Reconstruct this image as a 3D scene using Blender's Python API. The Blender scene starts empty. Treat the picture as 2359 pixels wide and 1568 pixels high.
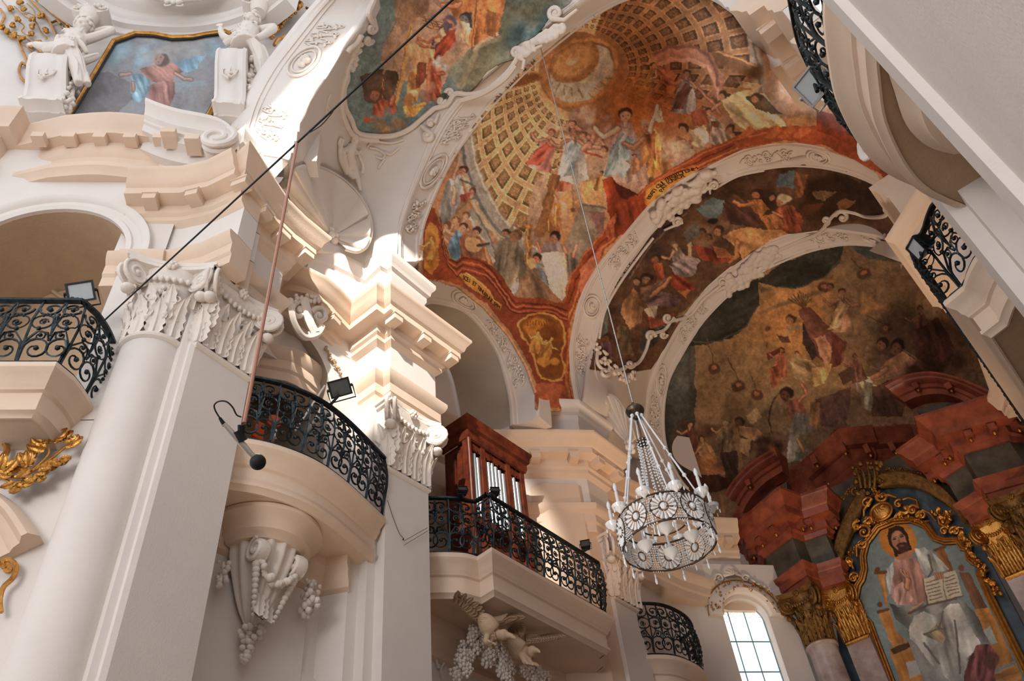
import bpy, bmesh, math, random
import numpy as np
from mathutils import Vector, Matrix, noise
random.seed(7); rng = np.random.default_rng(11)
scene = bpy.context.scene
C = scene.collection
PI = math.pi
# ---------------------------------------------------------------- survey of the photograph
# world: X across the nave (right +), Y along the nave towards the altar, Z up; the lens stands at the origin, floor at z = -1.6
FLOOR = -1.6
F = 1918.0; CX, CY = 1179.5, 784.0
_zp = np.array([945 - CX, -1050 - CY]); _a = 3430 - CX; _b = (-F * F - _zp[0] * _a) / _zp[1]
_dz = np.array([_zp[0], _zp[1], F]); _dz /= np.linalg.norm(_dz)
_dn = np.array([_a, _b, F]); _dn /= np.linalg.norm(_dn)
CAM = np.array([np.cross(_dn, _dz), _dn, _dz])
def ray(x, y): return CAM @ np.array([x - CX, y - CY, F])
def atX(x, y, X): d = ray(x, y); return Vector(d * X / d[0])
def atY(x, y, Y): d = ray(x, y); return Vector(d * Y / d[1])
def atZ(x, y, Z): d = ray(x, y); return Vector(d * Z / d[2])
def atN(x, y, n, c):                       # meets the plane n.p = c
    d = ray(x, y); n = np.array(n, float); return Vector(d * c / (n @ d))
def proj(p):
    c = CAM.T @ np.array(p, float); return (CX + F * c[0] / c[2], CY + F * c[1] / c[2])

# ---------------------------------------------------------------- materials
def lin(c):
    return tuple((v / 12.92 if v <= .04045 else ((v + .055) / 1.055) ** 2.4) for v in [q / 255 for q in c])
MATS = {}
def mat(name, rgb, rough=.7, metal=0., var=.0, scale=4., bump=0., bscale=30., rgb2=None, spec=.3, emit=None, trans=0., alpha=1.):
    m = bpy.data.materials.new(name); m.use_nodes = True
    nt = m.node_tree; b = nt.nodes['Principled BSDF']
    c = lin(rgb) + (1,)
    b.inputs['Base Color'].default_value = c
    b.inputs['Roughness'].default_value = rough; b.inputs['Metallic'].default_value = metal
    b.inputs['Specular IOR Level'].default_value = spec
    if trans: b.inputs['Transmission Weight'].default_value = trans
    if alpha < 1: b.inputs['Alpha'].default_value = alpha
    if emit:
        b.inputs['Emission Color'].default_value = lin(emit[0]) + (1,); b.inputs['Emission Strength'].default_value = emit[1]
    geo = None
    if var or bump or rgb2:
        geo = nt.nodes.new('ShaderNodeTexCoord')
    if var or rgb2:
        n = nt.nodes.new('ShaderNodeTexNoise'); n.inputs['Scale'].default_value = scale; n.inputs['Detail'].default_value = 6; n.inputs['Roughness'].default_value = .65
        nt.links.new(geo.outputs['Object'], n.inputs['Vector'])
        r = nt.nodes.new('ShaderNodeValToRGB'); r.color_ramp.elements[0].position = .32; r.color_ramp.elements[1].position = .68
        c2 = lin(rgb2) + (1,) if rgb2 else tuple(v * (1 - var) for v in c[:3]) + (1,)
        r.color_ramp.elements[0].color = c2; r.color_ramp.elements[1].color = c
        nt.links.new(n.outputs['Fac'], r.inputs['Fac']); nt.links.new(r.outputs['Color'], b.inputs['Base Color'])
    if bump:
        n2 = nt.nodes.new('ShaderNodeTexNoise'); n2.inputs['Scale'].default_value = bscale; n2.inputs['Detail'].default_value = 4
        nt.links.new(geo.outputs['Object'], n2.inputs['Vector'])
        bp = nt.nodes.new('ShaderNodeBump'); bp.inputs['Strength'].default_value = bump; bp.inputs['Distance'].default_value = .02
        nt.links.new(n2.outputs['Fac'], bp.inputs['Height']); nt.links.new(bp.outputs['Normal'], b.inputs['Normal'])
    MATS[name] = m; return m
def paint_mat(name, rough=.85, noise_amt=.25):
    m = bpy.data.materials.new(name); m.use_nodes = True; nt = m.node_tree; b = nt.nodes['Principled BSDF']
    b.inputs['Roughness'].default_value = rough; b.inputs['Specular IOR Level'].default_value = .15
    a = nt.nodes.new('ShaderNodeAttribute'); a.attribute_name = 'paint'
    tc = nt.nodes.new('ShaderNodeTexCoord'); n = nt.nodes.new('ShaderNodeTexNoise'); n.inputs['Scale'].default_value = 14; n.inputs['Detail'].default_value = 9; n.inputs['Roughness'].default_value = .75
    nt.links.new(tc.outputs['Object'], n.inputs['Vector'])
    mr = nt.nodes.new('ShaderNodeMapRange'); mr.inputs['From Min'].default_value = .3; mr.inputs['From Max'].default_value = .7
    mr.inputs['To Min'].default_value = 1 - noise_amt; mr.inputs['To Max'].default_value = 1 + noise_amt
    nt.links.new(n.outputs['Fac'], mr.inputs['Value'])
    mx = nt.nodes.new('ShaderNodeVectorMath'); mx.operation = 'SCALE'
    nt.links.new(a.outputs['Color'], mx.inputs[0]); nt.links.new(mr.outputs['Result'], mx.inputs['Scale'])
    nt.links.new(mx.outputs['Vector'], b.inputs['Base Color'])
    MATS[name] = m; return m

# ---------------------------------------------------------------- objects
def link(name, me, m, parent=None):
    o = bpy.data.objects.new(name, me); C.objects.link(o)
    if m is not None: me.materials.append(MATS[m])
    if parent is not None:
        o.parent = parent
        o.matrix_parent_inverse = Matrix.Translation(parent.location).inverted()
    return o
def tag(o, label=None, cat=None, group=None, kind=None):
    if label: o['label'] = label
    if cat: o['category'] = cat
    if group: o['group'] = group
    if kind: o['kind'] = kind
    return o
def thing(name, label, cat, loc, group=None):
    o = bpy.data.objects.new(name, None); C.objects.link(o); o.location = Vector(loc); o.empty_display_size = .1
    return tag(o, label, cat, group)
def struct(o): o['kind'] = 'structure'; return o

class MB:
    """collects shapes, then links them as ONE mesh object"""
    def __init__(s): s.v = []; s.f = []; s.soft = False
    def add(s, vs, fs):
        k = len(s.v); s.v += [tuple(p) for p in vs]; s.f += [tuple(i + k for i in f) for f in fs]; return s
    def box(s, c, u, v, w):            # centre and three half-extent vectors
        c, u, v, w = map(Vector, (c, u, v, w))
        P = [c + a * u + b * v + d * w for d in (-1, 1) for b in (-1, 1) for a in (-1, 1)]
        return s.add(P, [(0, 2, 3, 1), (4, 5, 7, 6), (0, 1, 5, 4), (2, 6, 7, 3), (0, 4, 6, 2), (1, 3, 7, 5)])
    def abox(s, x0, x1, y0, y1, z0, z1):
        return s.box(((x0 + x1) / 2, (y0 + y1) / 2, (z0 + z1) / 2), ((x1 - x0) / 2, 0, 0), (0, (y1 - y0) / 2, 0), (0, 0, (z1 - z0) / 2))
    def loft(s, rings, closed=True, caps=False):
        n = len(rings[0]); vs = [p for r in rings for p in r]; fs = []
        for i in range(len(rings) - 1):
            for j in range(n if closed else n - 1):
                a = i * n + j; b = i * n + (j + 1) % n; fs.append((a, b, b + n, a + n))
        if caps:
            fs.append(tuple(range(n - 1, -1, -1))); fs.append(tuple((len(rings) - 1) * n + j for j in range(n)))
        return s.add(vs, fs)
    def tube(s, path, r, n=6, closed=False):      # r: number or per-point list
        P = [Vector(p) for p in path]; m = len(P)
        if m < 2: return s
        R = r if isinstance(r, (list, tuple)) else [r] * m
        t0 = (P[1] - P[0]).normalized(); up = Vector((0, 0, 1)) if abs(t0.z) < .9 else Vector((1, 0, 0))
        u = t0.cross(up).normalized(); rings = []
        for i in range(m):
            if closed: t = P[(i + 1) % m] - P[i - 1]
            else: t = P[min(i + 1, m - 1)] - P[max(i - 1, 0)]
            if t.length < 1e-9: t = t0
            t = t.normalized(); u = (u - t * u.dot(t))
            u = u.normalized() if u.length > 1e-6 else t.orthogonal().normalized()
            w = t.cross(u)
            rings.append([P[i] + (u * math.cos(2 * PI * k / n) + w * math.sin(2 * PI * k / n)) * R[i] for k in range(n)])
        if closed: rings.append(rings[0])
        return s.loft(rings, True, not closed)
    def ball(s, c, r, nu=8, nv=6, axes=None):
        c = Vector(c); r = r if hasattr(r, '__len__') else (r, r, r); s.soft = True
        A = axes or (Vector((1, 0, 0)), Vector((0, 1, 0)), Vector((0, 0, 1)))
        rings = []
        for i in range(nv + 1):
            t = -PI / 2 + PI * i / nv; cz, sz = max(math.cos(t), .02), math.sin(t)
            rings.append([c + A[0] * (r[0] * cz * math.cos(2 * PI * k / nu)) + A[1] * (r[1] * cz * math.sin(2 * PI * k / nu)) + A[2] * (r[2] * sz) for k in range(nu)])
        return s.loft(rings, True, True)
    def lathe(s, o, prof, n=24, axis=(0, 0, 1), u=None, a0=0., a1=2 * PI):
        o = Vector(o); w = Vector(axis).normalized(); u = Vector(u).normalized() if u else w.orthogonal().normalized(); v = w.cross(u)
        full = abs(a1 - a0 - 2 * PI) < 1e-6; k = n if full else n + 1; rings = []
        for r, z in prof:
            rings.append([o + w * z + (u * math.cos(a0 + (a1 - a0) * j / n) + v * math.sin(a0 + (a1 - a0) * j / n)) * max(r, 1e-4) for j in range(k)])
        return s.loft(rings, full, full)
    def prism(s, poly, d):             # polygon of 3D points pushed along d
        d = Vector(d); P = [Vector(p) for p in poly]; n = len(P)
        return s.add(P + [p + d for p in P], [tuple(range(n - 1, -1, -1)), tuple(range(n, 2 * n))] + [(i, (i + 1) % n, (i + 1) % n + n, i + n) for i in range(n)])
    def plan(s, path, prof, caps=True, closed=False, side=1):
        """sweeps a (out, z) profile along a plan polyline with mitred corners; out > 0 lies on the right of travel (side=1)"""
        P = [Vector((p[0], p[1])) for p in path]; n = len(P); nor = []
        for i in range(n):
            def en(a, b):
                d = (b - a).normalized(); return Vector((d.y, -d.x)) * side
            if closed or 0 < i < n - 1:
                n1 = en(P[i - 1], P[i]); n2 = en(P[i], P[(i + 1) % n])
                m = n1 + n2
                m = m.normalized() if m.length > 1e-4 else n1
                nor.append(m / max(m.dot(n1), .35))
            elif i == 0: nor.append(en(P[0], P[1]))
            else: nor.append(en(P[-2], P[-1]))
        rings = [[Vector((P[i].x + nor[i].x * o, P[i].y + nor[i].y * o, z)) for o, z in prof] for i in range(n)]
        if closed: rings.append(rings[0])
        s.loft(rings, False, False)
        if caps and not closed:
            for r in (rings[0], rings[-1]): s.add(r, [tuple(range(len(r)))])
        return s
    def build(s, name, m, parent=None, smooth=True, ang=35):
        me = bpy.data.meshes.new(name); me.from_pydata(s.v, [], s.f); me.validate(); me.update()
        bm = bmesh.new(); bm.from_mesh(me); bmesh.ops.recalc_face_normals(bm, faces=bm.faces); bm.to_mesh(me); bm.free()
        if smooth: shade(me, 80 if s.soft else ang)
        return link(name, me, m, parent)
def shade(me, ang=35):
    me.polygons.foreach_set('use_smooth', [True] * len(me.polygons))
    try: me.set_sharp_from_angle(angle=math.radians(ang))
    except Exception: pass

def catmull(P, k=6, closed=False):
    P = [Vector(p) for p in P]; n = len(P); out = []
    for i in range(n if closed else n - 1):
        if closed: a, b, c, d = P[i - 1], P[i], P[(i + 1) % n], P[(i + 2) % n]
        else: a, b, c, d = P[max(i - 1, 0)], P[i], P[i + 1], P[min(i + 2, n - 1)]
        for j in range(k):
            t = j / k
            out.append(.5 * ((2 * b) + (c - a) * t + (2 * a - 5 * b + 4 * c - d) * t * t + (3 * b - a - 3 * c + d) * t ** 3))
    if not closed: out.append(P[-1])
    return out
def spiral(c, r0, r1, a0, turns, n=22):       # 2D points from radius r0 in to r1
    return [(c[0] + (r0 + (r1 - r0) * t) * math.cos(a0 + turns * 2 * PI * t), c[1] + (r0 + (r1 - r0) * t) * math.sin(a0 + turns * 2 * PI * t)) for t in [i / n for i in range(n + 1)]]
def mitre(path, side=1):
    P = [Vector((p[0], p[1])) for p in path]; n = len(P); out = []
    en = lambda a, b: Vector(((b - a).y, -(b - a).x)).normalized() * side
    for i in range(n):
        if 0 < i < n - 1:
            n1 = en(P[i - 1], P[i]); m = n1 + en(P[i], P[i + 1]); m = m.normalized() if m.length > 1e-4 else n1; out.append(m / max(m.dot(n1), .35))
        else: out.append(en(P[0], P[1]) if i == 0 else en(P[-2], P[-1]))
    return out
class Frame:
    def __init__(s, o, u, v):
        s.o = Vector(o); s.u = Vector(u).normalized(); v = Vector(v); s.v = (v - s.u * v.dot(s.u)).normalized(); s.n = s.u.cross(s.v)
    def __call__(s, a, b, c=0): return s.o + s.u * a + s.v * b + s.n * c
def inside(xs, ys, poly):
    r = np.zeros(xs.shape, bool); n = len(poly); j = n - 1
    for i in range(n):
        xi, yi = poly[i][0], poly[i][1]; xj, yj = poly[j][0], poly[j][1]
        if yi != yj:
            r ^= ((yi > ys) != (yj > ys)) & (xs < (xj - xi) * (ys - yi) / (yj - yi) + xi)
        j = i
    return r

class Surf:
    """a vault: smooth surface through surveyed points (picture point + the plane it is known to lie on)"""
    def __init__(s, pts, lam=1e-3):
        A = []; D = []
        for x, y, ax, val in pts:
            d = ray(x, y); A.append((x / 500, y / 500)); D.append(1 / (val / d['XYZ'.index(ax)]))
        s.A = np.array(A); D = np.array(D); n = len(A)
        K = s.k(s.A, s.A) + lam * np.eye(n); Q = np.c_[np.ones(n), s.A]
        M = np.block([[K, Q], [Q.T, np.zeros((3, 3))]])
        s.w = np.linalg.solve(M, np.r_[D, 0, 0, 0])
    def k(s, a, b):
        r2 = ((a[:, None] - b[None]) ** 2).sum(-1); return .5 * r2 * np.log(r2 + 1e-12)
    def many(s, xs, ys, lift=0.):
        q = np.c_[xs, ys] / 500
        D = s.k(q, s.A) @ s.w[:-3] + np.c_[np.ones(len(q)), q] @ s.w[-3:]
        d = np.c_[xs - CX, ys - CY, np.full(len(q), F)] @ CAM.T
        t = 1 / np.maximum(D, 1e-6); p = d * t[:, None]
        if lift: p *= (1 - lift / np.linalg.norm(p, axis=1))[:, None]
        return p
    def __call__(s, x, y, lift=0.): return Vector(s.many(np.array([x], float), np.array([y], float), lift)[0])

def patch(name, poly, surf, m, step=4., parent=None, paint=None, holes=(), thick=.06, lift=0.):
    """a curved sheet on a surface inside an outline; paint(xs, ys) -> colours of the plaster"""
    px = [p[0] for p in poly]; py = [p[1] for p in poly]
    gx = np.arange(min(px) - step, max(px) + step * 1.5, step); gy = np.arange(min(py) - step, max(py) + step * 1.5, step)
    X, Y = np.meshgrid(gx, gy); nx, ny = len(gx), len(gy)
    fx = (X[:-1, :-1] + step / 2); fy = (Y[:-1, :-1] + step / 2)
    vin = inside(X, Y, poly)
    keep = vin[:-1, :-1] | vin[1:, :-1] | vin[:-1, 1:] | vin[1:, 1:]
    jj, ii = np.nonzero(keep)
    q = np.stack([jj * nx + ii, jj * nx + ii + 1, (jj + 1) * nx + ii + 1, (jj + 1) * nx + ii], 1)
    used, inv = np.unique(q, return_inverse=True); q = inv.reshape(-1, 4)
    xs = X.ravel()[used].copy(); ys = Y.ravel()[used].copy(); out = np.nonzero(~vin.ravel()[used])[0]
    if len(out):                                # draw the rim points onto the outline
        ox, oy = xs[out], ys[out]; best = np.full(len(out), 1e18); bx, by = ox.copy(), oy.copy()
        for i in range(len(poly)):
            (ax, ay), (ex, ey) = poly[i - 1], poly[i]; dx, dy = ex - ax, ey - ay
            t = np.clip(((ox - ax) * dx + (oy - ay) * dy) / (dx * dx + dy * dy + 1e-9), 0, 1); qx, qy = ax + t * dx, ay + t * dy
            d = (qx - ox) ** 2 + (qy - oy) ** 2; m_ = d < best; best[m_] = d[m_]; bx[m_] = qx[m_]; by[m_] = qy[m_]
        xs[out] = bx; ys[out] = by
    P = surf.many(xs, ys, lift) if hasattr(surf, 'many') else np.array([surf(a, b) for a, b in zip(xs, ys)])
    me = bpy.data.meshes.new(name); me.from_pydata(P.tolist(), [], q.tolist()); me.update()
    if paint is not None:
        col = paint(xs, ys); ca = me.color_attributes.new('paint', 'FLOAT_COLOR', 'POINT')
        ca.data.foreach_set('color', np.c_[col, np.ones(len(col))].astype(np.float32).ravel())
    me.polygons.foreach_set('use_smooth', [True] * len(me.polygons))
    o = link(name, me, m, parent)
    if thick:
        md = o.modifiers.new('depth', 'SOLIDIFY'); md.thickness = thick; md.offset = -1 if True else 1
        # the sheet thickens away from the room
        n = me.polygons[len(me.polygons) // 2]
        md.offset = 1 if Vector(n.normal).dot(Vector(n.center)) > 0 else -1
    return o
# ---------------------------------------------------------------- palette
mat('plaster', (226, 217, 209), .8, var=.07, scale=1.3, bump=.12, bscale=60)
mat('plaster_warm_shade', (226, 201, 178), .8, var=.10, scale=1.6, bump=.1, bscale=60)  # plaster with the warm shade of mouldings and undersides put into its colour
mat('stucco', (228, 217, 206), .75, var=.06, scale=5, bump=.25, bscale=25)
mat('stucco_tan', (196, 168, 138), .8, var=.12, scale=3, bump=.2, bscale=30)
mat('recess_grey', (176, 164, 148), .85, var=.1, scale=3)
mat('gold', (214, 160, 84), .38, metal=.85, rgb2=(170, 112, 48), scale=9, bump=.3, bscale=40)
mat('old_gold', (150, 112, 60), .5, metal=.6, rgb2=(92, 64, 34), scale=10, bump=.35, bscale=40)
mat('iron', (56, 68, 72), .38, metal=.7, rgb2=(28, 34, 37), scale=14)
mat('black_metal', (30, 34, 37), .45, metal=.3)
mat('black_rubber', (26, 27, 29), .6)
mat('red_marble', (166, 88, 62), .4, rgb2=(108, 52, 38), scale=3.2, spec=.4)
mat('dark_marble', (98, 92, 78), .4, rgb2=(60, 56, 50), scale=3., spec=.4)
mat('slate_marble', (74, 92, 104), .4, rgb2=(46, 56, 66), scale=2.4, spec=.4)
mat('grey_marble', (190, 176, 172), .28, rgb2=(140, 116, 112), scale=2.2, spec=.5)
mat('wood', (112, 50, 28), .42, rgb2=(62, 24, 14), scale=5, spec=.35)
mat('pipe_metal', (176, 182, 186), .4, metal=.7)
mat('steel', (190, 188, 184), .32, metal=.85)
mat('copper_pipe', (176, 128, 108), .45, metal=.3)
mat('crystal', (232, 236, 240), .06, trans=.55, spec=.8)
mat('brass_dark', (112, 98, 84), .35, metal=.8, rgb2=(66, 56, 46), scale=20)
mat('lamp_glass', (176, 182, 184), .25, spec=.6, bump=.3, bscale=160)
mat('dark_glass', (58, 58, 56), .3, spec=.5, bump=.4, bscale=120)
mat('orange_cloth', (226, 96, 30), .7)
mat('white_plastic', (232, 228, 224), .4)
mat('dark_room', (34, 24, 18), .8)
mat('stone_floor', (150, 128, 108), .6, var=.2, scale=.6)
mat('daylight_pane', (250, 250, 250), .3, emit=((252, 250, 246), 1.05))
mat('bar_blue', (120, 160, 178), .5)
paint_mat('fresco', noise_amt=.22)
paint_mat('oil_painting', .55, .12)

# ---------------------------------------------------------------- camera, light
cam = bpy.data.cameras.new('camera'); co = bpy.data.objects.new('camera', cam); C.objects.link(co); scene.camera = co
cam.sensor_width = 36; cam.lens = F / 2359 * 36; cam.clip_start = .05; cam.clip_end = 200
_r = Matrix((tuple(CAM[:, 0]), tuple(-CAM[:, 1]), tuple(-CAM[:, 2])))      # camera axes right, up, back as rows in world
co.matrix_world = Matrix.Identity(4)
co.rotation_euler = Matrix(((CAM[0, 0], -CAM[0, 1], -CAM[0, 2]), (CAM[1, 0], -CAM[1, 1], -CAM[1, 2]), (CAM[2, 0], -CAM[2, 1], -CAM[2, 2]))).to_euler()
co.location = (0, 0, 0)
# principal point is the middle of the frame; nothing to shift
w = bpy.data.worlds.new('daylight'); scene.world = w; w.use_nodes = True
bg = w.node_tree.nodes['Background']; bg.inputs['Color'].default_value = lin((236, 240, 248)) + (1,); bg.inputs['Strength'].default_value = 1.25
def lamp(name, kind, loc, aim, energy, col=(255, 255, 255), size=1., spot=60, blend=.3):
    l = bpy.data.lights.new(name, kind); l.energy = energy; l.color = lin(col)
    if kind == 'AREA': l.size = size
    if kind == 'SPOT': l.spot_size = math.radians(spot); l.spot_blend = blend; l.shadow_soft_size = size
    o = bpy.data.objects.new(name, l); C.objects.link(o); o.location = loc
    o.rotation_euler = (Vector(aim) - Vector(loc)).to_track_quat('-Z', 'Y').to_euler()
    return o
lamp('sunbeam_from_dome_window', 'SPOT', (-.5, -3.4, 16.), (-6.9, 5.9, 9.9), 16000, (255, 250, 240), .12, 17, .25)
lamp('dome_window_daylight', 'AREA', (-3.2, -4.5, 15.), (-5.5, 4., 8.), 40, (240, 245, 255), 4.)
lamp('choir_lamp_glow', 'SPOT', (-4.2, 9.2, 6.0), (-7.2, 10.4, 9.), 120, (255, 196, 145), .3, 75, .6)
lamp('rear_fill_light', 'AREA', (-2.2, -7.5, 4.5), (-6.2, 4., 4.), 460, (250, 248, 246), 4.)  # unseen area light added behind the lens to lift the lower walls
lamp('choir_fill_spot', 'SPOT', (-3.0, 9.2, .3), (-3.0, 10.2, 16), 1500, (255, 222, 186), .5, 62, .7)  # unseen floor-level spot added to brighten the choir vaults
lamp('sanctuary_fill_spot', 'SPOT', (-3.0, 12.2, .3), (-3.2, 15.2, 15), 1500, (255, 218, 178), .5, 62, .7)  # second added spot, out of view, aimed up at the apse
lamp('nave_fill_spot', 'SPOT', (-3.6, 4.6, -1.2), (-4.2, 5.2, 16), 700, (255, 232, 208), .5, 56, .7)  # another added floor spot, aimed up at the nearer vault
scene.view_settings.view_transform = 'Standard'; scene.view_settings.look = 'None'; scene.view_settings.gamma = 1; scene.view_settings.use_curve_mapping = False
scene.view_settings.exposure = 0.0
scene.cycles.max_bounces = 6; scene.cycles.diffuse_bounces = 4; scene.cycles.glossy_bounces = 2; scene.cycles.transmission_bounces = 4
scene.cycles.use_denoising = True; scene.cycles.caustics_reflective = False; scene.cycles.caustics_refractive = False

# ---------------------------------------------------------------- room shell
AX = -3.2                                   # nave axis
def shell(name, m='plaster'):
    b = MB()
    def done(mm=m, **k): return struct(b.build(name, mm, **k))
    return b, done
b, d = shell('floor'); b.abox(-13, 6, -9, 20, FLOOR - .3, FLOOR); d('stone_floor')
b, d = shell('wall_left'); b.abox(-9.0, -8.5, 2.6, 15.2, FLOOR, 15.); d()
b, d = shell('wall_right'); b.abox(2.2, 2.7, 1.4, 17, FLOOR, 15.5); d()
b, d = shell('wall_back'); b.abox(-13, 6, -9.3, -9, FLOOR, 2.); d()
b, d = shell('wall_right_back'); b.abox(4.5, 4.8, -9, .2, FLOOR, 9.); d()
# apse wall: a half drum behind the altar
b, d = shell('wall_apse')
b.lathe((AX, 15.2, 0), [(4.7, FLOOR), (4.7, 12.3)], 40, (0, 0, 1), (-1, 0, 0), 0, -PI)
d('plaster')

ENT = [(-.75, 8.2), (-.44, 8.2), (-.44, 8.36), (-.41, 8.4), (-.41, 8.56), (-.36, 8.62), (-.33, 8.7), (-.33, 8.76), (-.46, 8.78), (-.46, 9.38), (-.42, 9.42), (-.38, 9.46), (-.38, 9.54), (-.34, 9.58),
       (-.34, 9.74), (-.15, 9.77), (-.15, 9.9), (-.1, 9.94), (-.07, 10.04), (-.02, 10.12), (0, 10.15), (0, 10.2), (-.75, 10.22)]
def entablature(n, path, side=1, mods=()):
    b = MB(); b.plan(path, ENT[:9] + [(-.75, 8.78)], side=side); b.plan(path, [(-.75, 9.38)] + ENT[9:], side=side)
    o = b.build(n, 'plaster_warm_shade'); struct(o)
    b = MB(); b.plan(path, [(-.75, 8.77), (-.46, 8.77), (-.46, 9.39), (-.75, 9.39)], side=side); b.build('frieze', 'plaster', o)
    P = [Vector((p[0], p[1])) for p in path]
    mb = []
    for i in range(len(P) - 1):
        e = P[i + 1] - P[i]; L = e.length
        if L < .28: continue
        t = e / L; nn = Vector((t.y, -t.x)) * side
        if abs(nn.x) < .4 and L < 1: continue
        k = max(1, int((L - .1) / .46))
        for j in range(k):
            q = P[i] + t * (L * (j + .5) / k) - nn * .24
            m = MB(); m.box((q.x, q.y, 9.69), t.to_3d() * .085, nn.to_3d() * .11, (0, 0, .06))
            m.box((q.x + nn.x * .0, q.y + nn.y * .0, 9.755), t.to_3d() * .1, nn.to_3d() * .125, (0, 0, .016))
            m.build('modillion', 'plaster_warm_shade', o, False)
    return o
P_COL = [(-7.26, 1.72), (-6.76, 2.2), (-6.45, 2.38), (-6.05, 2.5)]
P_PIL = [(-6.4, 2.6), (-5.79, 2.6), (-6.03, 3.2), (-6.17, 3.55), (-6.23, 3.9), (-6.26, 4.41), (-6.99, 4.44), (-6.93, 4.55), (-6.88, 4.83), (-6.92, 5.15), (-6.99, 5.43), (-6.41, 5.44), (-6.41, 5.59), (-6.26, 5.59), (-6.27, 7.46), (-6.9, 7.48)]
P_BAY2 = [(-6.9, 7.48), (-7.75, 7.6), (-7.8, 8.4), (-7.7, 9.3), (-6.82, 10.23), (-6.27, 10.87), (-6.27, 12.1), (-6.75, 12.15), (-6.75, 12.4), (-6.6, 13.2), (-6.5, 14.2), (-6.24, 15.26), (-5.9, 15.7)]
entablature('trim_1', P_COL); entablature('trim_2', P_PIL); entablature('trim_3', P_BAY2)
mir = lambda P, ax=-3.1: [(2 * ax - x, y) for x, y in P]
RC = [(.75, 5.0), (.75, 5.6), (-.09, 5.62), (-.09, 7.5), (.5, 7.52), (.55, 10.2), (.1, 10.25), (-.16, 10.8), (-.16, 12.15), (.3, 12.2), (.3, 15.1), (-.18, 15.7), (-.5, 16.)]
RC = [(-.06, 5.6), (-.06, 7.5), (.8, 7.52), (.8, 9.9), (-.14, 10.6), (-.14, 12.6), (.12, 12.62), (.12, 13.6), (-.18, 15.68), (-.35, 16.)]
entablature('trim_4', RC, side=-1)

# attic course above the left cornice, from which the arches rise
ATT = [(-.6, 10.2), (-.16, 10.2), (-.16, 10.72), (-.13, 10.78), (-.13, 10.88), (-.08, 10.92), (-.06, 11.02), (-.01, 11.08), (0, 11.12), (0, 11.2), (-.6, 11.22)]
for k, pth in enumerate(([(-7.19, 4.7), (-7.02, 5.1), (-6.93, 5.59), (-6.52, 5.56), (-6.5, 5.7), (-6.37, 5.7), (-6.42, 6.78), (-7.0, 6.9)], [(-7.4, 9.9), (-7.0, 10.35), (-6.5, 10.95), (-6.5, 12.1), (-6.9, 12.15)])):
    b, d = shell('trim_%d' % (5 + k)); b.plan(pth, ATT); d('plaster')
b, d = shell('trim_7'); b.plan([(-6.75, 2.6), (-6.18, 2.66), (-6.24, 2.85), (-6.3, 3.05), (-6.3, 3.2), (-6.3, 3.42)], ATT); d('plaster')
b, d = shell('trim_8'); b.plan([(0.1, 10.4), (.1, 12.6)], ATT, side=-1); d('plaster_warm_shade')

# piers and the walls of the bays (plan outline, then height)
def wallplan(name, path, z0, z1, m='plaster', t=.3, side=1):
    b = MB(); b.plan(path, [(-t, z0), (0, z0), (0, z1), (-t, z1)], side=side); return struct(b.build(name, m, smooth=False))
wallplan('wall_bay', [(-7.0, 3.72), (-7.3, 3.74), (-7.3, 5.55), (-7.02, 5.72), (-7.0, 6.05), (-6.88, 6.05)], FLOOR, 6.0)
wallplan('wall_bay_organ', [(-6.9, 6.78), (-7.5, 6.8), (-7.5, 10.5)], FLOOR, 6.0)
wallplan('wall_bay_choir', [(-6.9, 12.0), (-7.25, 12.05), (-7.25, 14.5), (-5.75, 16.4)], FLOOR, 9.)
wallplan('wall_choir_upper', [(-7.35, 12.1), (-7.35, 14.4), (-6.5, 15.9)], 9.3, 13.)
wallplan('wall_bay_frieze', [(-7.42, 3.7), (-7.38, 5.95), (-6.95, 5.96)], 8.55, 10.3)

def arched_wall(name, o, u, w, h0, zs, r, cx, wid, top, depth, m='plaster', mr='plaster', n=24):
    """upright wall panel: origin o, direction u, an arched opening (half width r, springing zs, centre cx) and its reveal going back"""
    o = Vector(o); u = Vector(u).normalized(); nn = Vector((u.y, -u.x, 0)); z = Vector((0, 0, 1))
    arc = [(cx + r * math.cos(PI - PI * i / n), zs + w * math.sin(PI - PI * i / n)) for i in range(n + 1)]
    b = MB(); P = lambda a, c, e=0: o + u * a + z * c - nn * e
    for i in range(n):
        a, c = arc[i]; a2, c2 = arc[i + 1]
        b.add([P(a, c), P(a2, c2), P(a2, top), P(a, top)], [(0, 1, 2, 3)])
    b.add([P(0, h0), P(cx - r, h0), P(cx - r, top), P(0, top)], [(0, 1, 2, 3)])
    b.add([P(cx + r, h0), P(wid, h0), P(wid, top), P(cx + r, top)], [(0, 1, 2, 3)])
    out = [(cx - r, h0)] + arc + [(cx + r, h0)]
    ob = struct(b.build(name, m)); b = MB(); b.loft([[P(a, c) for a, c in out], [P(a, c, depth) for a, c in out]], False); b.build('reveal', mr, ob)
    return ob, P
# tribune opening behind the first balcony, and the dark room beyond it
arched_wall('wall_tribune', (-7.2, 3.6, 0), (0, 1, 0), .95, 6.0, 8.25, .95, .78, 2.45, 9.2, 1.25, mr='recess_grey')
b, d = shell('wall_tribune_back'); b.abox(-8.6, -8.45, 3.2, 6.2, 6., 9.3); d('stucco_tan')
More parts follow.
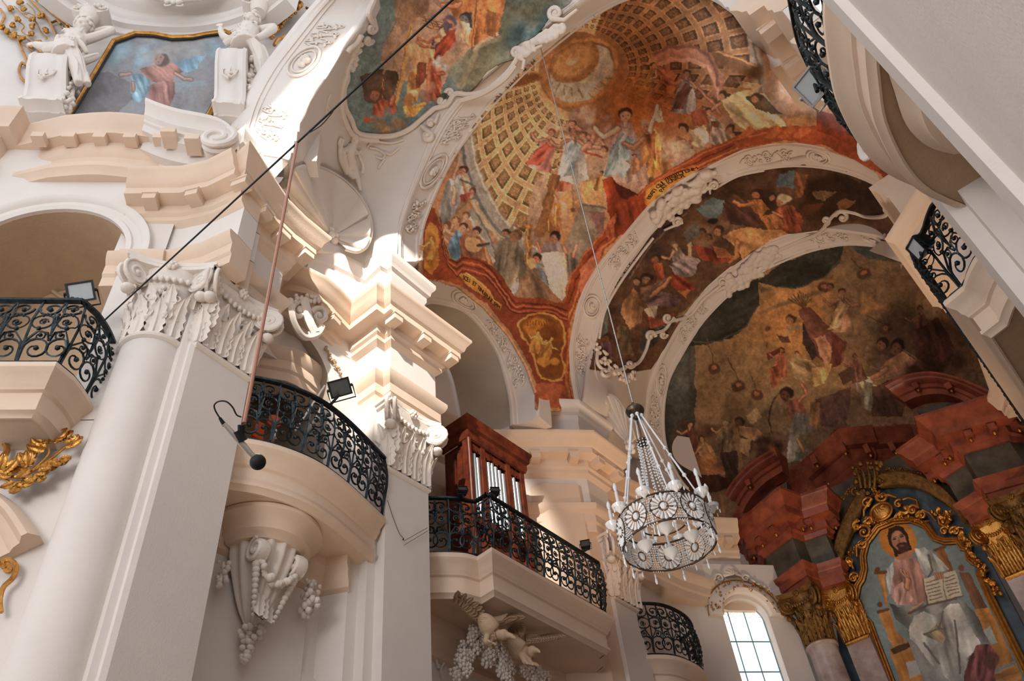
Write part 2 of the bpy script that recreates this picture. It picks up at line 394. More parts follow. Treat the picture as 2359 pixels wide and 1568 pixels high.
# ---------------------------------------------------------------- transverse arches (soffit bands with a sunk panel)
SEC = [(0, -.10), (0, 0), (.05, 0), (.08, .035), (.14, .035), (.16, 0), (.24, 0), (.26, -.03), (.76, -.03), (.78, 0), (.86, 0), (.88, .035), (.94, .035), (.96, 0), (1, 0), (1, -.10)]
def band(name, A, B, cen, m='plaster', thick=.35, sec=SEC):
    """ruled band between curves A and B; lift is measured towards the curve's centre"""
    n = len(A); rings = []
    for i in range(n):
        c = Vector(cen(A[i])); r = []
        for w_, l in sec:
            p = A[i].lerp(B[i], w_); dirn = (Vector((c.x, p.y, c.z)) - p) if cen.ax == 'Y' else (Vector((p.x, c.y, c.z)) - p)
            r.append(p + dirn.normalized() * l)
        a, e = r[0], r[-1]; da = (a - c).normalized()
        r = [A[i] - (Vector((c.x, A[i].y, c.z)) - A[i]).normalized() * thick if cen.ax == 'Y' else A[i] - (Vector((A[i].x, c.y, c.z)) - A[i]).normalized() * thick] + r
        r.append(B[i] - (Vector((c.x, B[i].y, c.z)) - B[i]).normalized() * thick if cen.ax == 'Y' else B[i] - (Vector((B[i].x, c.y, c.z)) - B[i]).normalized() * thick)
        rings.append(r)
    b = MB(); b.loft(rings, True, True); return struct(b.build(name, m, ang=25))
class Cen:
    def __init__(s, c, ax): s.c = Vector(c); s.ax = ax
    def __call__(s, p): return s.c
def even(P, n):
    """n points spaced evenly along a polyline"""
    P = [Vector(p) for p in P]; L = [0]
    for i in range(1, len(P)): L.append(L[-1] + (P[i] - P[i - 1]).length)
    out = []
    for k in range(n):
        t = L[-1] * k / (n - 1); i = 1
        while i < len(P) - 1 and L[i] < t: i += 1
        f = (t - L[i - 1]) / max(L[i] - L[i - 1], 1e-9); out.append(P[i - 1].lerp(P[i], f))
    return out
A_F = [(548, 312), (570, 237), (608, 163), (652, 105), (703, 41), (740, 0), (800, -62), (900, -140)]
A_B = [(668, 372), (679, 332), (692, 288), (720, 231), (753, 183), (794, 115), (831, 68), (868, 0), (930, -75), (1040, -150)]
B_F = [(912, 600), (914, 530), (935, 460), (958, 400), (990, 322), (1025, 262), (1080, 200), (1150, 140), (1240, 68), (1330, 0), (1420, -40), (1560, -62), (1660, -10)]
B_B = [(975, 600), (976, 537), (997, 473), (1024, 412), (1054, 357), (1095, 300), (1142, 244), (1237, 149), (1305, 91), (1373, 40), (1447, 0), (1540, -22), (1600, -20), (1654, 0), (1695, 30), (1740, 90), (1775, 160)]
C_F = [(1322, 925), (1314, 880), (1309, 808), (1320, 740), (1347, 655), (1384, 597), (1438, 533), (1490, 472), (1543, 431), (1605, 394), (1650, 373), (1714, 343), (1777, 330), (1828, 328), (1905, 341), (1969, 363), (2017, 395), (2058, 437), (2090, 490), (2110, 540)]
C_B = [(1400, 930), (1375, 860), (1372, 800), (1400, 700), (1440, 620), (1500, 540), (1560, 480), (1640, 430), (1750, 395), (1850, 385), (1950, 400), (2040, 440), (2085, 500), (2105, 560)]
D_F = [(1500, 1060), (1484, 1000), (1490, 900), (1530, 800), (1600, 690), (1700, 600), (1760, 560), (1830, 535), (1900, 525), (2040, 545), (2120, 580), (2190, 640)]
D_B = [(1590, 1130), (1569, 1103), (1540, 1041), (1531, 969), (1540, 888), (1573, 819), (1620, 746), (1682, 681), (1740, 639), (1791, 612), (1864, 583), (1944, 566), (2010, 568), (2053, 577), (2130, 610), (2230, 700)]
def onY(L, Y): return [atY(x, y, Y) for x, y in L]
YA, YA2, YB, YB2, YC, YC2, YD, YD2 = 2.75, 3.35, 5.85, 6.49, 11.29, 11.95, 14.6, 15.22
N = 56
band('trim_9', even(catmull(onY(A_F, YA)), N), even(catmull(onY(A_B, YA2)), N), Cen((AX, 3, 11.3), 'Y'))
band('trim_10', even(catmull(onY(B_F, YB)), N), even(catmull(onY(B_B, YB2)), N), Cen((AX, 6, 11.4), 'Y'))
band('trim_11', even(catmull(onY(C_F, YC)), N), even(catmull(onY(C_B, YC2)), N), Cen((AX, 11, 12.), 'Y'))
band('trim_12', even(catmull(onY(D_F, YD)), N), even(catmull(onY(D_B, YD2)), N), Cen((AX, 15, 12.), 'Y'))
# the side arch of the organ bay, and its cross vault behind
L_F = [(975, 645), (1000, 640), (1060, 655), (1120, 700), (1180, 770), (1220, 840), (1240, 905), (1244, 960)]
L_B = [(975, 705), (1000, 700), (1060, 715), (1100, 750), (1140, 810), (1160, 870), (1172, 925), (1176, 980)]
XL, XL2 = -6.75, -7.4
band('trim_13', even(catmull([atX(x, y, XL) for x, y in L_F]), 34), even(catmull([atX(x, y, XL2) for x, y in L_B]), 34), Cen((0, 8.1, 10.5), 'X'))

b = MB(); _lb = even(catmull([atX(x, y, XL2) for x, y in L_B]), 34); b.loft([_lb, [Vector((-8.45, p.y - .25, p.z + .05)) for p in _lb]], False); struct(b.build('ceiling_side', 'recess_grey'))  # plaster vault; its shade is put in as a grey colour
# ---------------------------------------------------------------- vaults
on = lambda L, ax, v: [(x, y, ax, v) for x, y in L]
S_AB = Surf(on(A_B[:9:1], 'Y', YA2) + on(B_F[:11], 'Y', YB) + [(700, 410, 'X', -6.75), (780, 480, 'X', -7.1), (840, 612, 'Z', 11.2), (770, 574, 'Z', 11.2), (890, 588, 'Z', 11.2), (700, 540, 'Z', 11.1), (1080, 40, 'Z', 15.3), (900, 180, 'Z', 14.6), (1010, -80, 'Z', 15.6)])
S_BC = Surf(on(B_B, 'Y', YB2) + on(C_F, 'Y', YC) + on(L_F[1:7], 'X', XL) + [(1285, 905, 'Y', 10.6), (1560, 170, 'Z', 16.1), (1400, 330, 'Z', 15.3), (1850, 230, 'Z', 15.4), (1950, 300, 'Y', 10.7), (2010, 350, 'Y', 10.95), (2090, 440, 'Y', 11.1), (1870, 290, 'Y', 10.7), (1830, 190, 'X', .6)])
S_CD = Surf(on(C_B, 'Y', YC2) + on(D_F, 'Y', YD) + [(1440, 960, 'X', -6.8), (1760, 480, 'Z', 16.0), (2110, 560, 'X', .3)])
_ap = []
for el in (5, 25, 45, 65, 80):
    for az in (-80, -60, -35, -10, 15, 40, 65, 82):
        e, a = math.radians(el), math.radians(az)
        p = Vector((AX + 3.55 * math.cos(e) * math.sin(a), 15.25 + 3.3 * math.cos(e) * math.cos(a), 12.2 + 3.5 * math.sin(e)))
        x, y = proj(p); _ap.append((x, y, 'Y', p.y))
for a in (-75, -45, -15, 15, 45, 75):
    p = Vector((AX + 3.6 * math.sin(math.radians(a)), 15.25 + 3.3 * math.cos(math.radians(a)), 9.2)); x, y = proj(p); _ap.append((x, y, 'Y', p.y))
S_D = Surf(on(D_B, 'Y', YD2) + _ap, lam=3e-3)
# ---------------------------------------------------------------- the painter: pigment laid on the plaster, colour per mesh point
_lat = rng.random((64, 64))
def vnoise(x, y):
    xi = np.floor(x).astype(int); yi = np.floor(y).astype(int); fx = x - xi; fy = y - yi
    fx = fx * fx * (3 - 2 * fx); fy = fy * fy * (3 - 2 * fy); a = _lat[yi % 64, xi % 64]; b = _lat[yi % 64, (xi + 1) % 64]; c = _lat[(yi + 1) % 64, xi % 64]; d = _lat[(yi + 1) % 64, (xi + 1) % 64]
    return (a * (1 - fx) + b * fx) * (1 - fy) + (c * (1 - fx) + d * fx) * fy
class Paint:
    def __init__(s, xs, ys, base, warp=4., wl=22.):
        s.x0, s.y0 = xs, ys
        s.x = xs + warp * (vnoise(xs / wl, ys / wl) - .5) * 2 + warp * .5 * (vnoise(xs / 6 + 9, ys / 6) - .5) * 2
        s.y = ys + warp * (vnoise(xs / wl + 31, ys / wl + 17) - .5) * 2 + warp * .5 * (vnoise(xs / 6, ys / 6 + 23) - .5) * 2
        s.c = np.tile(np.array(base, float), (len(xs), 1))
    def mix(s, idx, a, col):
        a = np.asarray(a)[:, None]; s.c[idx] = s.c[idx] * (1 - a) + np.array(col, float) * a
    def poly(s, P, col, al=1., fold=0, fcol=None, ang=None):
        P = [tuple(p) for p in P]; xs = [p[0] for p in P]; ys = [p[1] for p in P]
        idx = np.nonzero((s.x > min(xs)) & (s.x < max(xs)) & (s.y > min(ys)) & (s.y < max(ys)))[0]
        if not len(idx): return s
        m = inside(s.x[idx], s.y[idx], P); idx = idx[m]
        c = np.tile(np.array(col, float), (len(idx), 1))
        if fold:                                   # cloth: painted pleats running along ang
            w = max(xs) - min(xs) + max(ys) - min(ys); a = math.radians(70 if ang is None else ang)
            t = (s.x[idx] * -math.sin(a) + s.y[idx] * math.cos(a)); t2 = s.x[idx] * math.cos(a) + s.y[idx] * math.sin(a)
            q = max(w / 16., 7); k = (vnoise(t / q, t2 / (q * 5)) - .5) * 1.7 + (vnoise(t / (q * .4) + 7, t2 / (q * 3)) - .5) * .8 + (vnoise(t / (q * 2.5), t2 / (q * 2.5) + 3) - .5) * .7
            c = c * (1 + fold * k)[:, None]
        s.c[idx] = s.c[idx] * (1 - al) + c * al
        return s
    def ell(s, x, y, rx, ry, col, ang=0, al=1., soft=.25):
        R = max(rx, ry) * 1.05; idx = np.nonzero((abs(s.x - x) < R) & (abs(s.y - y) < R))[0]
        if not len(idx): return s
        c, n = math.cos(math.radians(ang)), math.sin(math.radians(ang)); dx = s.x[idx] - x; dy = s.y[idx] - y
        d = np.hypot((dx * c + dy * n) / rx, (-dx * n + dy * c) / ry)
        s.mix(idx, np.clip((1 - d) / soft, 0, 1) * al, col); return s
    def line(s, P, w, col, al=1., raw=False):
        X, Y = (s.x0, s.y0) if raw else (s.x, s.y)
        for (x1, y1), (x2, y2) in zip(P[:-1], P[1:]):
            idx = np.nonzero((X > min(x1, x2) - w) & (X < max(x1, x2) + w) & (Y > min(y1, y2) - w) & (Y < max(y1, y2) + w))[0]
            if not len(idx): continue
            dx, dy = x2 - x1, y2 - y1; L = dx * dx + dy * dy + 1e-9
            t = np.clip(((X[idx] - x1) * dx + (Y[idx] - y1) * dy) / L, 0, 1)
            d = np.hypot(X[idx] - x1 - t * dx, Y[idx] - y1 - t * dy)
            s.mix(idx, np.clip((w / 2 - d) / (w * .25) , 0, 1) * al, col)
        return s
    def head(s, x, y, r, skin=(150, 100, 72), hair=(58, 38, 26), ang=-60):
        c, n = math.cos(math.radians(ang)), math.sin(math.radians(ang))
        s.ell(x + c * r * .25, y + n * r * .25, r * 1.08, r * 1.0, hair, 0, 1, .2)
        s.ell(x - c * r * .25, y - n * r * .25, r * .78, r * .86, skin, 0, 1, .3)
        k = tuple(v * .55 for v in skin)
        for e in (-.3, .3): s.ell(x - c * r * .1 - n * r * e, y - n * r * .1 + c * r * e, r * .16, r * .13, k, 0, .9, .5)
        s.ell(x - c * r * .62, y - n * r * .62, r * .25, r * .12, tuple(v * .7 for v in skin), ang + 90, .8, .5); return s
    def limb(s, P, w, skin=(150, 100, 72)):
        s.line(P, w * 1.3, tuple(v * .55 for v in skin)); s.line(P, w, skin); s.line([(x - w * .12, y - w * .15) for x, y in P], w * .4, tuple(min(v * 1.18, 255) for v in skin), .8); return s
    def fig(s, x, y, h, ang, robe, skin=(150, 100, 72), hair=(58, 38, 26), robe2=None, spread=.34, arm=1):
        """a draped figure: head at (x, y), body length h running along ang"""
        c, n = math.cos(math.radians(ang)), math.sin(math.radians(ang)); P = lambda a, b: (x + c * h * a - n * h * b, y + n * h * a + c * h * b)
        s.poly([P(.12, -.09), P(.12, .09), P(.3, spread * .55), P(.62, spread * .7), P(1, spread), P(1.04, 0), P(.98, -spread), P(.6, -spread * .75), P(.3, -spread * .5)], robe, 1, .42, ang=ang)
        if robe2: s.poly([P(.35, -spread * .5), P(.25, .05), P(.55, spread * .6), P(.95, spread * .9), P(.9, 0), P(.65, -spread * .2)], robe2, 1, .4, ang=ang + 25)
        if arm:
            s.limb([P(.2, .1), P(.34, .3), P(.22, .46)], h * .085, skin)
            if arm > 1: s.limb([P(.2, -.1), P(.36, -.26), P(.3, -.44)], h * .085, skin)
        s.limb([P(.06, 0), P(.16, 0)], h * .09, skin); s.head(*P(0, 0), h * .105, skin, hair, ang + 180); return s
    def cloud(s, x, y, r, col, al=.6, n=9, seed=0):
        g = random.Random(seed + int(x * 7 + y))
        for _ in range(n):
            u_ = g.uniform(.86, 1.16); q = tuple(v * u_ * g.uniform(.98, 1.02) for v in col)
            s.ell(x + g.uniform(-r, r), y + g.uniform(-r, r) * .7, r * g.uniform(.35, .7), r * g.uniform(.3, .55), q, g.uniform(0, 180), al, .8)
        return s
    def mottle(s, amt=.18):
        k = 1 + amt * ((vnoise(s.x0 / 9, s.y0 / 9) - .5) * 1.2 + (vnoise(s.x0 / 34 + 5, s.y0 / 34) - .5) * 1.2 + (vnoise(s.x0 / 3.5, s.y0 / 3.5 + 40) - .5) * .9)
        s.c *= k[:, None]; return s
    def out(s, gain=1., top=.85):
        q = np.clip(s.c, 0, 255) / 255; q = q * .76 + q.mean(1, keepdims=True) * .24; l = np.where(q <= .04045, q / 12.92, ((q + .055) / 1.055) ** 2.4) * gain
        return np.minimum(l, top)
def strip(A, w0, w1):
    """ribbon polygon beside a curve, offsets to the left of travel"""
    P = []; Q = []
    for i in range(len(A)):
        a = A[max(i - 1, 0)]; b = A[min(i + 1, len(A) - 1)]; dx, dy = b[0] - a[0], b[1] - a[1]; L = math.hypot(dx, dy) or 1
        nx, ny = dy / L, -dx / L
        P.append((A[i][0] + nx * w0, A[i][1] + ny * w0)); Q.append((A[i][0] + nx * w1, A[i][1] + ny * w1))
    return P + Q[::-1]
G_AB, G_BC, G_CD, G_D, G_PB = 2.0, 2.3, 2.2, 2.4, 1.35

# ---- fresco over the organ bay: coffered dome, heavenly court, red marble border
def paint_bc(xs, ys):
    p = Paint(xs, ys, (152, 104, 66), 3.)
    p.cloud(1500, 150, 200, (120, 76, 44), .5, 14); p.cloud(1400, 420, 130, (158, 122, 96), .7, 16); p.cloud(1620, 330, 110, (136, 96, 70), .6, 10)
    # coffered dome
    ocx, ocy = 1338, 165
    dx, dy = p.x0 - ocx, p.y0 - ocy; th = np.degrees(np.arctan2(dy, dx)) % 360; r = np.hypot(dx, dy)
    ta = np.array([0, 20, 100, 108, 122, 140, 152, 165, 180, 215, 270, 300, 320, 340, 352, 360]); tr = np.array([420, 330, 380, 425, 420, 360, 320, 285, 260, 230, 235, 300, 390, 425, 425, 420.])
    ti = np.array([86, 80, 92, 92, 92, 92, 92, 92, 92, 92, 88, 84, 84, 86, 86, 86.]) * 1.05
    ro = np.interp(th, ta, tr); ri = np.interp(th, ta, ti); f = (r - ri) / np.maximum(ro - ri, 1)
    dome = (f > 0) & (f < 1) & ~((th > 28) & (th < 104))
    edges = np.array([.05, .13, .22, .33, .45, .59, .75, .93]); k = np.digitize(f, edges); lo = np.r_[0, edges][k]; hi = np.r_[edges, 1.05][k]
    fv = (f - lo) / (hi - lo); tv = (th / 7.2 + .3 * k * 0) % 1
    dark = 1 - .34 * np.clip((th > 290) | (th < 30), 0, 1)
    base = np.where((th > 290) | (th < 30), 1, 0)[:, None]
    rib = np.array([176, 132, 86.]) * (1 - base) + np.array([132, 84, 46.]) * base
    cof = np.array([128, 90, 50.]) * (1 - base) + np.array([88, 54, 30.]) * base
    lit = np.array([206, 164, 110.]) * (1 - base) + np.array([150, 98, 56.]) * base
    ok = dome & (k > 0) & (k < 8)
    box = ok & (fv > .16) & (fv < .84) & (tv > .17) & (tv < .83)
    fram = ok & ~box & (fv > .1) & (fv < .9) & (tv > .1) & (tv < .9)
    orn = box & (np.hypot(fv - .5, tv - .5) < .24) & (vnoise(xs / 3., ys / 3.) > .42)
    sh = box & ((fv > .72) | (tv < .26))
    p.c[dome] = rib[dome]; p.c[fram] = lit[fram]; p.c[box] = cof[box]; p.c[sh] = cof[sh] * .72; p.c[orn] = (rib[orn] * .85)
    p.ell(ocx, ocy, 104, 84, (150, 88, 42), -32); p.ell(ocx, ocy, 94, 75, (172, 110, 58), -32, 1, .06); p.ell(ocx + 2, ocy, 84, 64, (112, 74, 46), -32, 1, .05)
    p.ell(ocx + 2, ocy + 4, 82, 62, (160, 146, 124), -32, 1, .05); p.ell(ocx - 14, ocy - 22, 64, 44, (140, 92, 50), -30, 1, .06); p.ell(ocx - 16, ocy - 26, 54, 36, (176, 120, 66), -30); p.ell(ocx - 20, ocy - 24, 16, 10, (190, 160, 120), -30, .8)
    for t in range(8):
        a = math.radians(18 + t * 17); p.line([(ocx + 52 * math.cos(a) - 8, ocy + 38 * math.sin(a)), (ocx + 78 * math.cos(a), ocy + 60 * math.sin(a))], 4, (120, 104, 84))
    p.poly([(1342, 205), (1390, 168), (1397, 178), (1352, 216)], (148, 156, 156))
    p.line([(1236, 178), (1150, 198)], 26, (112, 66, 34)); p.line([(1236, 166), (1150, 186)], 4, (170, 116, 64))
    # painted cornice ring of the dome, grey
    ring = [(1070, 300), (1080, 370), (1103, 440), (1148, 512), (1212, 575), (1290, 625)]
    p.line(ring, 46, (136, 128, 116)); p.line([(x - 10, y + 8) for x, y in ring], 9, (92, 92, 92)); p.line([(x + 12, y - 8) for x, y in ring], 7, (176, 160, 138)); p.line([(x - 20, y + 14) for x, y in ring], 6, (160, 146, 126))
    p.line([(1088, 490), (1150, 610), (1180, 660)], 26, (128, 122, 112)); p.line([(1080, 494), (1142, 612)], 6, (172, 158, 138)); p.line([(1098, 490), (1158, 606)], 5, (88, 88, 88))
    rr = [(1722, 40), (1745, 140), (1752, 220)]
    p.line(rr, 34, (138, 118, 96)); p.line(rr, 8, (104, 84, 64)); p.line([(1690, 10), (1722, 60)], 30, (96, 86, 78))
    p.line([(1650, 130), (1740, 165)], 40, (104, 62, 32)); p.line([(1650, 118), (1740, 150)], 5, (160, 100, 52))
    # pink pilaster, glow, clouds
    p.poly([(1232, 410), (1262, 400), (1250, 560), (1205, 560)], (158, 122, 98), .9, .15, ang=80)
    p.ell(1470, 262, 120, 90, (176, 98, 40), 0, .9, .9); p.ell(1560, 270, 110, 60, (160, 88, 38), -10, .8, .9); p.ell(1430, 200, 90, 50, (140, 80, 38), 0, .7, .9)
    for i, (x, y, r_) in enumerate([(1330, 275, 30), (1350, 262, 26), (1300, 280, 24), (1390, 290, 30), (1365, 365, 46), (1400, 390, 56), (1480, 400, 50), (1440, 380, 40), (1540, 350, 44), (1600, 350, 34), (1280, 300, 26), (1340, 440, 44), (1470, 430, 36)]):
        p.cloud(x, y, r_, (172, 138, 112) if i % 3 else (154, 118, 104), .75, 7, i)
    # arcs of the flying angel and its drapery
    for q, w_, cc in ((0, 34, (150, 92, 66)), (14, 12, (176, 116, 84)), (-16, 9, (112, 64, 46))):
        p.line([(1510, 140 + q), (1545, 124 + q), (1590, 122 + q), (1632, 142 + q), (1652, 180 + q), (1655, 215 + q)], w_, cc)
    p.fig(1583, 168, 92, 95, (128, 116, 104), robe2=(112, 70, 52), arm=2); p.fig(1505, 150, 60, 40, (150, 84, 54), arm=1); p.limb([(1610, 205), (1640, 235), (1660, 262)], 9, (142, 84, 58)); p.ell(1545, 208, 10, 10, (184, 108, 52))
    # angels on the left of the group
    p.fig(1272, 306, 92, 112, (178, 108, 88), robe2=(164, 66, 48), hair=(120, 60, 40), arm=2); p.fig(1292, 380, 60, 85, (184, 92, 62), arm=1); p.fig(1322, 300, 116, 92, (158, 148, 138), robe2=(132, 140, 142), hair=(84, 60, 46), arm=2)
    for x, y, a in ((1360, 330, 140), (1384, 320, 60), (1392, 345, 200), (1345, 312, 20), (1370, 300, 100), (1318, 286, 30)):
        p.limb([(x, y), (x + 24 * math.cos(math.radians(a)), y + 24 * math.sin(math.radians(a)))], 11, (170, 112, 84)); p.head(x, y, 9, (176, 120, 92), (96, 60, 40))
    p.line([(1345, 350), (1385, 362)], 7, (160, 62, 46))
    p.fig(1440, 264, 152, 92, (172, 136, 124), robe2=(124, 142, 146), hair=(70, 46, 32), skin=(190, 142, 112), arm=1); p.poly([(1425, 330), (1452, 318), (1456, 372), (1440, 412), (1426, 405)], (136, 158, 162), 1, .35, ang=80)
    p.fig(1488, 290, 128, 78, (158, 100, 56), robe2=(168, 108, 50), hair=(150, 120, 96), arm=1); p.poly([(1508, 292), (1524, 330), (1526, 392), (1512, 388), (1498, 340)], (196, 122, 52), 1, .5, ang=84); p.poly([(1482, 310), (1508, 300), (1512, 372), (1490, 350)], (132, 74, 40), 1, .4, ang=85); p.limb([(1498, 300), (1508, 270), (1514, 246)], 12, (186, 148, 112)); p.poly([(1504, 278), (1522, 250), (1530, 282)], (180, 150, 116), 1, .3)
    p.fig(1462, 358, 44, 80, (176, 112, 74)); p.poly([(1468, 400), (1488, 372), (1496, 420), (1470, 430)], (164, 124, 108), 1, .3)
    # right hand group of saints
    p.poly([(1660, 232), (1716, 205), (1760, 216), (1795, 262), (1815, 300), (1760, 292), (1720, 300), (1690, 282)], (164, 140, 98), 1, .42, ang=40); p.poly([(1718, 222), (1755, 218), (1800, 262), (1780, 262), (1742, 250)], (76, 56, 32), 1, .3); p.head(1664, 222, 12, (168, 112, 74)); p.head(1742, 226, 12, (140, 92, 62)); p.limb([(1662, 240), (1640, 252), (1622, 250)], 8); p.poly([(1700, 184), (1756, 196), (1740, 206), (1706, 200)], (158, 116, 78), 1, .3)
    p.fig(1630, 256, 84, 66, (132, 112, 98), hair=(60, 36, 22), robe2=(116, 62, 40)); p.poly([(1590, 258), (1622, 250), (1632, 282), (1602, 290)], (122, 58, 34), 1, .3)
    p.poly([(1585, 300), (1620, 288), (1640, 318), (1618, 340), (1586, 336), (1600, 320)], (176, 152, 116), 1, .45, ang=50); p.head(1573, 296, 13, (146, 96, 64)); p.poly([(1555, 312), (1590, 322), (1600, 342), (1560, 340)], (112, 64, 44), 1, .3); p.limb([(1576, 322), (1556, 332)], 8)
    p.poly([(1640, 290), (1680, 300), (1690, 330), (1650, 336), (1632, 330)], (124, 104, 94), 1, .35); p.head(1682, 298, 11, (128, 84, 58)); p.poly([(1690, 300), (1740, 305), (1700, 322)], (58, 42, 28)); p.cloud(1560, 355, 34, (160, 140, 112), .8, 8, 3)
    # musicians on the left edge
    p.poly([(1010, 480), (1030, 420), (1056, 408), (1068, 440), (1060, 470), (1030, 512), (1012, 510)], (124, 116, 108), 1, .5, ang=100); p.poly([(1036, 412), (1062, 402), (1064, 430), (1040, 440)], (168, 164, 156), 1, .3); p.head(1066, 394, 11, (164, 104, 78), (64, 40, 32)); p.limb([(1046, 412), (1058, 378)], 9, (176, 122, 96)); p.limb([(1045, 430), (1046, 468)], 8, (182, 130, 100)); p.line([(1060, 416), (1092, 428)], 6, (86, 84, 72)); p.head(1086, 440, 9, (170, 108, 82), (90, 52, 36)); p.poly([(1056, 450), (1080, 440), (1084, 462), (1062, 470)], (150, 66, 52), 1, .3); p.line([(1052, 490), (1080, 462), (1094, 456)], 7, (112, 92, 70))
    for x, y in ((1048, 508), (1074, 498), (1030, 520), (1062, 530)): p.limb([(x, y), (x - 14, y + 22), (x + 4, y + 34)], 10, (186, 128, 92)); p.head(x, y, 10, (184, 128, 94), (110, 66, 42))
    p.line([(1048, 500), (1064, 560)], 4, (176, 120, 62)); p.line([(1098, 500), (1106, 548)], 4, (176, 120, 62))
    p.poly([(1030, 568), (1050, 530), (1062, 540), (1058, 590), (1048, 612)], (84, 118, 138), 1, .35, ang=80); p.poly([(1056, 545), (1078, 540), (1086, 600), (1060, 606)], (130, 78, 48), 1, .3); p.head(1066, 525, 12, (176, 118, 88), (70, 44, 34)); p.head(1099, 532, 11, (172, 116, 86), (60, 40, 30)); p.poly([(1080, 560), (1100, 545), (1122, 562), (1110, 600), (1086, 605)], (138, 88, 56), 1, .3); p.ell(1090, 564, 20, 17, (190, 140, 88), 20, 1, .1); p.line([(1098, 566), (1126, 560)], 7, (56, 52, 46)); p.poly([(1074, 596), (1104, 600), (1134, 640), (1100, 640), (1078, 620)], (92, 94, 60), 1, .4); p.limb([(1120, 570), (1130, 610), (1136, 648)], 10, (178, 112, 70))
    # monks, candlesticks, slab
    p.poly([(1150, 556), (1186, 548), (1208, 580), (1216, 640), (1196, 640), (1190, 682), (1160, 680), (1138, 664), (1140, 610)], (124, 108, 84), 1, .5, ang=96); p.poly([(1140, 560), (1158, 546), (1150, 660), (1136, 660)], (104, 92, 76), 1, .3, ang=95); p.head(1186, 544, 15, (128, 88, 60), (92, 66, 46), -40); p.head(1166, 536, 10, (140, 96, 66)); p.line([(1176, 530), (1184, 516)], 7, (120, 100, 76))
    p.poly([(1190, 640), (1230, 612), (1262, 640), (1272, 690), (1180, 694)], (124, 92, 66), 1, .3); p.poly([(1172, 668), (1196, 640), (1190, 670), (1180, 686)], (148, 150, 146))
    for cx_, a, b in ((1219, 520, 604), (1266, 466, 530), (1284, 474, 536)):
        p.line([(cx_, a), (cx_, b)], 13, (128, 76, 34)); p.ell(cx_, a, 13, 6, (168, 104, 48)); p.ell(cx_ - 2, (a + b) / 2, 11, 15, (158, 98, 44)); p.ell(cx_, b - 8, 10, 14, (132, 76, 34)); p.line([(cx_ - 3, a), (cx_ - 3, b)], 3, (206, 150, 80))
    p.poly([(1232, 540), (1270, 400), (1290, 405), (1252, 548)], (112, 70, 38), .9, .3, ang=100); p.line([(1275, 430), (1285, 460), (1302, 560)], 5, (150, 98, 48)); p.line([(1305, 448), (1318, 500)], 10, (190, 130, 66)); p.line([(1292, 456), (1326, 462)], 8, (190, 130, 66)); p.line([(1316, 430), (1320, 478)], 3, (120, 86, 60)); p.ell(1320, 484, 7, 7, (120, 70, 40))
    p.poly([(1338, 470), (1395, 480), (1388, 540), (1356, 640), (1335, 690), (1320, 600), (1302, 560)], (124, 108, 90), 1, .12, ang=60); p.line([(1338, 470), (1396, 480)], 5, (92, 80, 66)); p.poly([(1358, 486), (1394, 490), (1390, 535), (1378, 540)], (112, 76, 72)); p.poly([(1340, 420), (1385, 410), (1395, 470), (1340, 466)], (182, 128, 72), .9, .25); p.fig(1385, 395, 44, 95, (172, 114, 62))
    p.poly([(1246, 580), (1276, 570), (1302, 580), (1306, 640), (1308, 702), (1290, 690), (1266, 660), (1252, 620)], (196, 178, 156), 1, .34, ang=82); p.poly([(1254, 560), (1290, 552), (1302, 578), (1250, 582)], (120, 102, 102), 1, .3); p.head(1278, 546, 14, (150, 98, 74), (38, 30, 28), -60); p.poly([(1304, 582), (1326, 584), (1342, 640), (1330, 700), (1308, 706), (1310, 640)], (96, 90, 80), 1, .4, ang=85); p.limb([(1305, 580), (1300, 566)], 9, (182, 108, 84)); p.limb([(1322, 590), (1328, 566)], 9, (182, 112, 88)); p.limb([(1246, 580), (1238, 556)], 9, (182, 108, 84)); p.head(1238, 596, 11, (170, 100, 78)); p.ell(1225, 606, 12, 14, (190, 140, 90)); p.poly([(1236, 606), (1262, 640), (1266, 660), (1240, 640)], (116, 120, 126), 1, .3)
    # red marble border following the arch, stepped cornice on the left, cartouches
    RM, RD, RL = (134, 56, 28), (92, 32, 18), (172, 84, 48)
    cf = [(1318, 940), (1309, 880), (1304, 808), (1312, 740), (1338, 655), (1375, 597), (1428, 533), (1480, 472), (1535, 431), (1600, 390), (1650, 366), (1714, 336), (1777, 322), (1828, 320), (1910, 334), (1975, 358), (2030, 395), (2075, 440)]
    p.poly(strip(cf, -4, 30), RM); p.line([(x - 3, y - 2) for x, y in cf], 5, (180, 108, 50)); p.line([(x - 13, y - 8) for x, y in cf], 4, RD); p.line([(x - 24, y - 14) for x, y in cf], 4, RL)
    p.poly([(1690, 330), (1800, 296), (1900, 290), (1960, 300), (2075, 430), (2010, 390), (1900, 335), (1800, 322), (1700, 342)], RM, 1, .12, ang=8); p.poly([(1880, 255), (1935, 265), (1985, 345), (1880, 300)], (112, 44, 22), 1, .2, ang=80)
    for x in (1760, 1790, 1825, 1700): p.poly([(x, 316), (x + 30, 286), (x + 42, 300), (x + 20, 318)], (158, 76, 38), 1, .1)
    p.poly([(1388, 412), (1410, 408), (1428, 440), (1478, 452), (1500, 448), (1480, 500), (1440, 540), (1418, 545), (1396, 545), (1404, 500), (1396, 456)], (142, 52, 26), 1, .42, ang=75); p.poly([(1400, 510), (1420, 490), (1412, 548), (1394, 544)], (168, 78, 46), 1, .3, ang=80); p.poly([(1412, 420), (1440, 432), (1470, 448), (1440, 460), (1424, 446)], (76, 30, 22)); p.poly([(1335, 620), (1372, 585), (1398, 560), (1362, 630), (1335, 690)], (164, 84, 56), 1, .2, ang=120)
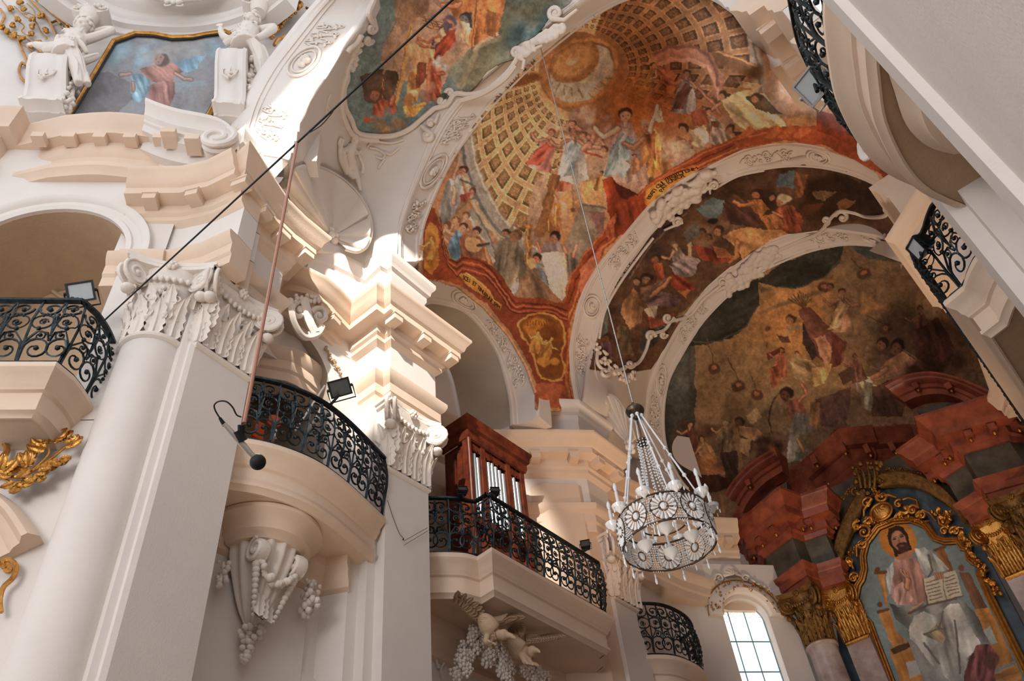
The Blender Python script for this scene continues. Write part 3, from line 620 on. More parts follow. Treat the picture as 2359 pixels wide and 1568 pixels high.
    p.poly([(1486, 468), (1490, 440), (1516, 420), (1560, 400), (1606, 386), (1614, 392), (1580, 412), (1540, 436), (1512, 470), (1498, 480)], (188, 118, 44)); p.line([(1486, 466), (1490, 438), (1518, 414), (1562, 394), (1608, 380)], 5, (170, 86, 40))
    step_ = [(985, 498), (1010, 520), (1030, 600), (1046, 640), (1090, 620), (1120, 628), (1140, 650), (1180, 690), (1200, 700), (1260, 690), (1310, 706)]
    p.poly([(975, 470), (1000, 480), (1022, 545), (1030, 590), (1050, 600), (1062, 590), (1120, 600), (1160, 640), (1186, 686), (1250, 688), (1310, 700), (1312, 940), (1240, 940), (1244, 905), (1220, 840), (1180, 770), (1120, 700), (1060, 655), (975, 640)], RM, 1, .1)
    for o, cc, w_ in ((0, RD, 4), (9, RL, 5), (16, RD, 3), (24, RL, 4), (30, RD, 3)): p.line([(1012, 500 + o), (1024, 560 + o), (1034, 596 + o * .7), (1052, 606 + o), (1064, 594 + o), (1118, 606 + o), (1140, 630 + o), (1178, 688 + o), (1190, 700 + o * .8), (1226, 698 + o * .7), (1268, 700 + o * .7), (1308, 716 + o * .8)], w_, cc)
    p.poly([(978, 530), (992, 510), (1004, 520), (1012, 560), (1010, 612), (992, 632), (978, 620)], (180, 108, 36)); p.ell(990, 572, 14, 44, (146, 84, 28), 0, 1, .2); p.fig(991, 548, 50, 88, (178, 112, 42), (196, 132, 60), (110, 62, 22), arm=1)
    pl = [(1056, 634), (1078, 630), (1096, 640), (1120, 660), (1136, 690), (1156, 704), (1152, 716), (1130, 698), (1100, 672), (1072, 654)]
    p.poly(pl, (178, 108, 38)); p.line(pl[:6], 4, (200, 134, 62)); p.line(pl[5:] + pl[:1], 4, (112, 56, 24))
    car = [(1196, 744), (1214, 726), (1240, 720), (1264, 724), (1292, 738), (1304, 768), (1300, 790), (1290, 818), (1302, 846), (1294, 872), (1272, 880), (1248, 872), (1232, 840), (1222, 800), (1204, 780)]
    p.poly(car, (120, 62, 22)); p.line(car + car[:1], 6, (196, 124, 52)); p.ell(1240, 758, 36, 30, (176, 102, 32), 10); p.ell(1262, 770, 22, 26, (96, 44, 18), 0, .7); p.ell(1245, 800, 28, 20, (150, 80, 26))
    for x, y, a in ((1240, 766, 100), (1272, 782, 120)): p.fig(x, y, 48, a, (190, 120, 44), (206, 140, 64), (110, 60, 22), arm=2)
    for x, y in ((1246, 832), (1254, 836), (1276, 834)): p.ell(x, y, 13, 11, (190, 116, 40))
    for x in range(1, 12): p.line([(1210 + x * 6, 742 + abs(x - 6) * -.4 - 2), (1211 + x * 6, 750 - abs(x - 6) * .4)], 2.5, (112, 60, 22))
    p.poly([(1235, 885), (1305, 885), (1322, 940), (1240, 940)], (150, 70, 40)); p.line([(1312, 760), (1304, 860), (1316, 940)], 7, (170, 96, 44))
    return p.mottle().out(G_BC)
BC_OUT = [(970, 650), (968, 590), (970, 530), (990, 470), (1016, 410), (1046, 354), (1088, 296), (1136, 238), (1232, 142), (1300, 85), (1368, 34), (1442, -8), (1540, -30), (1654, -8), (1700, 26), (1760, 90), (1850, 190), (1960, 250), (2060, 320), (2130, 440), (2120, 540), (2092, 540), (2020, 400), (1969, 368), (1905, 346), (1828, 334), (1777, 336), (1714, 350), (1650, 380), (1605, 400), (1543, 438), (1490, 480), (1440, 540), (1388, 602), (1352, 660), (1326, 745), (1314, 812), (1320, 885), (1330, 945), (1236, 945), (1236, 905), (1214, 842), (1175, 774), (1116, 706), (1056, 660), (1000, 646)]
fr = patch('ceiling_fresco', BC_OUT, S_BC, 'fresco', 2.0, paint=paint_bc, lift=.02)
tag(fr, 'large vault fresco with a painted coffered dome, robed saints and a red marble border', 'fresco')
# dim vault shell over it carries on behind the plaster
# ---- fresco over the first choir bay: green sky, orange robes, tall ladders
def paint_ab(xs, ys):
    p = Paint(xs, ys, (96, 112, 108), 3.)
    p.cloud(850, 120, 90, (104, 122, 118), .6, 12); p.cloud(1100, 150, 90, (118, 106, 76), .7, 14); p.cloud(1180, 60, 110, (84, 76, 52), .7, 14); p.cloud(1130, 200, 60, (60, 72, 60), .6, 8); p.cloud(1230, 60, 60, (44, 62, 62), .7, 8)
    p.poly([(880, 120), (930, 20), (960, -40), (1140, -40), (1150, 80), (1090, 108), (1040, 150), (1010, 220), (960, 200), (875, 150)], (168, 124, 94), .9, .2)
    p.poly([(832, 172), (870, 160), (916, 165), (922, 190), (890, 250), (840, 232), (832, 200)], (80, 58, 46), 1, .3); p.ell(868, 200, 30, 30, (96, 72, 52), 0, .8); p.ell(935, 20, 34, 48, (142, 100, 70), 0, .8); p.ell(968, 10, 22, 34, (118, 82, 58), 20, .9)
    for k in range(4): p.line([(978 + k * 14, 38 + k * 6), (984 + k * 14, 60 + k * 4)], 3, (120, 66, 40)); p.line([(972, 40 + k * 6), (1032, 56 + k * 6)], 2.5, (120, 66, 40))
    p.poly([(1030, 20), (1060, -40), (1170, -40), (1150, 70), (1120, 90), (1085, 108), (1082, 60), (1058, 50)], (176, 96, 44), 1, .35, ang=95); p.poly([(1105, 20), (1150, 30), (1140, 88), (1110, 80)], (152, 84, 40), 1, .3, ang=95)
    p.limb([(1018, 12), (1040, 16), (1060, 8)], 12, (190, 110, 70)); p.poly([(1096, -40), (1108, -40), (1090, 110), (1078, 108)], (188, 110, 52)); p.line([(1086, 110), (1100, -10)], 3, (120, 66, 34))
    p.line([(1078, 108), (1000, 66), (960, 20)], 3, (160, 104, 60)); p.line([(1082, 112), (1078, 58)], 4, (190, 130, 74))
    p.head(1072, 42, 14, (120, 108, 96), (52, 50, 54)); p.poly([(1060, 50), (1084, 52), (1080, 104), (1058, 92)], (190, 148, 104), 1, .4, ang=85); p.line([(1086, 30), (1084, 60)], 8, (56, 58, 60))
    p.head(1036, 52, 16, (172, 104, 76), (92, 74, 84)); p.poly([(1008, 70), (1030, 44), (1040, 60), (1020, 80), (1004, 128), (984, 118)], (88, 70, 76), 1, .3, ang=110); p.poly([(1018, 74), (1046, 66), (1050, 92), (1020, 130), (1000, 142), (1000, 122)], (168, 66, 42), 1, .4, ang=125); p.poly([(1000, 80), (1020, 62), (1024, 80), (1000, 104)], (196, 138, 98), 1, .3)
    p.poly([(922, 165), (940, 60), (950, 52), (935, 170), (910, 258), (904, 252)], (186, 134, 74)); p.line([(906, 256), (944, 62)], 3, (142, 92, 50)); p.line([(880, 270), (884, 110), (912, 40)], 2.5, (180, 110, 66)); p.line([(912, 40), (920, 0)], 3, (170, 110, 76))
    p.poly([(945, 100), (1000, 112), (1000, 150), (960, 160), (940, 140)], (190, 140, 92), 1, .2); p.limb([(960, 90), (985, 96), (1010, 80)], 6, (168, 92, 56)); p.limb([(958, 96), (976, 106), (1000, 106)], 5, (168, 92, 56))
    p.poly([(944, 170), (966, 150), (970, 200), (962, 232), (940, 240), (936, 210)], (196, 128, 64), 1, .4, ang=88); p.poly([(965, 140), (984, 145), (982, 178), (958, 206), (955, 180)], (124, 62, 44), 1, .3, ang=90); p.poly([(990, 130), (1012, 150), (1018, 200), (1004, 232), (976, 236), (980, 190)], (160, 82, 52), 1, .4, ang=95); p.poly([(1000, 170), (1016, 178), (1012, 226), (998, 220)], (180, 78, 42), 1, .4); p.cloud(990, 210, 26, (150, 104, 84), .7, 6)
    p.cloud(1018, 146, 18, (160, 158, 150), .9, 8); p.limb([(1008, 170), (1020, 168)], 10, (178, 92, 62)); p.ell(952, 214, 14, 9, (210, 166, 112)); p.ell(940, 232, 12, 22, (156, 100, 54), 10)
    p.head(866, 216, 15, (164, 94, 66), (92, 56, 38)); p.poly([(858, 240), (880, 228), (912, 236), (920, 258), (876, 268), (856, 262)], (162, 74, 50), 1, .3); p.poly([(836, 266), (860, 272), (872, 276), (846, 284), (836, 278)], (170, 76, 46)); p.limb([(900, 240), (908, 222)], 10, (170, 96, 66)); p.poly([(930, 246), (960, 240), (976, 246), (956, 268), (934, 270)], (202, 132, 58), 1, .3); p.limb([(960, 246), (978, 240)], 9, (206, 140, 66))
    p.cloud(905, 272, 30, (84, 98, 92), .8, 9); p.cloud(900, 296, 34, (134, 96, 62), .8, 9); p.poly([(1010, 215), (1080, 200), (1040, 214), (1016, 236)], (66, 74, 60))
    p.line([(1150, 88), (1100, 108), (1086, 150), (1060, 200)], 16, (140, 120, 86), .6); p.line([(1092, 116), (1110, 96), (1136, 88)], 8, (166, 138, 108), .7)
    return p.mottle().out(G_AB)
AB_OUT = [(866, -60), (878, 18), (858, 60), (838, 80), (828, 100), (816, 130), (801, 146), (802, 176), (793, 205), (798, 245), (812, 275), (824, 304), (868, 311), (905, 309), (940, 294), (972, 272), (992, 250), (1012, 240), (1030, 226), (1045, 212), (1052, 214), (1080, 212), (1100, 192), (1120, 165), (1150, 146), (1182, 136), (1196, 122), (1184, 110), (1200, 96), (1216, 92), (1236, 80), (1252, 60), (1276, 20), (1296, 18), (1310, 8), (1330, -20), (1310, -60)]
fr = patch('ceiling_fresco', AB_OUT, S_AB, 'fresco', 2.0, paint=paint_ab, lift=.02)
tag(fr, 'curved edged vault fresco with green sky, orange robes and leaning ladders', 'fresco')
V_AB = [(664, 430), (664, 372), (676, 332), (689, 288), (717, 231), (750, 183), (791, 115), (828, 68), (865, 0), (926, -75), (1036, -150), (1250, -130), (1424, -38), (1334, 3), (1243, 72), (1153, 144), (1083, 204), (1028, 266), (993, 326), (961, 404), (938, 464), (917, 534), (914, 612), (903, 584), (891, 594), (876, 584), (840, 618), (780, 588), (715, 570), (655, 510), (636, 440)]
struct(patch('ceiling', V_AB, S_AB, 'plaster', 7, thick=.12, lift=-.01))

# ---- dark fresco between the last two arches
def paint_cd(xs, ys):
    p = Paint(xs, ys, (82, 54, 36), 3.)
    p.cloud(1500, 560, 70, (64, 44, 40), .8, 12); p.cloud(1640, 520, 60, (112, 80, 54), .7, 10); p.cloud(1750, 420, 80, (52, 34, 24), .8, 12); p.cloud(1950, 430, 90, (44, 28, 16), .9, 16); p.cloud(1560, 500, 30, (70, 48, 46), .8, 8); p.cloud(1420, 690, 40, (50, 36, 32), .8, 8)
    p.line([(1440, 640), (1500, 545), (1575, 480), (1640, 440)], 18, (60, 42, 40)); p.line([(1450, 640), (1506, 556), (1580, 492)], 4, (110, 84, 72))
    p.poly([(1605, 482), (1640, 455), (1668, 462), (1660, 490), (1640, 505)], (84, 100, 104)); p.poly([(1795, 400), (1828, 392), (1832, 432), (1790, 430)], (66, 80, 88)); p.poly([(1575, 535), (1600, 510), (1620, 530), (1586, 560)], (74, 78, 74), .7); p.ell(1642, 508, 12, 8, (34, 30, 28)); p.poly([(1832, 396), (1860, 400), (1850, 450), (1830, 456)], (110, 62, 36), 1, .3)
    # central group
    p.poly([(1662, 470), (1690, 450), (1750, 476), (1770, 510), (1730, 525), (1680, 515)], (72, 44, 36), 1, .4, ang=40); p.head(1742, 446, 12, (142, 84, 52), (52, 32, 22)); p.poly([(1720, 462), (1756, 458), (1772, 480), (1756, 500), (1736, 488)], (158, 94, 48), 1, .3); p.limb([(1734, 468), (1704, 472), (1690, 466)], 9, (166, 98, 52)); p.head(1778, 452, 9, (146, 90, 62)); p.head(1800, 462, 14, (148, 92, 62), (140, 120, 96)); p.ell(1808, 456, 18, 9, (156, 140, 112), 10)
    p.poly([(1788, 480), (1826, 470), (1850, 510), (1846, 535), (1806, 536), (1782, 510)], (136, 62, 38), 1, .42, ang=70); p.poly([(1750, 500), (1786, 490), (1810, 524), (1768, 526)], (156, 92, 46), 1, .35, ang=60); p.poly([(1840, 470), (1900, 466), (1870, 490), (1850, 500)], (70, 38, 26)); p.limb([(1800, 500), (1780, 486)], 8, (160, 96, 62)); p.poly([(1870, 440), (1930, 440), (1900, 462), (1880, 456)], (92, 66, 40), 1, .3); p.poly([(1930, 470), (1950, 455), (1972, 462), (1940, 490)], (100, 62, 34)); p.poly([(1920, 400), (2020, 430), (2010, 460), (1940, 440)], (40, 26, 16)); p.line([(1900, 388), (1960, 400), (1980, 420)], 8, (60, 42, 28))
    # bending nude and the rest of the line
    p.poly([(1664, 546), (1690, 530), (1730, 524), (1800, 528), (1826, 545), (1780, 560), (1730, 580), (1712, 596), (1694, 570)], (164, 108, 60), 1, .22, ang=20); p.head(1655, 532, 13, (158, 96, 58), (56, 36, 26)); p.limb([(1700, 560), (1696, 590), (1682, 600)], 12, (160, 102, 58)); p.cloud(1622, 540, 20, (98, 66, 46), .8, 7); p.head(1618, 536, 10, (104, 70, 46)); p.head(1632, 548, 9, (100, 66, 46))
    p.poly([(1595, 565), (1630, 570), (1690, 600), (1660, 606), (1610, 596)], (110, 44, 28), 1, .3); p.poly([(1640, 566), (1670, 574), (1690, 596), (1650, 592)], (140, 78, 44)); p.poly([(1582, 560), (1592, 556), (1592, 606), (1584, 606)], (148, 118, 84))
    p.fig(1553, 564, 74, 72, (128, 112, 96), (150, 112, 84), (92, 76, 60)); p.poly([(1540, 610), (1580, 590), (1612, 600), (1600, 632), (1560, 640)], (126, 106, 104), 1, .42, ang=30); p.head(1512, 594, 11, (140, 84, 56)); p.poly([(1506, 606), (1524, 604), (1530, 640), (1512, 650)], (132, 60, 34), 1, .3); p.poly([(1540, 626), (1580, 640), (1605, 664), (1570, 680), (1546, 650)], (124, 46, 28), 1, .35, ang=40); p.poly([(1560, 668), (1592, 666), (1582, 684)], (160, 90, 40)); p.head(1488, 640, 13, (138, 92, 66), (48, 34, 30)); p.head(1468, 646, 10, (142, 104, 80)); p.poly([(1476, 660), (1510, 652), (1536, 640), (1520, 668), (1490, 690), (1470, 690)], (120, 84, 66), 1, .4, ang=140); p.poly([(1480, 690), (1530, 672), (1570, 680), (1556, 704), (1500, 712)], (88, 64, 62), 1, .45, ang=160); p.limb([(1500, 680), (1530, 660), (1542, 640)], 9, (158, 100, 66)); p.poly([(1440, 690), (1460, 660), (1478, 700), (1480, 740), (1450, 760), (1430, 720)], (130, 88, 54), 1, .35, ang=95); p.poly([(1480, 712), (1520, 700), (1510, 730), (1530, 750), (1500, 742)], (136, 118, 98), 1, .4); p.poly([(1486, 730), (1520, 734), (1560, 720), (1540, 742), (1500, 756)], (112, 52, 36), 1, .3); p.poly([(1424, 740), (1452, 760), (1460, 820), (1420, 812)], (96, 74, 52), 1, .4, ang=95); p.poly([(1480, 760), (1530, 750), (1560, 742), (1500, 800), (1470, 820)], (58, 50, 46), 1, .35); p.head(1400, 778, 11, (112, 66, 48)); p.poly([(1384, 790), (1410, 786), (1414, 826), (1392, 822)], (86, 58, 56), 1, .4); p.poly([(1380, 740), (1400, 710), (1404, 760), (1384, 780)], (76, 80, 76), 1, .25)
    p.line([(1560, 740), (1640, 660), (1700, 620)], 16, (128, 98, 58), .8)
    return p.mottle(.22).out(G_CD)
CD_OUT = [(1360, 850), (1376, 770), (1392, 716), (1420, 660), (1460, 600), (1500, 545), (1560, 480), (1640, 425), (1750, 392), (1850, 380), (1950, 395), (2050, 440), (2110, 540), (2060, 560), (1900, 530), (1760, 566), (1700, 606), (1600, 696), (1530, 806), (1500, 850), (1440, 860)]
fr = patch('ceiling_fresco', CD_OUT, S_CD, 'fresco', 2.0, paint=paint_cd, lift=.02)
tag(fr, 'dark narrow vault fresco with a bending pale figure and brown robed crowd', 'fresco')
V_CD = [(1340, 960), (1360, 820), (1400, 690), (1500, 530), (1640, 410), (1850, 365), (2050, 420), (2150, 560), (2120, 620), (1900, 540), (1770, 572), (1610, 700), (1540, 800), (1500, 900), (1494, 1000), (1500, 1060), (1420, 1040)]
struct(patch('ceiling.002', V_CD, S_CD, 'plaster', 9, thick=.12, lift=-.02))
struct(patch('ceiling.001', [(x, y) for x, y in BC_OUT], S_BC, 'stucco_tan', 14, thick=.1, lift=-.3))

# ---- apse half dome: dark curtains, an amber glow, small crowds and painted marble at its foot
def paint_d(xs, ys):
    p = Paint(xs, ys, (104, 76, 48), 3.)
    p.ell(1830, 760, 220, 170, (148, 96, 50), 20, .9, .9); p.ell(1840, 740, 110, 120, (172, 108, 48), 20, .8, .9); p.cloud(2050, 680, 140, (92, 68, 46), .7, 14); p.cloud(1680, 900, 130, (112, 82, 50), .6, 14); p.cloud(1850, 900, 90, (126, 92, 54), .7, 10); p.cloud(2150, 760, 100, (70, 48, 30), .8, 12)
    p.line([(2160, 620), (2000, 640), (1860, 680), (1750, 720)], 12, (92, 70, 46), .7)
    # curtains
    CU, CL = (40, 38, 30), (58, 56, 46)
    p.poly([(1525, 1110), (1520, 960), (1532, 880), (1570, 800), (1605, 770), (1598, 900), (1594, 1000), (1600, 1110)], (60, 60, 52), 1, .3, ang=92); p.poly([(1586, 800), (1602, 780), (1600, 1100), (1590, 1100)], (46, 44, 36), 1, .3, ang=90)
    p.poly([(1580, 800), (1620, 730), (1700, 660), (1745, 640), (1748, 700), (1720, 752), (1680, 782), (1630, 790)], CU, 1, .3, ang=-30); p.poly([(1740, 648), (1800, 606), (1880, 574), (1942, 566), (1934, 606), (1896, 640), (1840, 664), (1790, 662)], CU, 1, .3, ang=-18); p.poly([(1950, 562), (2060, 572), (2120, 604), (2060, 604), (1990, 592)], (56, 58, 54), 1, .25, ang=8); p.line([(1590, 786), (1660, 786), (1720, 752), (1748, 700)], 4, CL); p.line([(1790, 662), (1850, 662), (1900, 636), (1934, 600)], 4, CL); p.poly([(1746, 650), (1772, 668), (1752, 676)], (92, 62, 44))
    # hanging censers
    for x0, y0, x1, y1 in ((1630, 780, 1645, 850), (1678, 824, 1700, 890), (1730, 868, 1745, 910), (1960, 598, 1990, 630), (1986, 716, 2040, 760), (1890, 660, 1900, 660)):
        p.line([(x0, y0), (x1, y1 - 8)], 3, (70, 46, 28)); p.ell(x1, y1, 17, 14, (72, 42, 28)); p.ell(x1, y1 - 3, 8, 6, (124, 78, 44))
    # central sheaf, column and angels
    for k in range(9): p.line([(1850, 708), (1818 + k * 6, 672 + abs(k - 4) * 4)], 3.5, (74, 52, 30))
    p.poly([(1838, 716), (1850, 702), (1866, 708), (1900, 740), (1950, 790), (1945, 830), (1916, 850), (1890, 830), (1860, 770)], (104, 58, 44), 1, .3, ang=50); p.poly([(1846, 740), (1862, 770), (1886, 820), (1872, 830), (1850, 790)], (58, 40, 34), 1, .2); p.poly([(1876, 780), (1900, 770), (1924, 830), (1900, 846)], (150, 96, 64), 1, .2, ang=60); p.poly([(1916, 760), (1948, 790), (1936, 838), (1914, 850)], (88, 40, 30), 1, .2)
    p.head(1822, 736, 13, (140, 88, 52), (70, 44, 30)); p.poly([(1812, 752), (1840, 748), (1850, 760), (1815, 764)], (140, 104, 66)); p.poly([(1790, 770), (1815, 772), (1824, 790), (1800, 786)], (76, 46, 34)); p.poly([(1762, 814), (1802, 800), (1812, 812), (1770, 828)], (96, 40, 26)); p.line([(1766, 800), (1768, 790)], 4, (90, 60, 36)); p.ell(1768, 757, 7, 7, (104, 52, 34)); p.fig(1803, 806, 60, 100, (126, 62, 38), (148, 88, 54)); p.fig(1838, 816, 52, 80, (150, 106, 66)); p.poly([(1770, 846), (1800, 836), (1796, 880), (1778, 896)], (124, 62, 34), 1, .3); p.poly([(1820, 820), (1870, 830), (1890, 860), (1850, 880), (1826, 860)], (150, 116, 72), 1, .35, ang=30); p.poly([(1866, 850), (1920, 838), (1900, 880), (1876, 892)], (168, 122, 66), 1, .3)
    p.fig(1940, 672, 90, 92, (112, 78, 52), (120, 72, 52), robe2=(140, 104, 66), arm=2); p.head(1912, 658, 9, (112, 64, 44)); p.cloud(2010, 704, 28, (136, 88, 44), .8, 8); p.cloud(2085, 730, 16, (70, 44, 28), .6, 6)
    # right hand crowd
    p.fig(2120, 712, 80, 85, (84, 48, 32), (104, 66, 42)); p.poly([(2110, 760), (2160, 730), (2200, 800), (2180, 850), (2110, 830)], (64, 36, 26), 1, .35); p.head(2032, 792, 14, (120, 76, 48), (44, 28, 20)); p.head(2066, 800, 18, (100, 62, 40), (40, 26, 18)); p.poly([(2040, 830), (2080, 810), (2110, 830), (2090, 856), (2030, 870), (2000, 880)], (140, 92, 56), 1, .25); p.limb([(2044, 846), (2010, 868), (1976, 880)], 13, (146, 96, 60)); p.poly([(1970, 874), (1996, 862), (2010, 880), (1990, 930), (1972, 900)], (146, 118, 86), 1, .35); p.poly([(1990, 880), (2040, 890), (2036, 950), (1990, 940)], (112, 100, 78), 1, .4, ang=100); p.line([(2000, 800), (1990, 840), (2020, 848)], 3, (124, 96, 62)); p.line([(2080, 806), (2150, 850)], 3, (124, 96, 62)); p.fig(1970, 820, 60, 80, (84, 50, 36), (104, 66, 44)); p.poly([(1930, 860), (1962, 842), (1970, 870), (1944, 884)], (72, 48, 34)); p.poly([(2010, 890), (2060, 870), (2100, 880), (2080, 960), (2010, 960)], (70, 46, 32), 1, .3); p.cloud(2160, 860, 60, (52, 30, 20), .9, 12)
    # foreground: kneeling woman with raised arms, globe, cripples
    p.ell(1812, 940, 56, 62, (122, 92, 56), 0, .8, .1); p.line([(1778, 1000), (1772, 950), (1786, 916), (1800, 902)], 4, (64, 46, 28)); p.poly([(1880, 920), (1960, 890), (1950, 990), (1890, 980)], (88, 58, 46), 1, .25); p.head(1812, 908, 16, (84, 50, 34), (40, 26, 18)); p.poly([(1812, 924), (1850, 916), (1860, 950), (1830, 970), (1814, 950)], (126, 68, 48), 1, .3); p.limb([(1842, 926), (1858, 906), (1848, 886)], 10, (150, 90, 58)); p.poly([(1830, 950), (1866, 950), (1872, 1000), (1850, 1060), (1812, 1066), (1818, 1000)], (118, 108, 88), 1, .45, ang=95); p.poly([(1864, 920), (1890, 930), (1884, 990), (1868, 980)], (120, 80, 44), 1, .35, ang=95)
    p.cloud(1600, 1000, 40, (70, 42, 26), .8, 10); p.cloud(1700, 1010, 40, (74, 50, 32), .8, 10); p.fig(1592, 976, 70, 92, (84, 48, 32)); p.fig(1616, 1010, 80, 70, (132, 90, 56), (140, 96, 60)); p.fig(1672, 976, 66, 96, (118, 94, 62), hair=(150, 130, 100)); p.poly([(1686, 970), (1700, 966), (1712, 1076), (1700, 1080)], (126, 88, 48)); p.head(1702, 974, 12, (92, 58, 38)); p.poly([(1704, 980), (1740, 984), (1764, 1004), (1736, 1016), (1706, 1000)], (142, 100, 60), 1, .2); p.poly([(1716, 956), (1744, 938), (1756, 960), (1730, 976)], (176, 134, 80), 1, .3); p.poly([(1700, 1010), (1730, 1010), (1726, 1050), (1706, 1040)], (140, 102, 62), 1, .3); p.poly([(1590, 1060), (1640, 1040), (1670, 1090), (1600, 1100)], (138, 88, 50), 1, .25, ang=30); p.poly([(1660, 1040), (1700, 1040), (1700, 1100), (1670, 1100)], (64, 42, 34), 1, .3); p.poly([(1560, 1090), (1700, 1098), (1760, 1060), (1800, 1100), (1560, 1150)], (58, 34, 22), 1, .2); p.cloud(1770, 1030, 34, (60, 36, 24), .9, 9); p.poly([(1840, 1000), (1880, 996), (1870, 1030), (1846, 1030)], (104, 80, 52)); p.limb([(1836, 1010), (1850, 1040)], 9, (150, 104, 66))
    # painted marble cornice at the foot of the dome
    p.poly([(1850, 1060), (1930, 985), (2120, 975), (2180, 1010), (2320, 960), (2400, 1300), (1650, 1300), (1700, 1160)], (112, 52, 34), 1, .16, ang=15)
    return p.mottle(.22).out(G_D)
D_OUT = [(1572, 1140), (1556, 1103), (1530, 1041), (1522, 969), (1531, 888), (1564, 815), (1612, 740), (1676, 674), (1735, 632), (1788, 605), (1860, 576), (1944, 558), (2010, 560), (2055, 569), (2140, 606), (2250, 690), (2330, 800), (2370, 930), (2380, 1200), (1640, 1260)]
fr = patch('apse_fresco', D_OUT, S_D, 'fresco', 2.0, paint=paint_d, lift=0)
tag(fr, 'half dome fresco with dark curtains, hanging censers and amber light above the altar', 'fresco')
# ---------------------------------------------------------------- carved capitals
def leaf(b, o, up, out, side, h, w, curl=.35, n=7):
    """acanthus leaf: a bent, ribbed blade standing on o"""
    L = []; half = [.7, .95, .78, 1.05, .82, 1., .74, .78, .42, .14]; n = 9
    for i in range(n + 1):
        t = i / n; c = out * (h * (.05 + curl * t ** 3)) + up * (h * (t - curl * .55 * max(0, t - .75) ** 1.2 * 4 * .4)); ww = w * half[min(i, 9)]
        r = []
        for q, k in ((-1, .16), (-.6, -.04), (-.18, .02), (0, .2), (.18, .02), (.6, -.04), (1, .16), (.5, -.14), (0, -.1), (-.5, -.14)): r.append(o + c + side * (ww * q) + out * (k * w * (1.1 - .5 * t)))
        L.append(r)
    b.loft(L, True, True)
def scroll(b, fr, c, r, turns=1.7, a0=0., sgn=1, w=.018, c0=0., taper=.35, n=20, k=5, r1=.12):
    pts = [(c[0] + (r + (r * r1 - r) * t) * math.cos(a0 + sgn * turns * 2 * PI * t), c[1] + (r + (r * r1 - r) * t) * math.sin(a0 + sgn * turns * 2 * PI * t)) for t in [i / n for i in range(n + 1)]]
    b.tube([fr(x, y, c0) for x, y in pts], [w * (1 - (1 - taper) * i / n) for i in range(n + 1)], k); return pts
def capital(par, o, u, n, w, h, d=.22, m='stucco', round_=False, seed=1, vr=.34, name='capital'):
    """composite capital on a flat (or round) shaft: o = middle of its foot on the face, u along the face, n outward"""
    g = random.Random(seed); u = Vector(u).normalized(); n = Vector(n).normalized(); z = Vector((0, 0, 1)); o = Vector(o)
    b = MB(); P = lambda a, zz, c=0: o + u * a + z * zz + n * c
    if round_:
        R = w / 2; cen = -R
        b.lathe(o - n * R, [(R * .98, 0), (R * .94, h * .3), (R * 1.0, h * .62), (R * 1.22, h * .86), (R * 1.25, h * .9)], 28)
        cap = b.build(name, m, par)
        b = MB(); b.lathe(o - n * R, [(R * 1.02, -.05), (R * 1.1, -.03), (R * 1.12, 0), (R * 1.08, .03), (R * .98, .04)], 36); b.build('astragal', m, cap)
        lf = [(o - n * R + (u * math.sin(a) + n * math.cos(a)) * R * .96, (u * math.sin(a) + n * math.cos(a)), (u * math.cos(a) - n * math.sin(a))) for a in [math.radians(q) for q in range(-120, 121, 30)]]
        cor = [(o - n * R + (u * math.sin(a) + n * math.cos(a)) * R * 1.5, u * math.sin(a) + n * math.cos(a), u * math.cos(a) - n * math.sin(a)) for a in [math.radians(q) for q in (-45, 45)]]
        hw = R * 1.32
    else:
        ring = lambda s, zz, e: [P(-w / 2 * s, zz, -d), P(-w / 2 * s, zz, e), P(w / 2 * s, zz, e), P(w / 2 * s, zz, -d)]
        b.loft([ring(1, 0, 0), ring(.97, h * .3, -.01), ring(1.0, h * .62, .02), ring(1.16, h * .86, .09), ring(1.18, h * .9, .1)], True, True)
        cap = b.build(name, m, par)
        b = MB(); b.loft([ring(1.02, -.05, .01), ring(1.07, -.03, .035), ring(1.08, 0, .04), ring(1.04, .035, .02)], True, True); b.build('astragal', m, cap)
        lf = [(P(w * q, 0, .01), n, u) for q in (-.36, -.12, .12, .36)] + [(P(s * w * .5, 0, -.0), (n + u * s).normalized(), (u - n * s).normalized()) for s in (-1, 1)] + [(P(s * w * .5, 0, -d * .7), u * s, n * -s) for s in (-1, 1)]
        cor = [(P(-w * .56, 0, .1), (n - u).normalized(), (u + n).normalized()), (P(w * .56, 0, .1), (n + u).normalized(), (u - n).normalized())]
        hw = w * .62
    b = MB()
    for i, (q, out, sd) in enumerate(lf): leaf(b, q + z * .03, z, out, sd, h * (.46 if i % 2 else .4), w * .155, .2)
    for i, (q, out, sd) in enumerate(lf): leaf(b, q + z * h * .22 + sd * w * .11, z, out, sd, h * .42, w * .12, .2)
    b.build('acanthus_leaves', m, cap)
    for q, out, sd in cor:                               # corner volutes: a rolled ribbon seen from both sides
        v = MB(); c = q + z * h * .76 + out * .02; r = vr * h * .5
        for s in (-1, 1):
            f = Frame(c + sd * s * w * .075, out, z)
            ax = f.n * (s * (1 if f.n.dot(sd) > 0 else -1))
            for t in (1.0,): v.lathe(c + sd * s * w * .04, [(r * .86, 0), (r * .86, w * .05)], 18, sd * s)
            pts = spiral((0, 0), r, r * .1, PI * .75, -1.9, 26); v.tube([f(a, e, 0) for a, e in pts], [r * .13] * len(pts), 5)
            v.ball(f(0, 0), r * .2, 8, 5)
        v.tube([c + z * r - out * w * .3 + z * .02, c + z * r * 1.05 - out * w * .1, c + z * r], r * .22, 6)
        v.build('volute', m, cap)
        a_ = MB(); leaf(a_, q + z * h * .4 - out * .06, z, out, sd, h * .3, w * .12, .3); a_.ball(c - z * r * 1.25 + out * .02, (w * .11, w * .11, h * .05), 10, 6); a_.build('volute_leaf', m, cap)
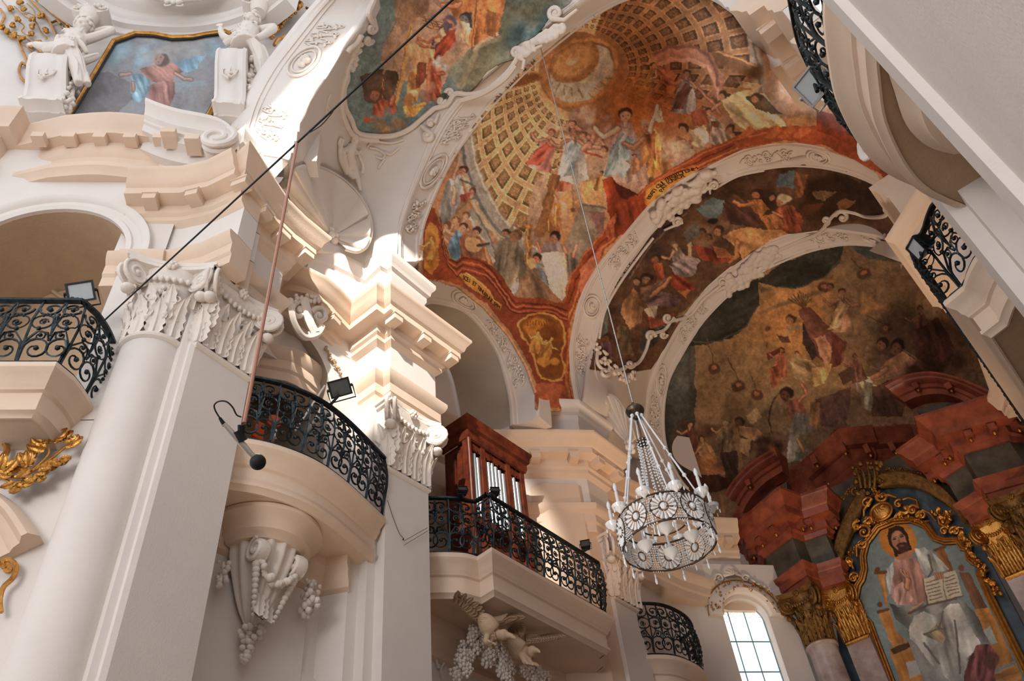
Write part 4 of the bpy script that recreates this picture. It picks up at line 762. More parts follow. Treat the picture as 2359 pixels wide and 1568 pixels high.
    b = MB()                                            # hanging string of eggs, fruit and flowers between the volutes
    for i in range(9):
        t = i / 8 * 2 - 1; b.ball(P(hw * .62 * t, h * (.72 + .05 * t * t), (.09 if not round_ else .05 - .12 * w * t * t + .03)), (w * .045, w * .045, h * .035), 8, 6)
    fz = sorted((g.uniform(-.75, .75), g.uniform(.2, .66)) for _ in range(26))
    b.tube([P(hw * .62 * q, h * (.72 + .05 * q * q), .07 if not round_ else .06 - .12 * w * q * q) for q in (-1, -.5, 0, .5, 1)] + [P(w * .5 * t, h * zz, .02 + (-.3 * w * t * t if round_ else 0)) for t, zz in fz[::-1]], .012, 5)
    for t, zz in fz:
        b.ball(P(w * .5 * t, h * zz, .03 + (-.3 * w * t * t if round_ else 0)), w * g.uniform(.03, .06), 7, 5)
    for s in (-1, 1):
        f = Frame(P(s * w * .2, h * .5, .05 + (-.03 if round_ else 0)), u, z); scroll(b, f, (0, 0), w * .12, 1.5, PI / 2 if s > 0 else PI / 2, s, .02)
    b.build('fruit_garland', m, cap)
    b = MB(); e0 = .0
    top = []
    for s0, s1 in (((-1, 1), (1, 1)),):
        k = 10
        for i in range(k + 1):
            t = i / k * 2 - 1; top.append((hw * 1.02 * t, (.17 if not round_ else .16) - (.1 * (1 - t * t)) ))
    poly = [P(a, h * .9, c) for a, c in top] + [P(hw * 1.02, h * .9, -d - .1), P(-hw * 1.02, h * .9, -d - .1)]
    b.prism(poly, (0, 0, h * .05)); b.prism([p + z * h * .05 + (p - o - z * (p - o).z) * .06 for p in poly], (0, 0, h * .05)); b.build('abacus', m, cap, False)
    b = MB(); fc = P(0, h * .92, .12 if not round_ else .1)
    for k in range(6): a = k * PI / 3; b.ball(fc + u * math.cos(a) * w * .06 + z * math.sin(a) * w * .06, (w * .05, w * .04, w * .05), 8, 5)
    b.ball(fc + n * .02, w * .04, 8, 5); b.build('fleuron', m, cap)
    return cap
def prism_plan(name, path, z0, z1, m, par=None):
    b = MB(); b.prism([(x, y, z0) for x, y in path], (0, 0, z1 - z0)); return b.build(name, m, par, False)

# engaged round column at the crossing
cc = (-6.97, 2.7); t = thing('column', 'tall smooth round white column at the left with a carved leafy capital', 'column', (cc[0], cc[1], FLOOR))
b = MB(); b.lathe((cc[0], cc[1], FLOOR), [(.46, 0), (.46, .3), (.42, .34), (.42, .42), (.375, .46), (.37, 3.5), (.365, 5.5), (.35, 8.58)], 48); b.build('shaft', 'plaster', t)
dv = Vector((.82, -.57, 0)).normalized()
capital(t, Vector((cc[0], cc[1], 7.0)) + dv * .35, Vector((.57, .82, 0)), dv, .7, 1.2, m='stucco', round_=True, seed=3)
def pilaster(label, path, face, w, n, z1=7.0, seed=2, m='plaster', cap=True):
    f = Vector(face); t = thing('pilaster', label, 'pilaster', (f.x, f.y, FLOOR))
    prism_plan('shaft', path, FLOOR, 8.22, m, t)
    if cap:
        nn = Vector(n).normalized(); capital(t, (f.x, f.y, z1), (-nn.y, nn.x, 0), nn, w, 8.2 - z1, seed=seed)
    return t
pilaster('flat white pilaster right beside the round column with a carved capital', [(-7.3, 2.75), (-6.55, 2.8), (-6.53, 2.86), (-6.5, 2.87), (-6.48, 2.92), (-6.55, 3.69), (-6.6, 3.72), (-7.3, 3.74)], (-6.515, 3.3, 0), .74, (1, .09, 0), seed=5)
pilaster('narrow white pilaster between the curved balcony and the organ balcony', [(-7.3, 5.86), (-6.86, 5.87), (-6.86, 6.0), (-6.7, 6.0), (-6.7, 6.78), (-7.3, 6.8)], (-6.7, 6.39, 0), .76, (1, 0, 0), seed=8)
pilaster('far slender white pilaster behind the chandelier, right of the organ balcony', [(-7.5, 10.7), (-6.75, 11.24), (-6.75, 12.0), (-7.5, 12.02)], (-6.75, 11.62, 0), .74, (1, 0, 0), seed=9)
# canted face of the far pier, looking to the lens
prism_plan('wall_pier', [(-7.5, 10.2), (-7.2, 10.35), (-6.82, 10.85), (-6.8, 11.2), (-7.6, 11.3)], FLOOR, 9.2, 'plaster_warm_shade')
bpy.data.objects['wall_pier']['kind'] = 'structure'
# the right side of the nave
pilaster('huge pale pier face close on the right edge of the picture', [(.50, 3.6), (.503, 3.28), (.56, 3.26), (.575, 2.72), (.54, 2.7), (.52, .35), (2.4, .3), (2.4, 3.62)], (.5, 3.4, 0), .7, (-1, 0, 0), cap=False)
pilaster('pale pilaster edge between the two right hand balconies', [(.466, 6.78), (.466, 6.02), (.60, 6.0), (.60, 5.8), (1.2, 5.8), (1.2, 6.8)], (.466, 6.39, 0), .76, (-1, 0, 0), seed=8)
wallplan('wall_bay_right', [(1.0, 3.5), (1.0, 5.9)], FLOOR, 9.9, side=-1)
wallplan('wall_bay_far_right', [(.95, 6.7), (.95, 11.)], FLOOR, 9.9, side=-1)
# ---------------------------------------------------------------- balconies and wrought iron
SLAB = [(-.2, 6.2), (-.02, 6.2), (0, 6.17), (0, 6.12), (-.03, 6.08), (-.07, 6.04), (-.085, 5.98), (-.11, 5.95), (-.12, 5.92), (-.15, 5.90), (-.15, 5.72), (-.125, 5.70), (-.125, 5.66), (-.155, 5.64), (-.18, 5.60), (-.2, 5.60)]
def balcony(label, path, back, side=1, zz=0., msl='plaster_warm_shade'):  # msl: slab tint, with the soffit's tan shade painted in
    c = path[len(path) // 2]; t = thing('balcony', label, 'balcony', (c[0], c[1], 5.6 + zz), None)
    prof = [(o, z + zz) for o, z in SLAB]
    b = MB(); b.plan(path, prof, side=side); b.build('moulded_edge', 'plaster_warm_shade', t)
    P = [Vector(p) for p in path]; nn = mitre(path, side)
    q = [(P[i].x - nn[i].x * .19, P[i].y - nn[i].y * .19) for i in range(len(P))]
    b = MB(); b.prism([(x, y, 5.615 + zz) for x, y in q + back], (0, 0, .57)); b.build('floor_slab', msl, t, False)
    return t
class Along:
    """unrolled plan path: s metres along, h up, bellied outward"""
    def __init__(s, path, z0, side=1, belly=.05, inset=.06):
        s.P = [Vector((p[0], p[1], z0)) for p in path]; s.side = side; s.belly = belly; s.z0 = z0; s.inset = inset
        s.L = [0]
        for i in range(1, len(s.P)): s.L.append(s.L[-1] + (s.P[i] - s.P[i - 1]).length)
        s.len = s.L[-1]
    def __call__(s, t, h, c=0.):
        t = min(max(t, 0), s.len - 1e-6); i = 1
        while i < len(s.L) - 1 and s.L[i] < t: i += 1
        f = (t - s.L[i - 1]) / max(s.L[i] - s.L[i - 1], 1e-9); a, b = s.P[i - 1], s.P[i]
        d = (b - a).normalized(); n = Vector((d.y, -d.x, 0)) * s.side
        return a.lerp(b, f) + Vector((0, 0, h)) + n * (s.belly * math.sin(PI * min(max(h, 0), 1) * .9) ** 2 * 1. - s.inset + c)
def railing(label, path, z0=6.2, h=.95, side=1, pw=.52, name='balcony_railing', belly=.07, r=.0125, detail=1, dense=True):
    A = Along(path, z0, side, belly); m0 = A(A.len / 2, 0); t = thing(name, label, 'railing', m0, None)
    N = max(24, int(A.len / .07)); ss = [A.len * i / N for i in range(N + 1)]
    up = Vector((0, 0, 1))
    def rail(nm, hh, w, th):
        b = MB(); rings = []
        for s_ in ss:
            a = A(s_, hh); e = A(min(s_ + .03, A.len), hh) - A(max(s_ - .03, 0), hh); e = Vector((e.x, e.y, 0)).normalized() if e.length > 1e-6 else Vector((0, 1, 0)); n = Vector((e.y, -e.x, 0))
            rings.append([a + n * w - up * th, a + n * w + up * th * .6, a + n * w * .5 + up * th, a - n * w * .5 + up * th, a - n * w + up * th * .6, a - n * w - up * th])
        b.loft(rings, True, True); b.build(nm, 'iron', t)
    rail('handrail', h, .032, .02); rail('bottom_rail', .03, .018, .012)
    k = max(1, round(A.len / pw)); w = A.len / k
    def C(b, s0, cx, cy, rr, turns, a0, sg, rad=r, rx=1., n=18, r1=.14):
        pts = []
        for i in range(n + 1):
            q = i / n; a = a0 + sg * turns * 2 * PI * q; R_ = rr + (rr * r1 - rr) * max(0, (q - .35) / .65)
            pts.append(A(s0 + (cx + R_ * rx * math.cos(a) / pw * 1.) * w, cy + R_ * math.sin(a)))
        b.tube(pts, [rad * (1.12 - .35 * i / n) for i in range(n + 1)], 4)
        b.ball(pts[-1], rad * 2.4, 5, 4)
    for j in range(k):
        s0 = j * w; b = MB(); f = h / .95
        for sg, cx in ((1, .27), (-1, .73)):
            a = PI if sg > 0 else 0
            C(b, s0, cx, .20 * f, .125, 1.35, a, -sg); C(b, s0, cx, .775 * f, .105, 1.25, a, sg)
            C(b, s0, cx - sg * .02, .555 * f, .10, .98, -PI / 2, sg, r * .9, 1.1, 16, 1.)
            C(b, s0, cx, .55 * f, .045, 1.2, 0, sg, r * .8, 1., 10)
            b.tube([A(s0 + x * w, y * f) for x, y in (((cx - sg * .25), .06), (cx - sg * .23, .3), (cx - sg * .05, .42), (cx + sg * .16, .40), (cx + sg * .22, .3))], r, 4)
            b.tube([A(s0 + x * w, y * f) for x, y in ((cx + sg * .22, .9), (cx + sg * .14, .68), (cx + sg * .2, .5), (cx + sg * .24, .36))], r * .9, 4)
            C(b, s0, cx + sg * .02, .365 * f, .055, 1.1, PI / 2, -sg, r * .8, 1, 10)
            if dense:
                for q in range(3): b.ball(A(s0 + (cx + (q - 1) * .07) * w, (.655 + .02 * (q % 2)) * f), (.016, .016, .022), 5, 4)
        b.ball(A(s0 + .5 * w, .62 * f), (.02, .02, .04), 6, 5); b.ball(A(s0 + .5 * w, .67 * f), .018, 6, 4)
        b.tube([A(s0 + .5 * w, .44 * f), A(s0 + .5 * w, .6 * f)], r, 4)
        for x in (.02,): b.tube([A(s0 + x * w, .0), A(s0 + x * w, .3 * f), A(s0 + x * w, .6 * f), A(s0 + x * w, .93 * f)], r * 1.1, 4)
        b.build('scroll_panel', 'iron', t)
    b = MB(); b.tube([A(A.len - .005, q * h / 6) for q in range(7)], r * 1.6, 5); b.build('post', 'iron', t)
    b = MB(); b.tube([A(.005, q * h / 6) for q in range(7)], r * 1.6, 5); b.build('post', 'iron', t)
    return t
Zp = lambda L, z=6.2: [tuple(atZ(x, y, z)[:2]) for x, y in L]
sm = lambda L, k=5: [(p.x, p.y) for p in catmull([Vector((x, y, 0)) for x, y in L], k)]
B1 = sm([(-6.62, 3.7), (-6.47, 4.0), (-6.38, 4.35), (-6.36, 4.7), (-6.42, 5.1), (-6.54, 5.55), (-6.67, 5.98)])
balcony('curved white balcony between the round column and the narrow pilaster', B1, [(-7.3, 5.95), (-7.3, 3.72)])
railing('black wrought iron scroll railing on the curved balcony behind the microphone', B1, pw=.42)
B2 = [(-7.0, 6.85)] + sm([(-6.9, 6.95), (-6.72, 7.15), (-6.58, 7.35), (-6.53, 7.52)]) + [(-6.24, 7.5), (-6.31, 10.42)] + sm([(-6.5, 10.46), (-6.62, 10.7), (-6.85, 10.8)], 4)
balcony('long white balcony with a straight front carrying the small organ', B2, [(-7.5, 10.8), (-7.5, 6.85)])
B2R = [(-6.96, 6.9)] + sm([(-6.9, 6.95), (-6.72, 7.15), (-6.58, 7.35), (-6.53, 7.52)], 4) + [(-6.25, 7.52), (-6.31, 10.3)] + sm([(-6.42, 10.44), (-6.56, 10.5)], 4)
railing('dense black iron railing in front of the small wooden organ', B2R, pw=.38, h=.9)
B3 = sm([(-6.95, 11.75), (-6.68, 11.95), (-6.45, 12.3), (-6.38, 12.75), (-6.42, 13.2), (-6.6, 13.6), (-6.95, 13.8)])
balcony('far rounded white balcony low behind the chandelier beside the bright window', B3, [(-7.25, 13.8), (-7.25, 12.0)])
railing('far dark iron railing on the rounded balcony beside the bright window', B3, pw=.42)
B0 = [(-7.8, .75), (-7.25, 1.33), (-6.84, 1.76)] + sm([(-6.92, 2.0), (-7.05, 2.2), (-7.25, 2.4), (-7.5, 2.5)], 3)
balcony('white balcony at the left picture edge beside the round column', B0, [(-8.4, 2.4), (-8.6, 1.6)])
railing('black iron railing of the balcony at the left picture edge', B0, pw=.5)
R1 = sm(Zp([(1930, -160), (1902, -60), (1892, 6), (1894, 64), (1902, 128), (1921, 223), (1969, 319), (2023, 380), (2096, 418), (2215, 461)]), 4)
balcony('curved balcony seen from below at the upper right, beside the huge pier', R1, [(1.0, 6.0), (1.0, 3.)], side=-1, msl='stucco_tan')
railing('black iron railing on the upper right balcony above the floodlight', R1, side=-1, pw=.5)
R2 = sm(Zp([(2262, 575), (2240, 593), (2222, 630), (2214, 657)]), 3) + Zp([(2169, 694), (2359, 967), (2440, 1090)])
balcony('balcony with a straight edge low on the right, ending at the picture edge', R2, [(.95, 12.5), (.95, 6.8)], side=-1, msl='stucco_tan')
railing('black iron railing on the lower right balcony with a lantern shaped floodlight', R2, side=-1, pw=.5)

b = MB(); b.plan(sm(Zp([(2050, 150), (2068, 207), (2096, 287), (2144, 335), (2205, 354)], 5.5), 4), [(-.4, 5.62), (0, 5.6), (.02, 5.52), (-.05, 5.44), (-.07, 5.34), (-.13, 5.3), (-.16, 5.2), (-.4, 5.18)], side=-1); tag(b.build('balcony_console', 'plaster_warm_shade'), 'curved moulded console ring under the upper right balcony', 'console')
# shell bracket under the curved balcony
t = thing('balcony_bracket', 'shell shaped stucco bracket with scrolls and a leafy tip under the curved balcony', 'bracket', (-7.0, 4.62, 4.1))
ax = Vector((-7.22, 4.62, 0))
b = MB(); b.lathe((ax.x, ax.y, 0), [(.62, 5.62), (.66, 5.6), (.66, 5.55), (.60, 5.5), (.55, 5.42), (.54, 5.36), (.49, 5.33), (.46, 5.28), (.3, 5.26)], 32, (0, 0, 1), (1, 0, 0), -PI / 2, PI / 2); b.build('cap_moulding', 'plaster_warm_shade', t)
b = MB(); rings = []
for z_, r_ in ((5.3, .40), (5.15, .38), (5.0, .335), (4.85, .28), (4.7, .22), (4.58, .16), (4.48, .09), (4.44, .03)):
    rings.append([Vector((ax.x + .02 + r_ * 1.05 * math.cos(a) * (1 + .05 * math.cos(a * 16)), ax.y - .02 * (5.3 - z_) + r_ * math.sin(a) * (1 + .05 * math.cos(a * 16)), z_)) for a in [-PI / 2 + PI * k / 64 for k in range(65)]])
b.loft(rings, False); b.build('fluted_shell', 'stucco', t)
for yy in (4.36, 4.86):
    v = MB(); c = Vector((-6.86, yy, 5.12))
    for s_ in (-1, 1):
        f = Frame(c + Vector((0, s_ * .06, 0)), (1, 0, 0), (0, 0, 1)); pts = spiral((0, 0), .15, .02, PI / 2, 1.7, 24); v.tube([f(a, e) for a, e in pts], .022, 6)
    v.lathe(c - Vector((0, .06, 0)), [(.12, 0), (.13, .06), (.12, .12)], 20, (0, 1, 0)); [v.ball(c + Vector((-.02 - .012 * q, (4.6 - yy) * .055 * q, -.15 - .055 * q)), .05 - .003 * q, 8, 6) for q in range(10)]; v.build('volute', 'stucco', t)
b = MB(); g = random.Random(4)
for i in range(26):
    q = i / 25; b.ball((-6.84 + .03 * math.sin(i), 4.38 + .46 * q, 5.0 - .2 * math.sin(PI * q) + g.uniform(-.02, .02)), g.uniform(.03, .05), 7, 5)
b.build('garland', 'stucco', t)
b = MB()
for i in range(7): leaf(b, Vector((-7.02 + g.uniform(-.04, .04), 4.6 + g.uniform(-.1, .1), 4.72)), Vector((0, 0, -1)), Vector((1, g.uniform(-.4, .4), 0)).normalized(), Vector((0, 1, 0)), .32, .08, .3)
for i in range(40):
    q = g.random(); b.ball((-7.16 + g.uniform(0, .06), 4.59 + g.uniform(-.17, .17) * (1 - q) - .04 * q, 4.5 - q * .46), (.03, .045, .035), 6, 4)
b.build('leaf_pendant', 'stucco', t)
b = MB(); b.tube([(-7.02, 5.2, 5.12), (-7.02, 5.2, 4.74)], .02, 6)
for i in range(30): b.ball((-7.02 + g.uniform(-.08, .1), 5.2 + g.uniform(-.09, .09), 5.12 - i * .013), g.uniform(.025, .05), 6, 4)
b.build('flower_drop', 'stucco', t); b = MB(); b.tube([(-7.12, 4.12, 5.0), (-7.12, 4.12, 4.7)], .02, 6)
for i in range(16): b.ball((-7.12 + g.uniform(-.05, .05), 4.12 + g.uniform(-.05, .05), 5.0 - i * .02), g.uniform(.02, .04), 6, 4)
b.build('flower_drop', 'stucco', t)
b = MB(); b.prism([atX(x, y, -7.3) for x, y in ((430, 1505), (476, 1499), (545, 1494), (550, 1487), (600, 1500), (640, 1518), (643, 1527), (720, 1566), (760, 1600), (400, 1600))], (.03, 0, 0)); struct(b.build('trim_22', 'plaster', None, False))
# recessed panel lines on the wall below
b = MB(); b.abox(-7.3, -7.26, 3.9, 5.35, 3.5, 4.95); pn = struct(b.build('trim_14', 'plaster', None, False))
b = MB(); b.plan([(-7.3, 3.74), (-7.3, 5.55), (-7.0, 5.74)], [(0, 5.2), (.06, 5.24), (.06, 5.3), (.1, 5.36), (.12, 5.46), (.16, 5.5), (.16, 5.62), (0, 5.62)]); struct(b.build('trim_15', 'plaster_warm_shade'))
b = MB(); b.plan([(-7.5, 6.85), (-7.5, 10.6)], [(0, 5.1), (.06, 5.14), (.06, 5.24), (.12, 5.32), (.14, 5.46), (.2, 5.5), (.2, 5.62), (0, 5.62)]); struct(b.build('trim_16', 'plaster_warm_shade'))
# ---------------------------------------------------------------- high altar
AXA = -3.13
class Plane:
    def __init__(s, n, c): s.n = np.array(n, float); s.c = c
    def many(s, xs, ys, lift=0.):
        d = np.c_[xs - CX, ys - CY, np.full(len(xs), F)] @ CAM.T
        t = (s.c - lift) / (d @ s.n) if lift else s.c / (d @ s.n)
        return d * t[:, None]
    def __call__(s, x, y): return Vector(s.many(np.array([x], float), np.array([y], float))[0])
def altar_column(x, label, y=16.45, r=.285, m='grey_marble'):
    t = thing('altar_column', label, 'column', (x, y, FLOOR))
    b = MB(); b.lathe((x, y, FLOOR), [(.4, 0), (.4, .3), (.32, .4), (r * 1.08, .5), (r * 1.05, 4.), (r, 8.75), (r * 1.12, 8.77), (r * 1.14, 8.81), (r, 8.84)], 36); b.build('shaft', m, t)
    d = Vector((0, -1, 0)); capital(t, Vector((x, y, 7.22)) + d * r, (1, 0, 0), d, 2 * r, 1.12, m='old_gold', round_=True, seed=int(abs(x) * 10), vr=.36)
    return t
altar_column(-5.36, 'marble altar column with gilded capital beside the bright window')
altar_column(2 * AXA + 5.36, 'marble altar column with gilded capital at the right picture edge')
def altar_pilaster(x, label):
    t = thing('altar_pilaster', label, 'pilaster', (x, 16.9, FLOOR)); b = MB(); b.abox(x - .25, x + .25, 16.78, 17.1, FLOOR, 8.34); b.build('shaft', 'grey_marble', t)
    capital(t, (x, 16.78, 7.22), (1, 0, 0), (0, -1, 0), .46, 1.12, m='gold', seed=3, vr=.34, d=.16); return t
altar_pilaster(-4.74, 'pale blue grey altar pilaster between the left column and the gilded frame')
altar_pilaster(2 * AXA + 4.74, 'pale altar pilaster right of the gilded frame')
# marble entablature blocks over the columns
ARCH = [(-.5, 8.34), (0, 8.34), (0, 8.5), (.03, 8.52), (.03, 8.66), (.08, 8.72), (.1, 8.82), (-.5, 8.82)]
FRZ = [(-.5, 8.82), (-.02, 8.82), (-.02, 9.45), (-.5, 9.45)]
CRN = [(-.5, 9.45), (.03, 9.45), (.06, 9.55), (.12, 9.58), (.12, 9.75), (.32, 9.8), (.34, 9.96), (.4, 10.02), (.46, 10.14), (.52, 10.2), (.52, 10.27), (-.5, 10.3)]
base = [(-6.05, 16.75), (-5.72, 16.28), (-5.05, 16.08), (-4.72, 16.36), (-4.66, 16.72), (-4.4, 16.78)]
base = [(-6.15, 16.95), (-5.86, 16.42), (-5.02, 16.12), (-4.92, 16.5), (-4.45, 16.62), (-4.45, 16.95)]
for sgn, lab in ((1, 'red marble entablature with gold drops above the left altar column'), (-1, 'red marble entablature with gold drops above the right altar column')):
    pth = base if sgn > 0 else [(2 * AXA - x, y) for x, y in base]
    t = thing('altar_entablature', lab, 'entablature', (pth[2][0], pth[2][1], 8.34))
    b = MB(); b.plan(pth, ARCH, side=sgn); b.build('architrave', 'red_marble', t)
    b = MB(); b.plan(pth, FRZ, side=sgn); b.build('frieze', 'dark_marble', t)
    b = MB(); b.plan(pth, CRN, side=sgn); b.build('cornice', 'red_marble', t)
    P = [Vector(p) for p in pth]
    for i in range(len(P) - 1):
        e = P[i + 1] - P[i]; L = e.length
        if L < .3: continue
        e /= L; n = Vector((e.y, -e.x)) * sgn; k = 2 if L > .5 else 1
        for j in range(k):
            q = P[i] + e * L * (j + .5) / k + n * .2
            b = MB(); b.box((q.x, q.y, 9.7), e.to_3d() * .07, n.to_3d() * .1, (0, 0, .07)); d = b.build('bracket', 'red_marble', t, False)
            b = MB(); b.ball((q.x, q.y, 9.59), (.035, .035, .05), 8, 6); b.build('gold_drop', 'gold', d)
# curved pediments standing on the blocks
for sgn, lab, L in ((1, 'curved red marble pediment at the foot of the dome fresco on the left', [(1664, 1232), (1672, 1180), (1700, 1125), (1745, 1078), (1800, 1044)]), (-1, 'curved red marble pediment at the foot of the dome fresco on the right', [(2048, 902), (2090, 882), (2150, 872), (2215, 884), (2290, 915)])):
    A = catmull([atY(x, y, 16.75) for x, y in L], 6); c = A[len(A) // 2]; t = thing('altar_pediment', lab, 'pediment', c)
    down = (Vector((AXA, 16.75, 8.6)) - c); down = Vector((down.x, 0, down.z)).normalized(); cen = Vector((-5.3 if sgn > 0 else 2 * AXA + 5.3, 16.75, 9.6))
    b = MB(); rings = []
    for p in A:
        r = (cen - p); r.y = 0; r = r.normalized(); y = Vector((0, 1, 0))
        rings.append([p + r * a - y * o for a, o in ((0, -.3), (0, .34), (.06, .34), (.1, .28), (.14, .27), (.2, .2), (.22, .12), (.32, .12), (.34, .06), (.5, .05), (.52, -.3))])
    b.loft(rings, True, True); b.build('cornice_arc', 'red_marble', t)
    b = MB(); rings = [[p + (Vector((cen.x, p.y, cen.z)) - p) * .3 + Vector((0, .1, 0)), p + (Vector((cen.x, p.y, cen.z)) - p) * .95 + Vector((0, .1, 0)), p + (Vector((cen.x, p.y, cen.z)) - p) * .95 + Vector((0, .3, 0)), p + (Vector((cen.x, p.y, cen.z)) - p) * .3 + Vector((0, .3, 0))] for p in A]; b.loft(rings, True, True); b.build('tympanum', 'dark_marble', t)
    for k in (.3, .65):
        p = A[int(k * (len(A) - 1))]; q = p + (Vector((cen.x, p.y, cen.z)) - p).normalized() * .3 - Vector((0, .16, 0))
        b = MB(); b.box(q, (.06, 0, 0), (0, .09, 0), (0, 0, .08)); br = b.build('bracket', 'red_marble', t, False); b = MB(); b.ball(q - Vector((0, .03, .12)), (.035, .035, .05), 8, 6); b.build('gold_drop', 'gold', br)
# attic between them
t = thing('altar_attic', 'stepped red marble attic cornice above the gilded picture frame', 'attic', (AXA, 17.2, 11.))
apath = [tuple(atZ(x, y, 12.1)[:2]) for x, y in ((1842, 1066), (1932, 986), (2008, 978), (2012, 984), (2120, 974), (2200, 1050))]
b = MB(); b.plan(apath, [(-.5, 10.7), (-.34, 10.7), (-.34, 10.95), (-.3, 11.0), (-.3, 11.3), (-.24, 11.36), (-.2, 11.45), (-.2, 11.6), (-.06, 11.64), (-.05, 11.8), (-.02, 11.95), (0, 12.02), (0, 12.1), (-.5, 12.12)], side=1); b.build('cornice', 'red_marble', t)
for x, y in ((1800, 1118), (1880, 1065), (1905, 1105), (1945, 1036), (2002, 1040), (2060, 1035)):
    q = atZ(x, y, 11.45); b = MB(); b.box(q + Vector((0, 0, .05)), (.06, 0, 0), (0, .1, 0), (0, 0, .12)); br = b.build('bracket', 'red_marble', t, False); b = MB(); b.ball(q - Vector((0, .02, .12)), (.04, .04, .06), 8, 6); b.build('gold_drop', 'gold', br)
b = MB(); b.plan([(-4.9, 17.1), (-4.2, 17.25), (-2.1, 17.25), (-1.3, 17.1)], [(-.3, 9.2), (0, 9.2), (0, 10.8), (-.3, 10.8)]); b.build('attic_wall', 'dark_marble', t)
# dark arched field with olive scrolled pediment
YF = 17.0
field = [(1960, 1640), (1930, 1480), (1916, 1340), (1922, 1260), (1944, 1190), (1985, 1136), (2040, 1104), (2100, 1102), (2170, 1136), (2225, 1186), (2252, 1240), (2300, 1330), (2420, 1560), (2440, 1640)]
t = thing('marble_backdrop', 'dark slate arched field with olive scrolls around the gilded altar frame', 'backdrop', (AXA, YF + .2, 6.))
b = MB(); b.prism([atY(x, y, YF + .06) for x, y in field], (0, .14, 0)); b.build('slate_field', 'slate_marble', t, False)
for L, sp, sg, nm in (([(1938, 1420), (1920, 1330), (1926, 1262), (1942, 1210), (1966, 1160), (1990, 1128)], (1972, 1130), 1, 'a'), ([(2024, 1098), (2070, 1088), (2120, 1096), (2170, 1122), (2210, 1158), (2236, 1200)], (2026, 1108), -1, 'b')):
    A = catmull([atY(x, y, YF - .02) for x, y in L], 6); b = MB(); rings = []
    cen = atY(2085, 1330, YF - .02)
    for i, p in enumerate(A):
        r = (cen - p).normalized(); k = .3 if nm == 'a' else .34; tt = i / (len(A) - 1); ww = .12 + .2 * math.sin(PI * min(1, (tt if nm == 'a' else 1 - tt) * .62))
        rings.append([p + r * a - Vector((0, o, 0)) for a, o in ((0, -.08), (0, .12), (ww * .2, .16), (ww * .8, .06), (ww, .08), (ww, -.08))])
    b.loft(rings, True, True)
    c = atY(sp[0], sp[1], YF - .08); f = Frame(c, (1, 0, 0), (0, 0, 1)); scroll(b, f, (0, 0), .16, 1.6, PI * .3, -sg, .045, k=6); b.ball(c, .05)
    b.build('scroll_pediment', 'old_gold', t)
# finial of gilded foliage over the frame
t = thing('foliage_finial', 'dark gilded foliage cluster between the scrolls above the frame', 'ornament', atY(2000, 1110, 16.85))
b = MB(); g = random.Random(9)
for i in range(60):
    c = atY(2000 + g.uniform(-36, 34), 1100 + g.uniform(-36, 40), 16.85); b.ball(c, g.uniform(.03, .07), 6, 4)
for k in range(4): b.tube([atY(1972 + k * 14, 1080, 16.8), atY(1980 + k * 12, 1100, 16.74), atY(1984 + k * 10, 1124, 16.82)], .035, 6)
for i in range(44): b.ball(atY(2040 + i * 2.4, 1082 + (i / 44) ** 2 * 20 + g.uniform(-6, 4), 16.95), g.uniform(.02, .04), 6, 4)
for i in range(40): b.ball(atY(1915 + i * 1.4, 1180 - i * 1.7 + g.uniform(-6, 4), 16.95), g.uniform(.02, .04), 6, 4)
b.build('foliage', 'old_gold', t)

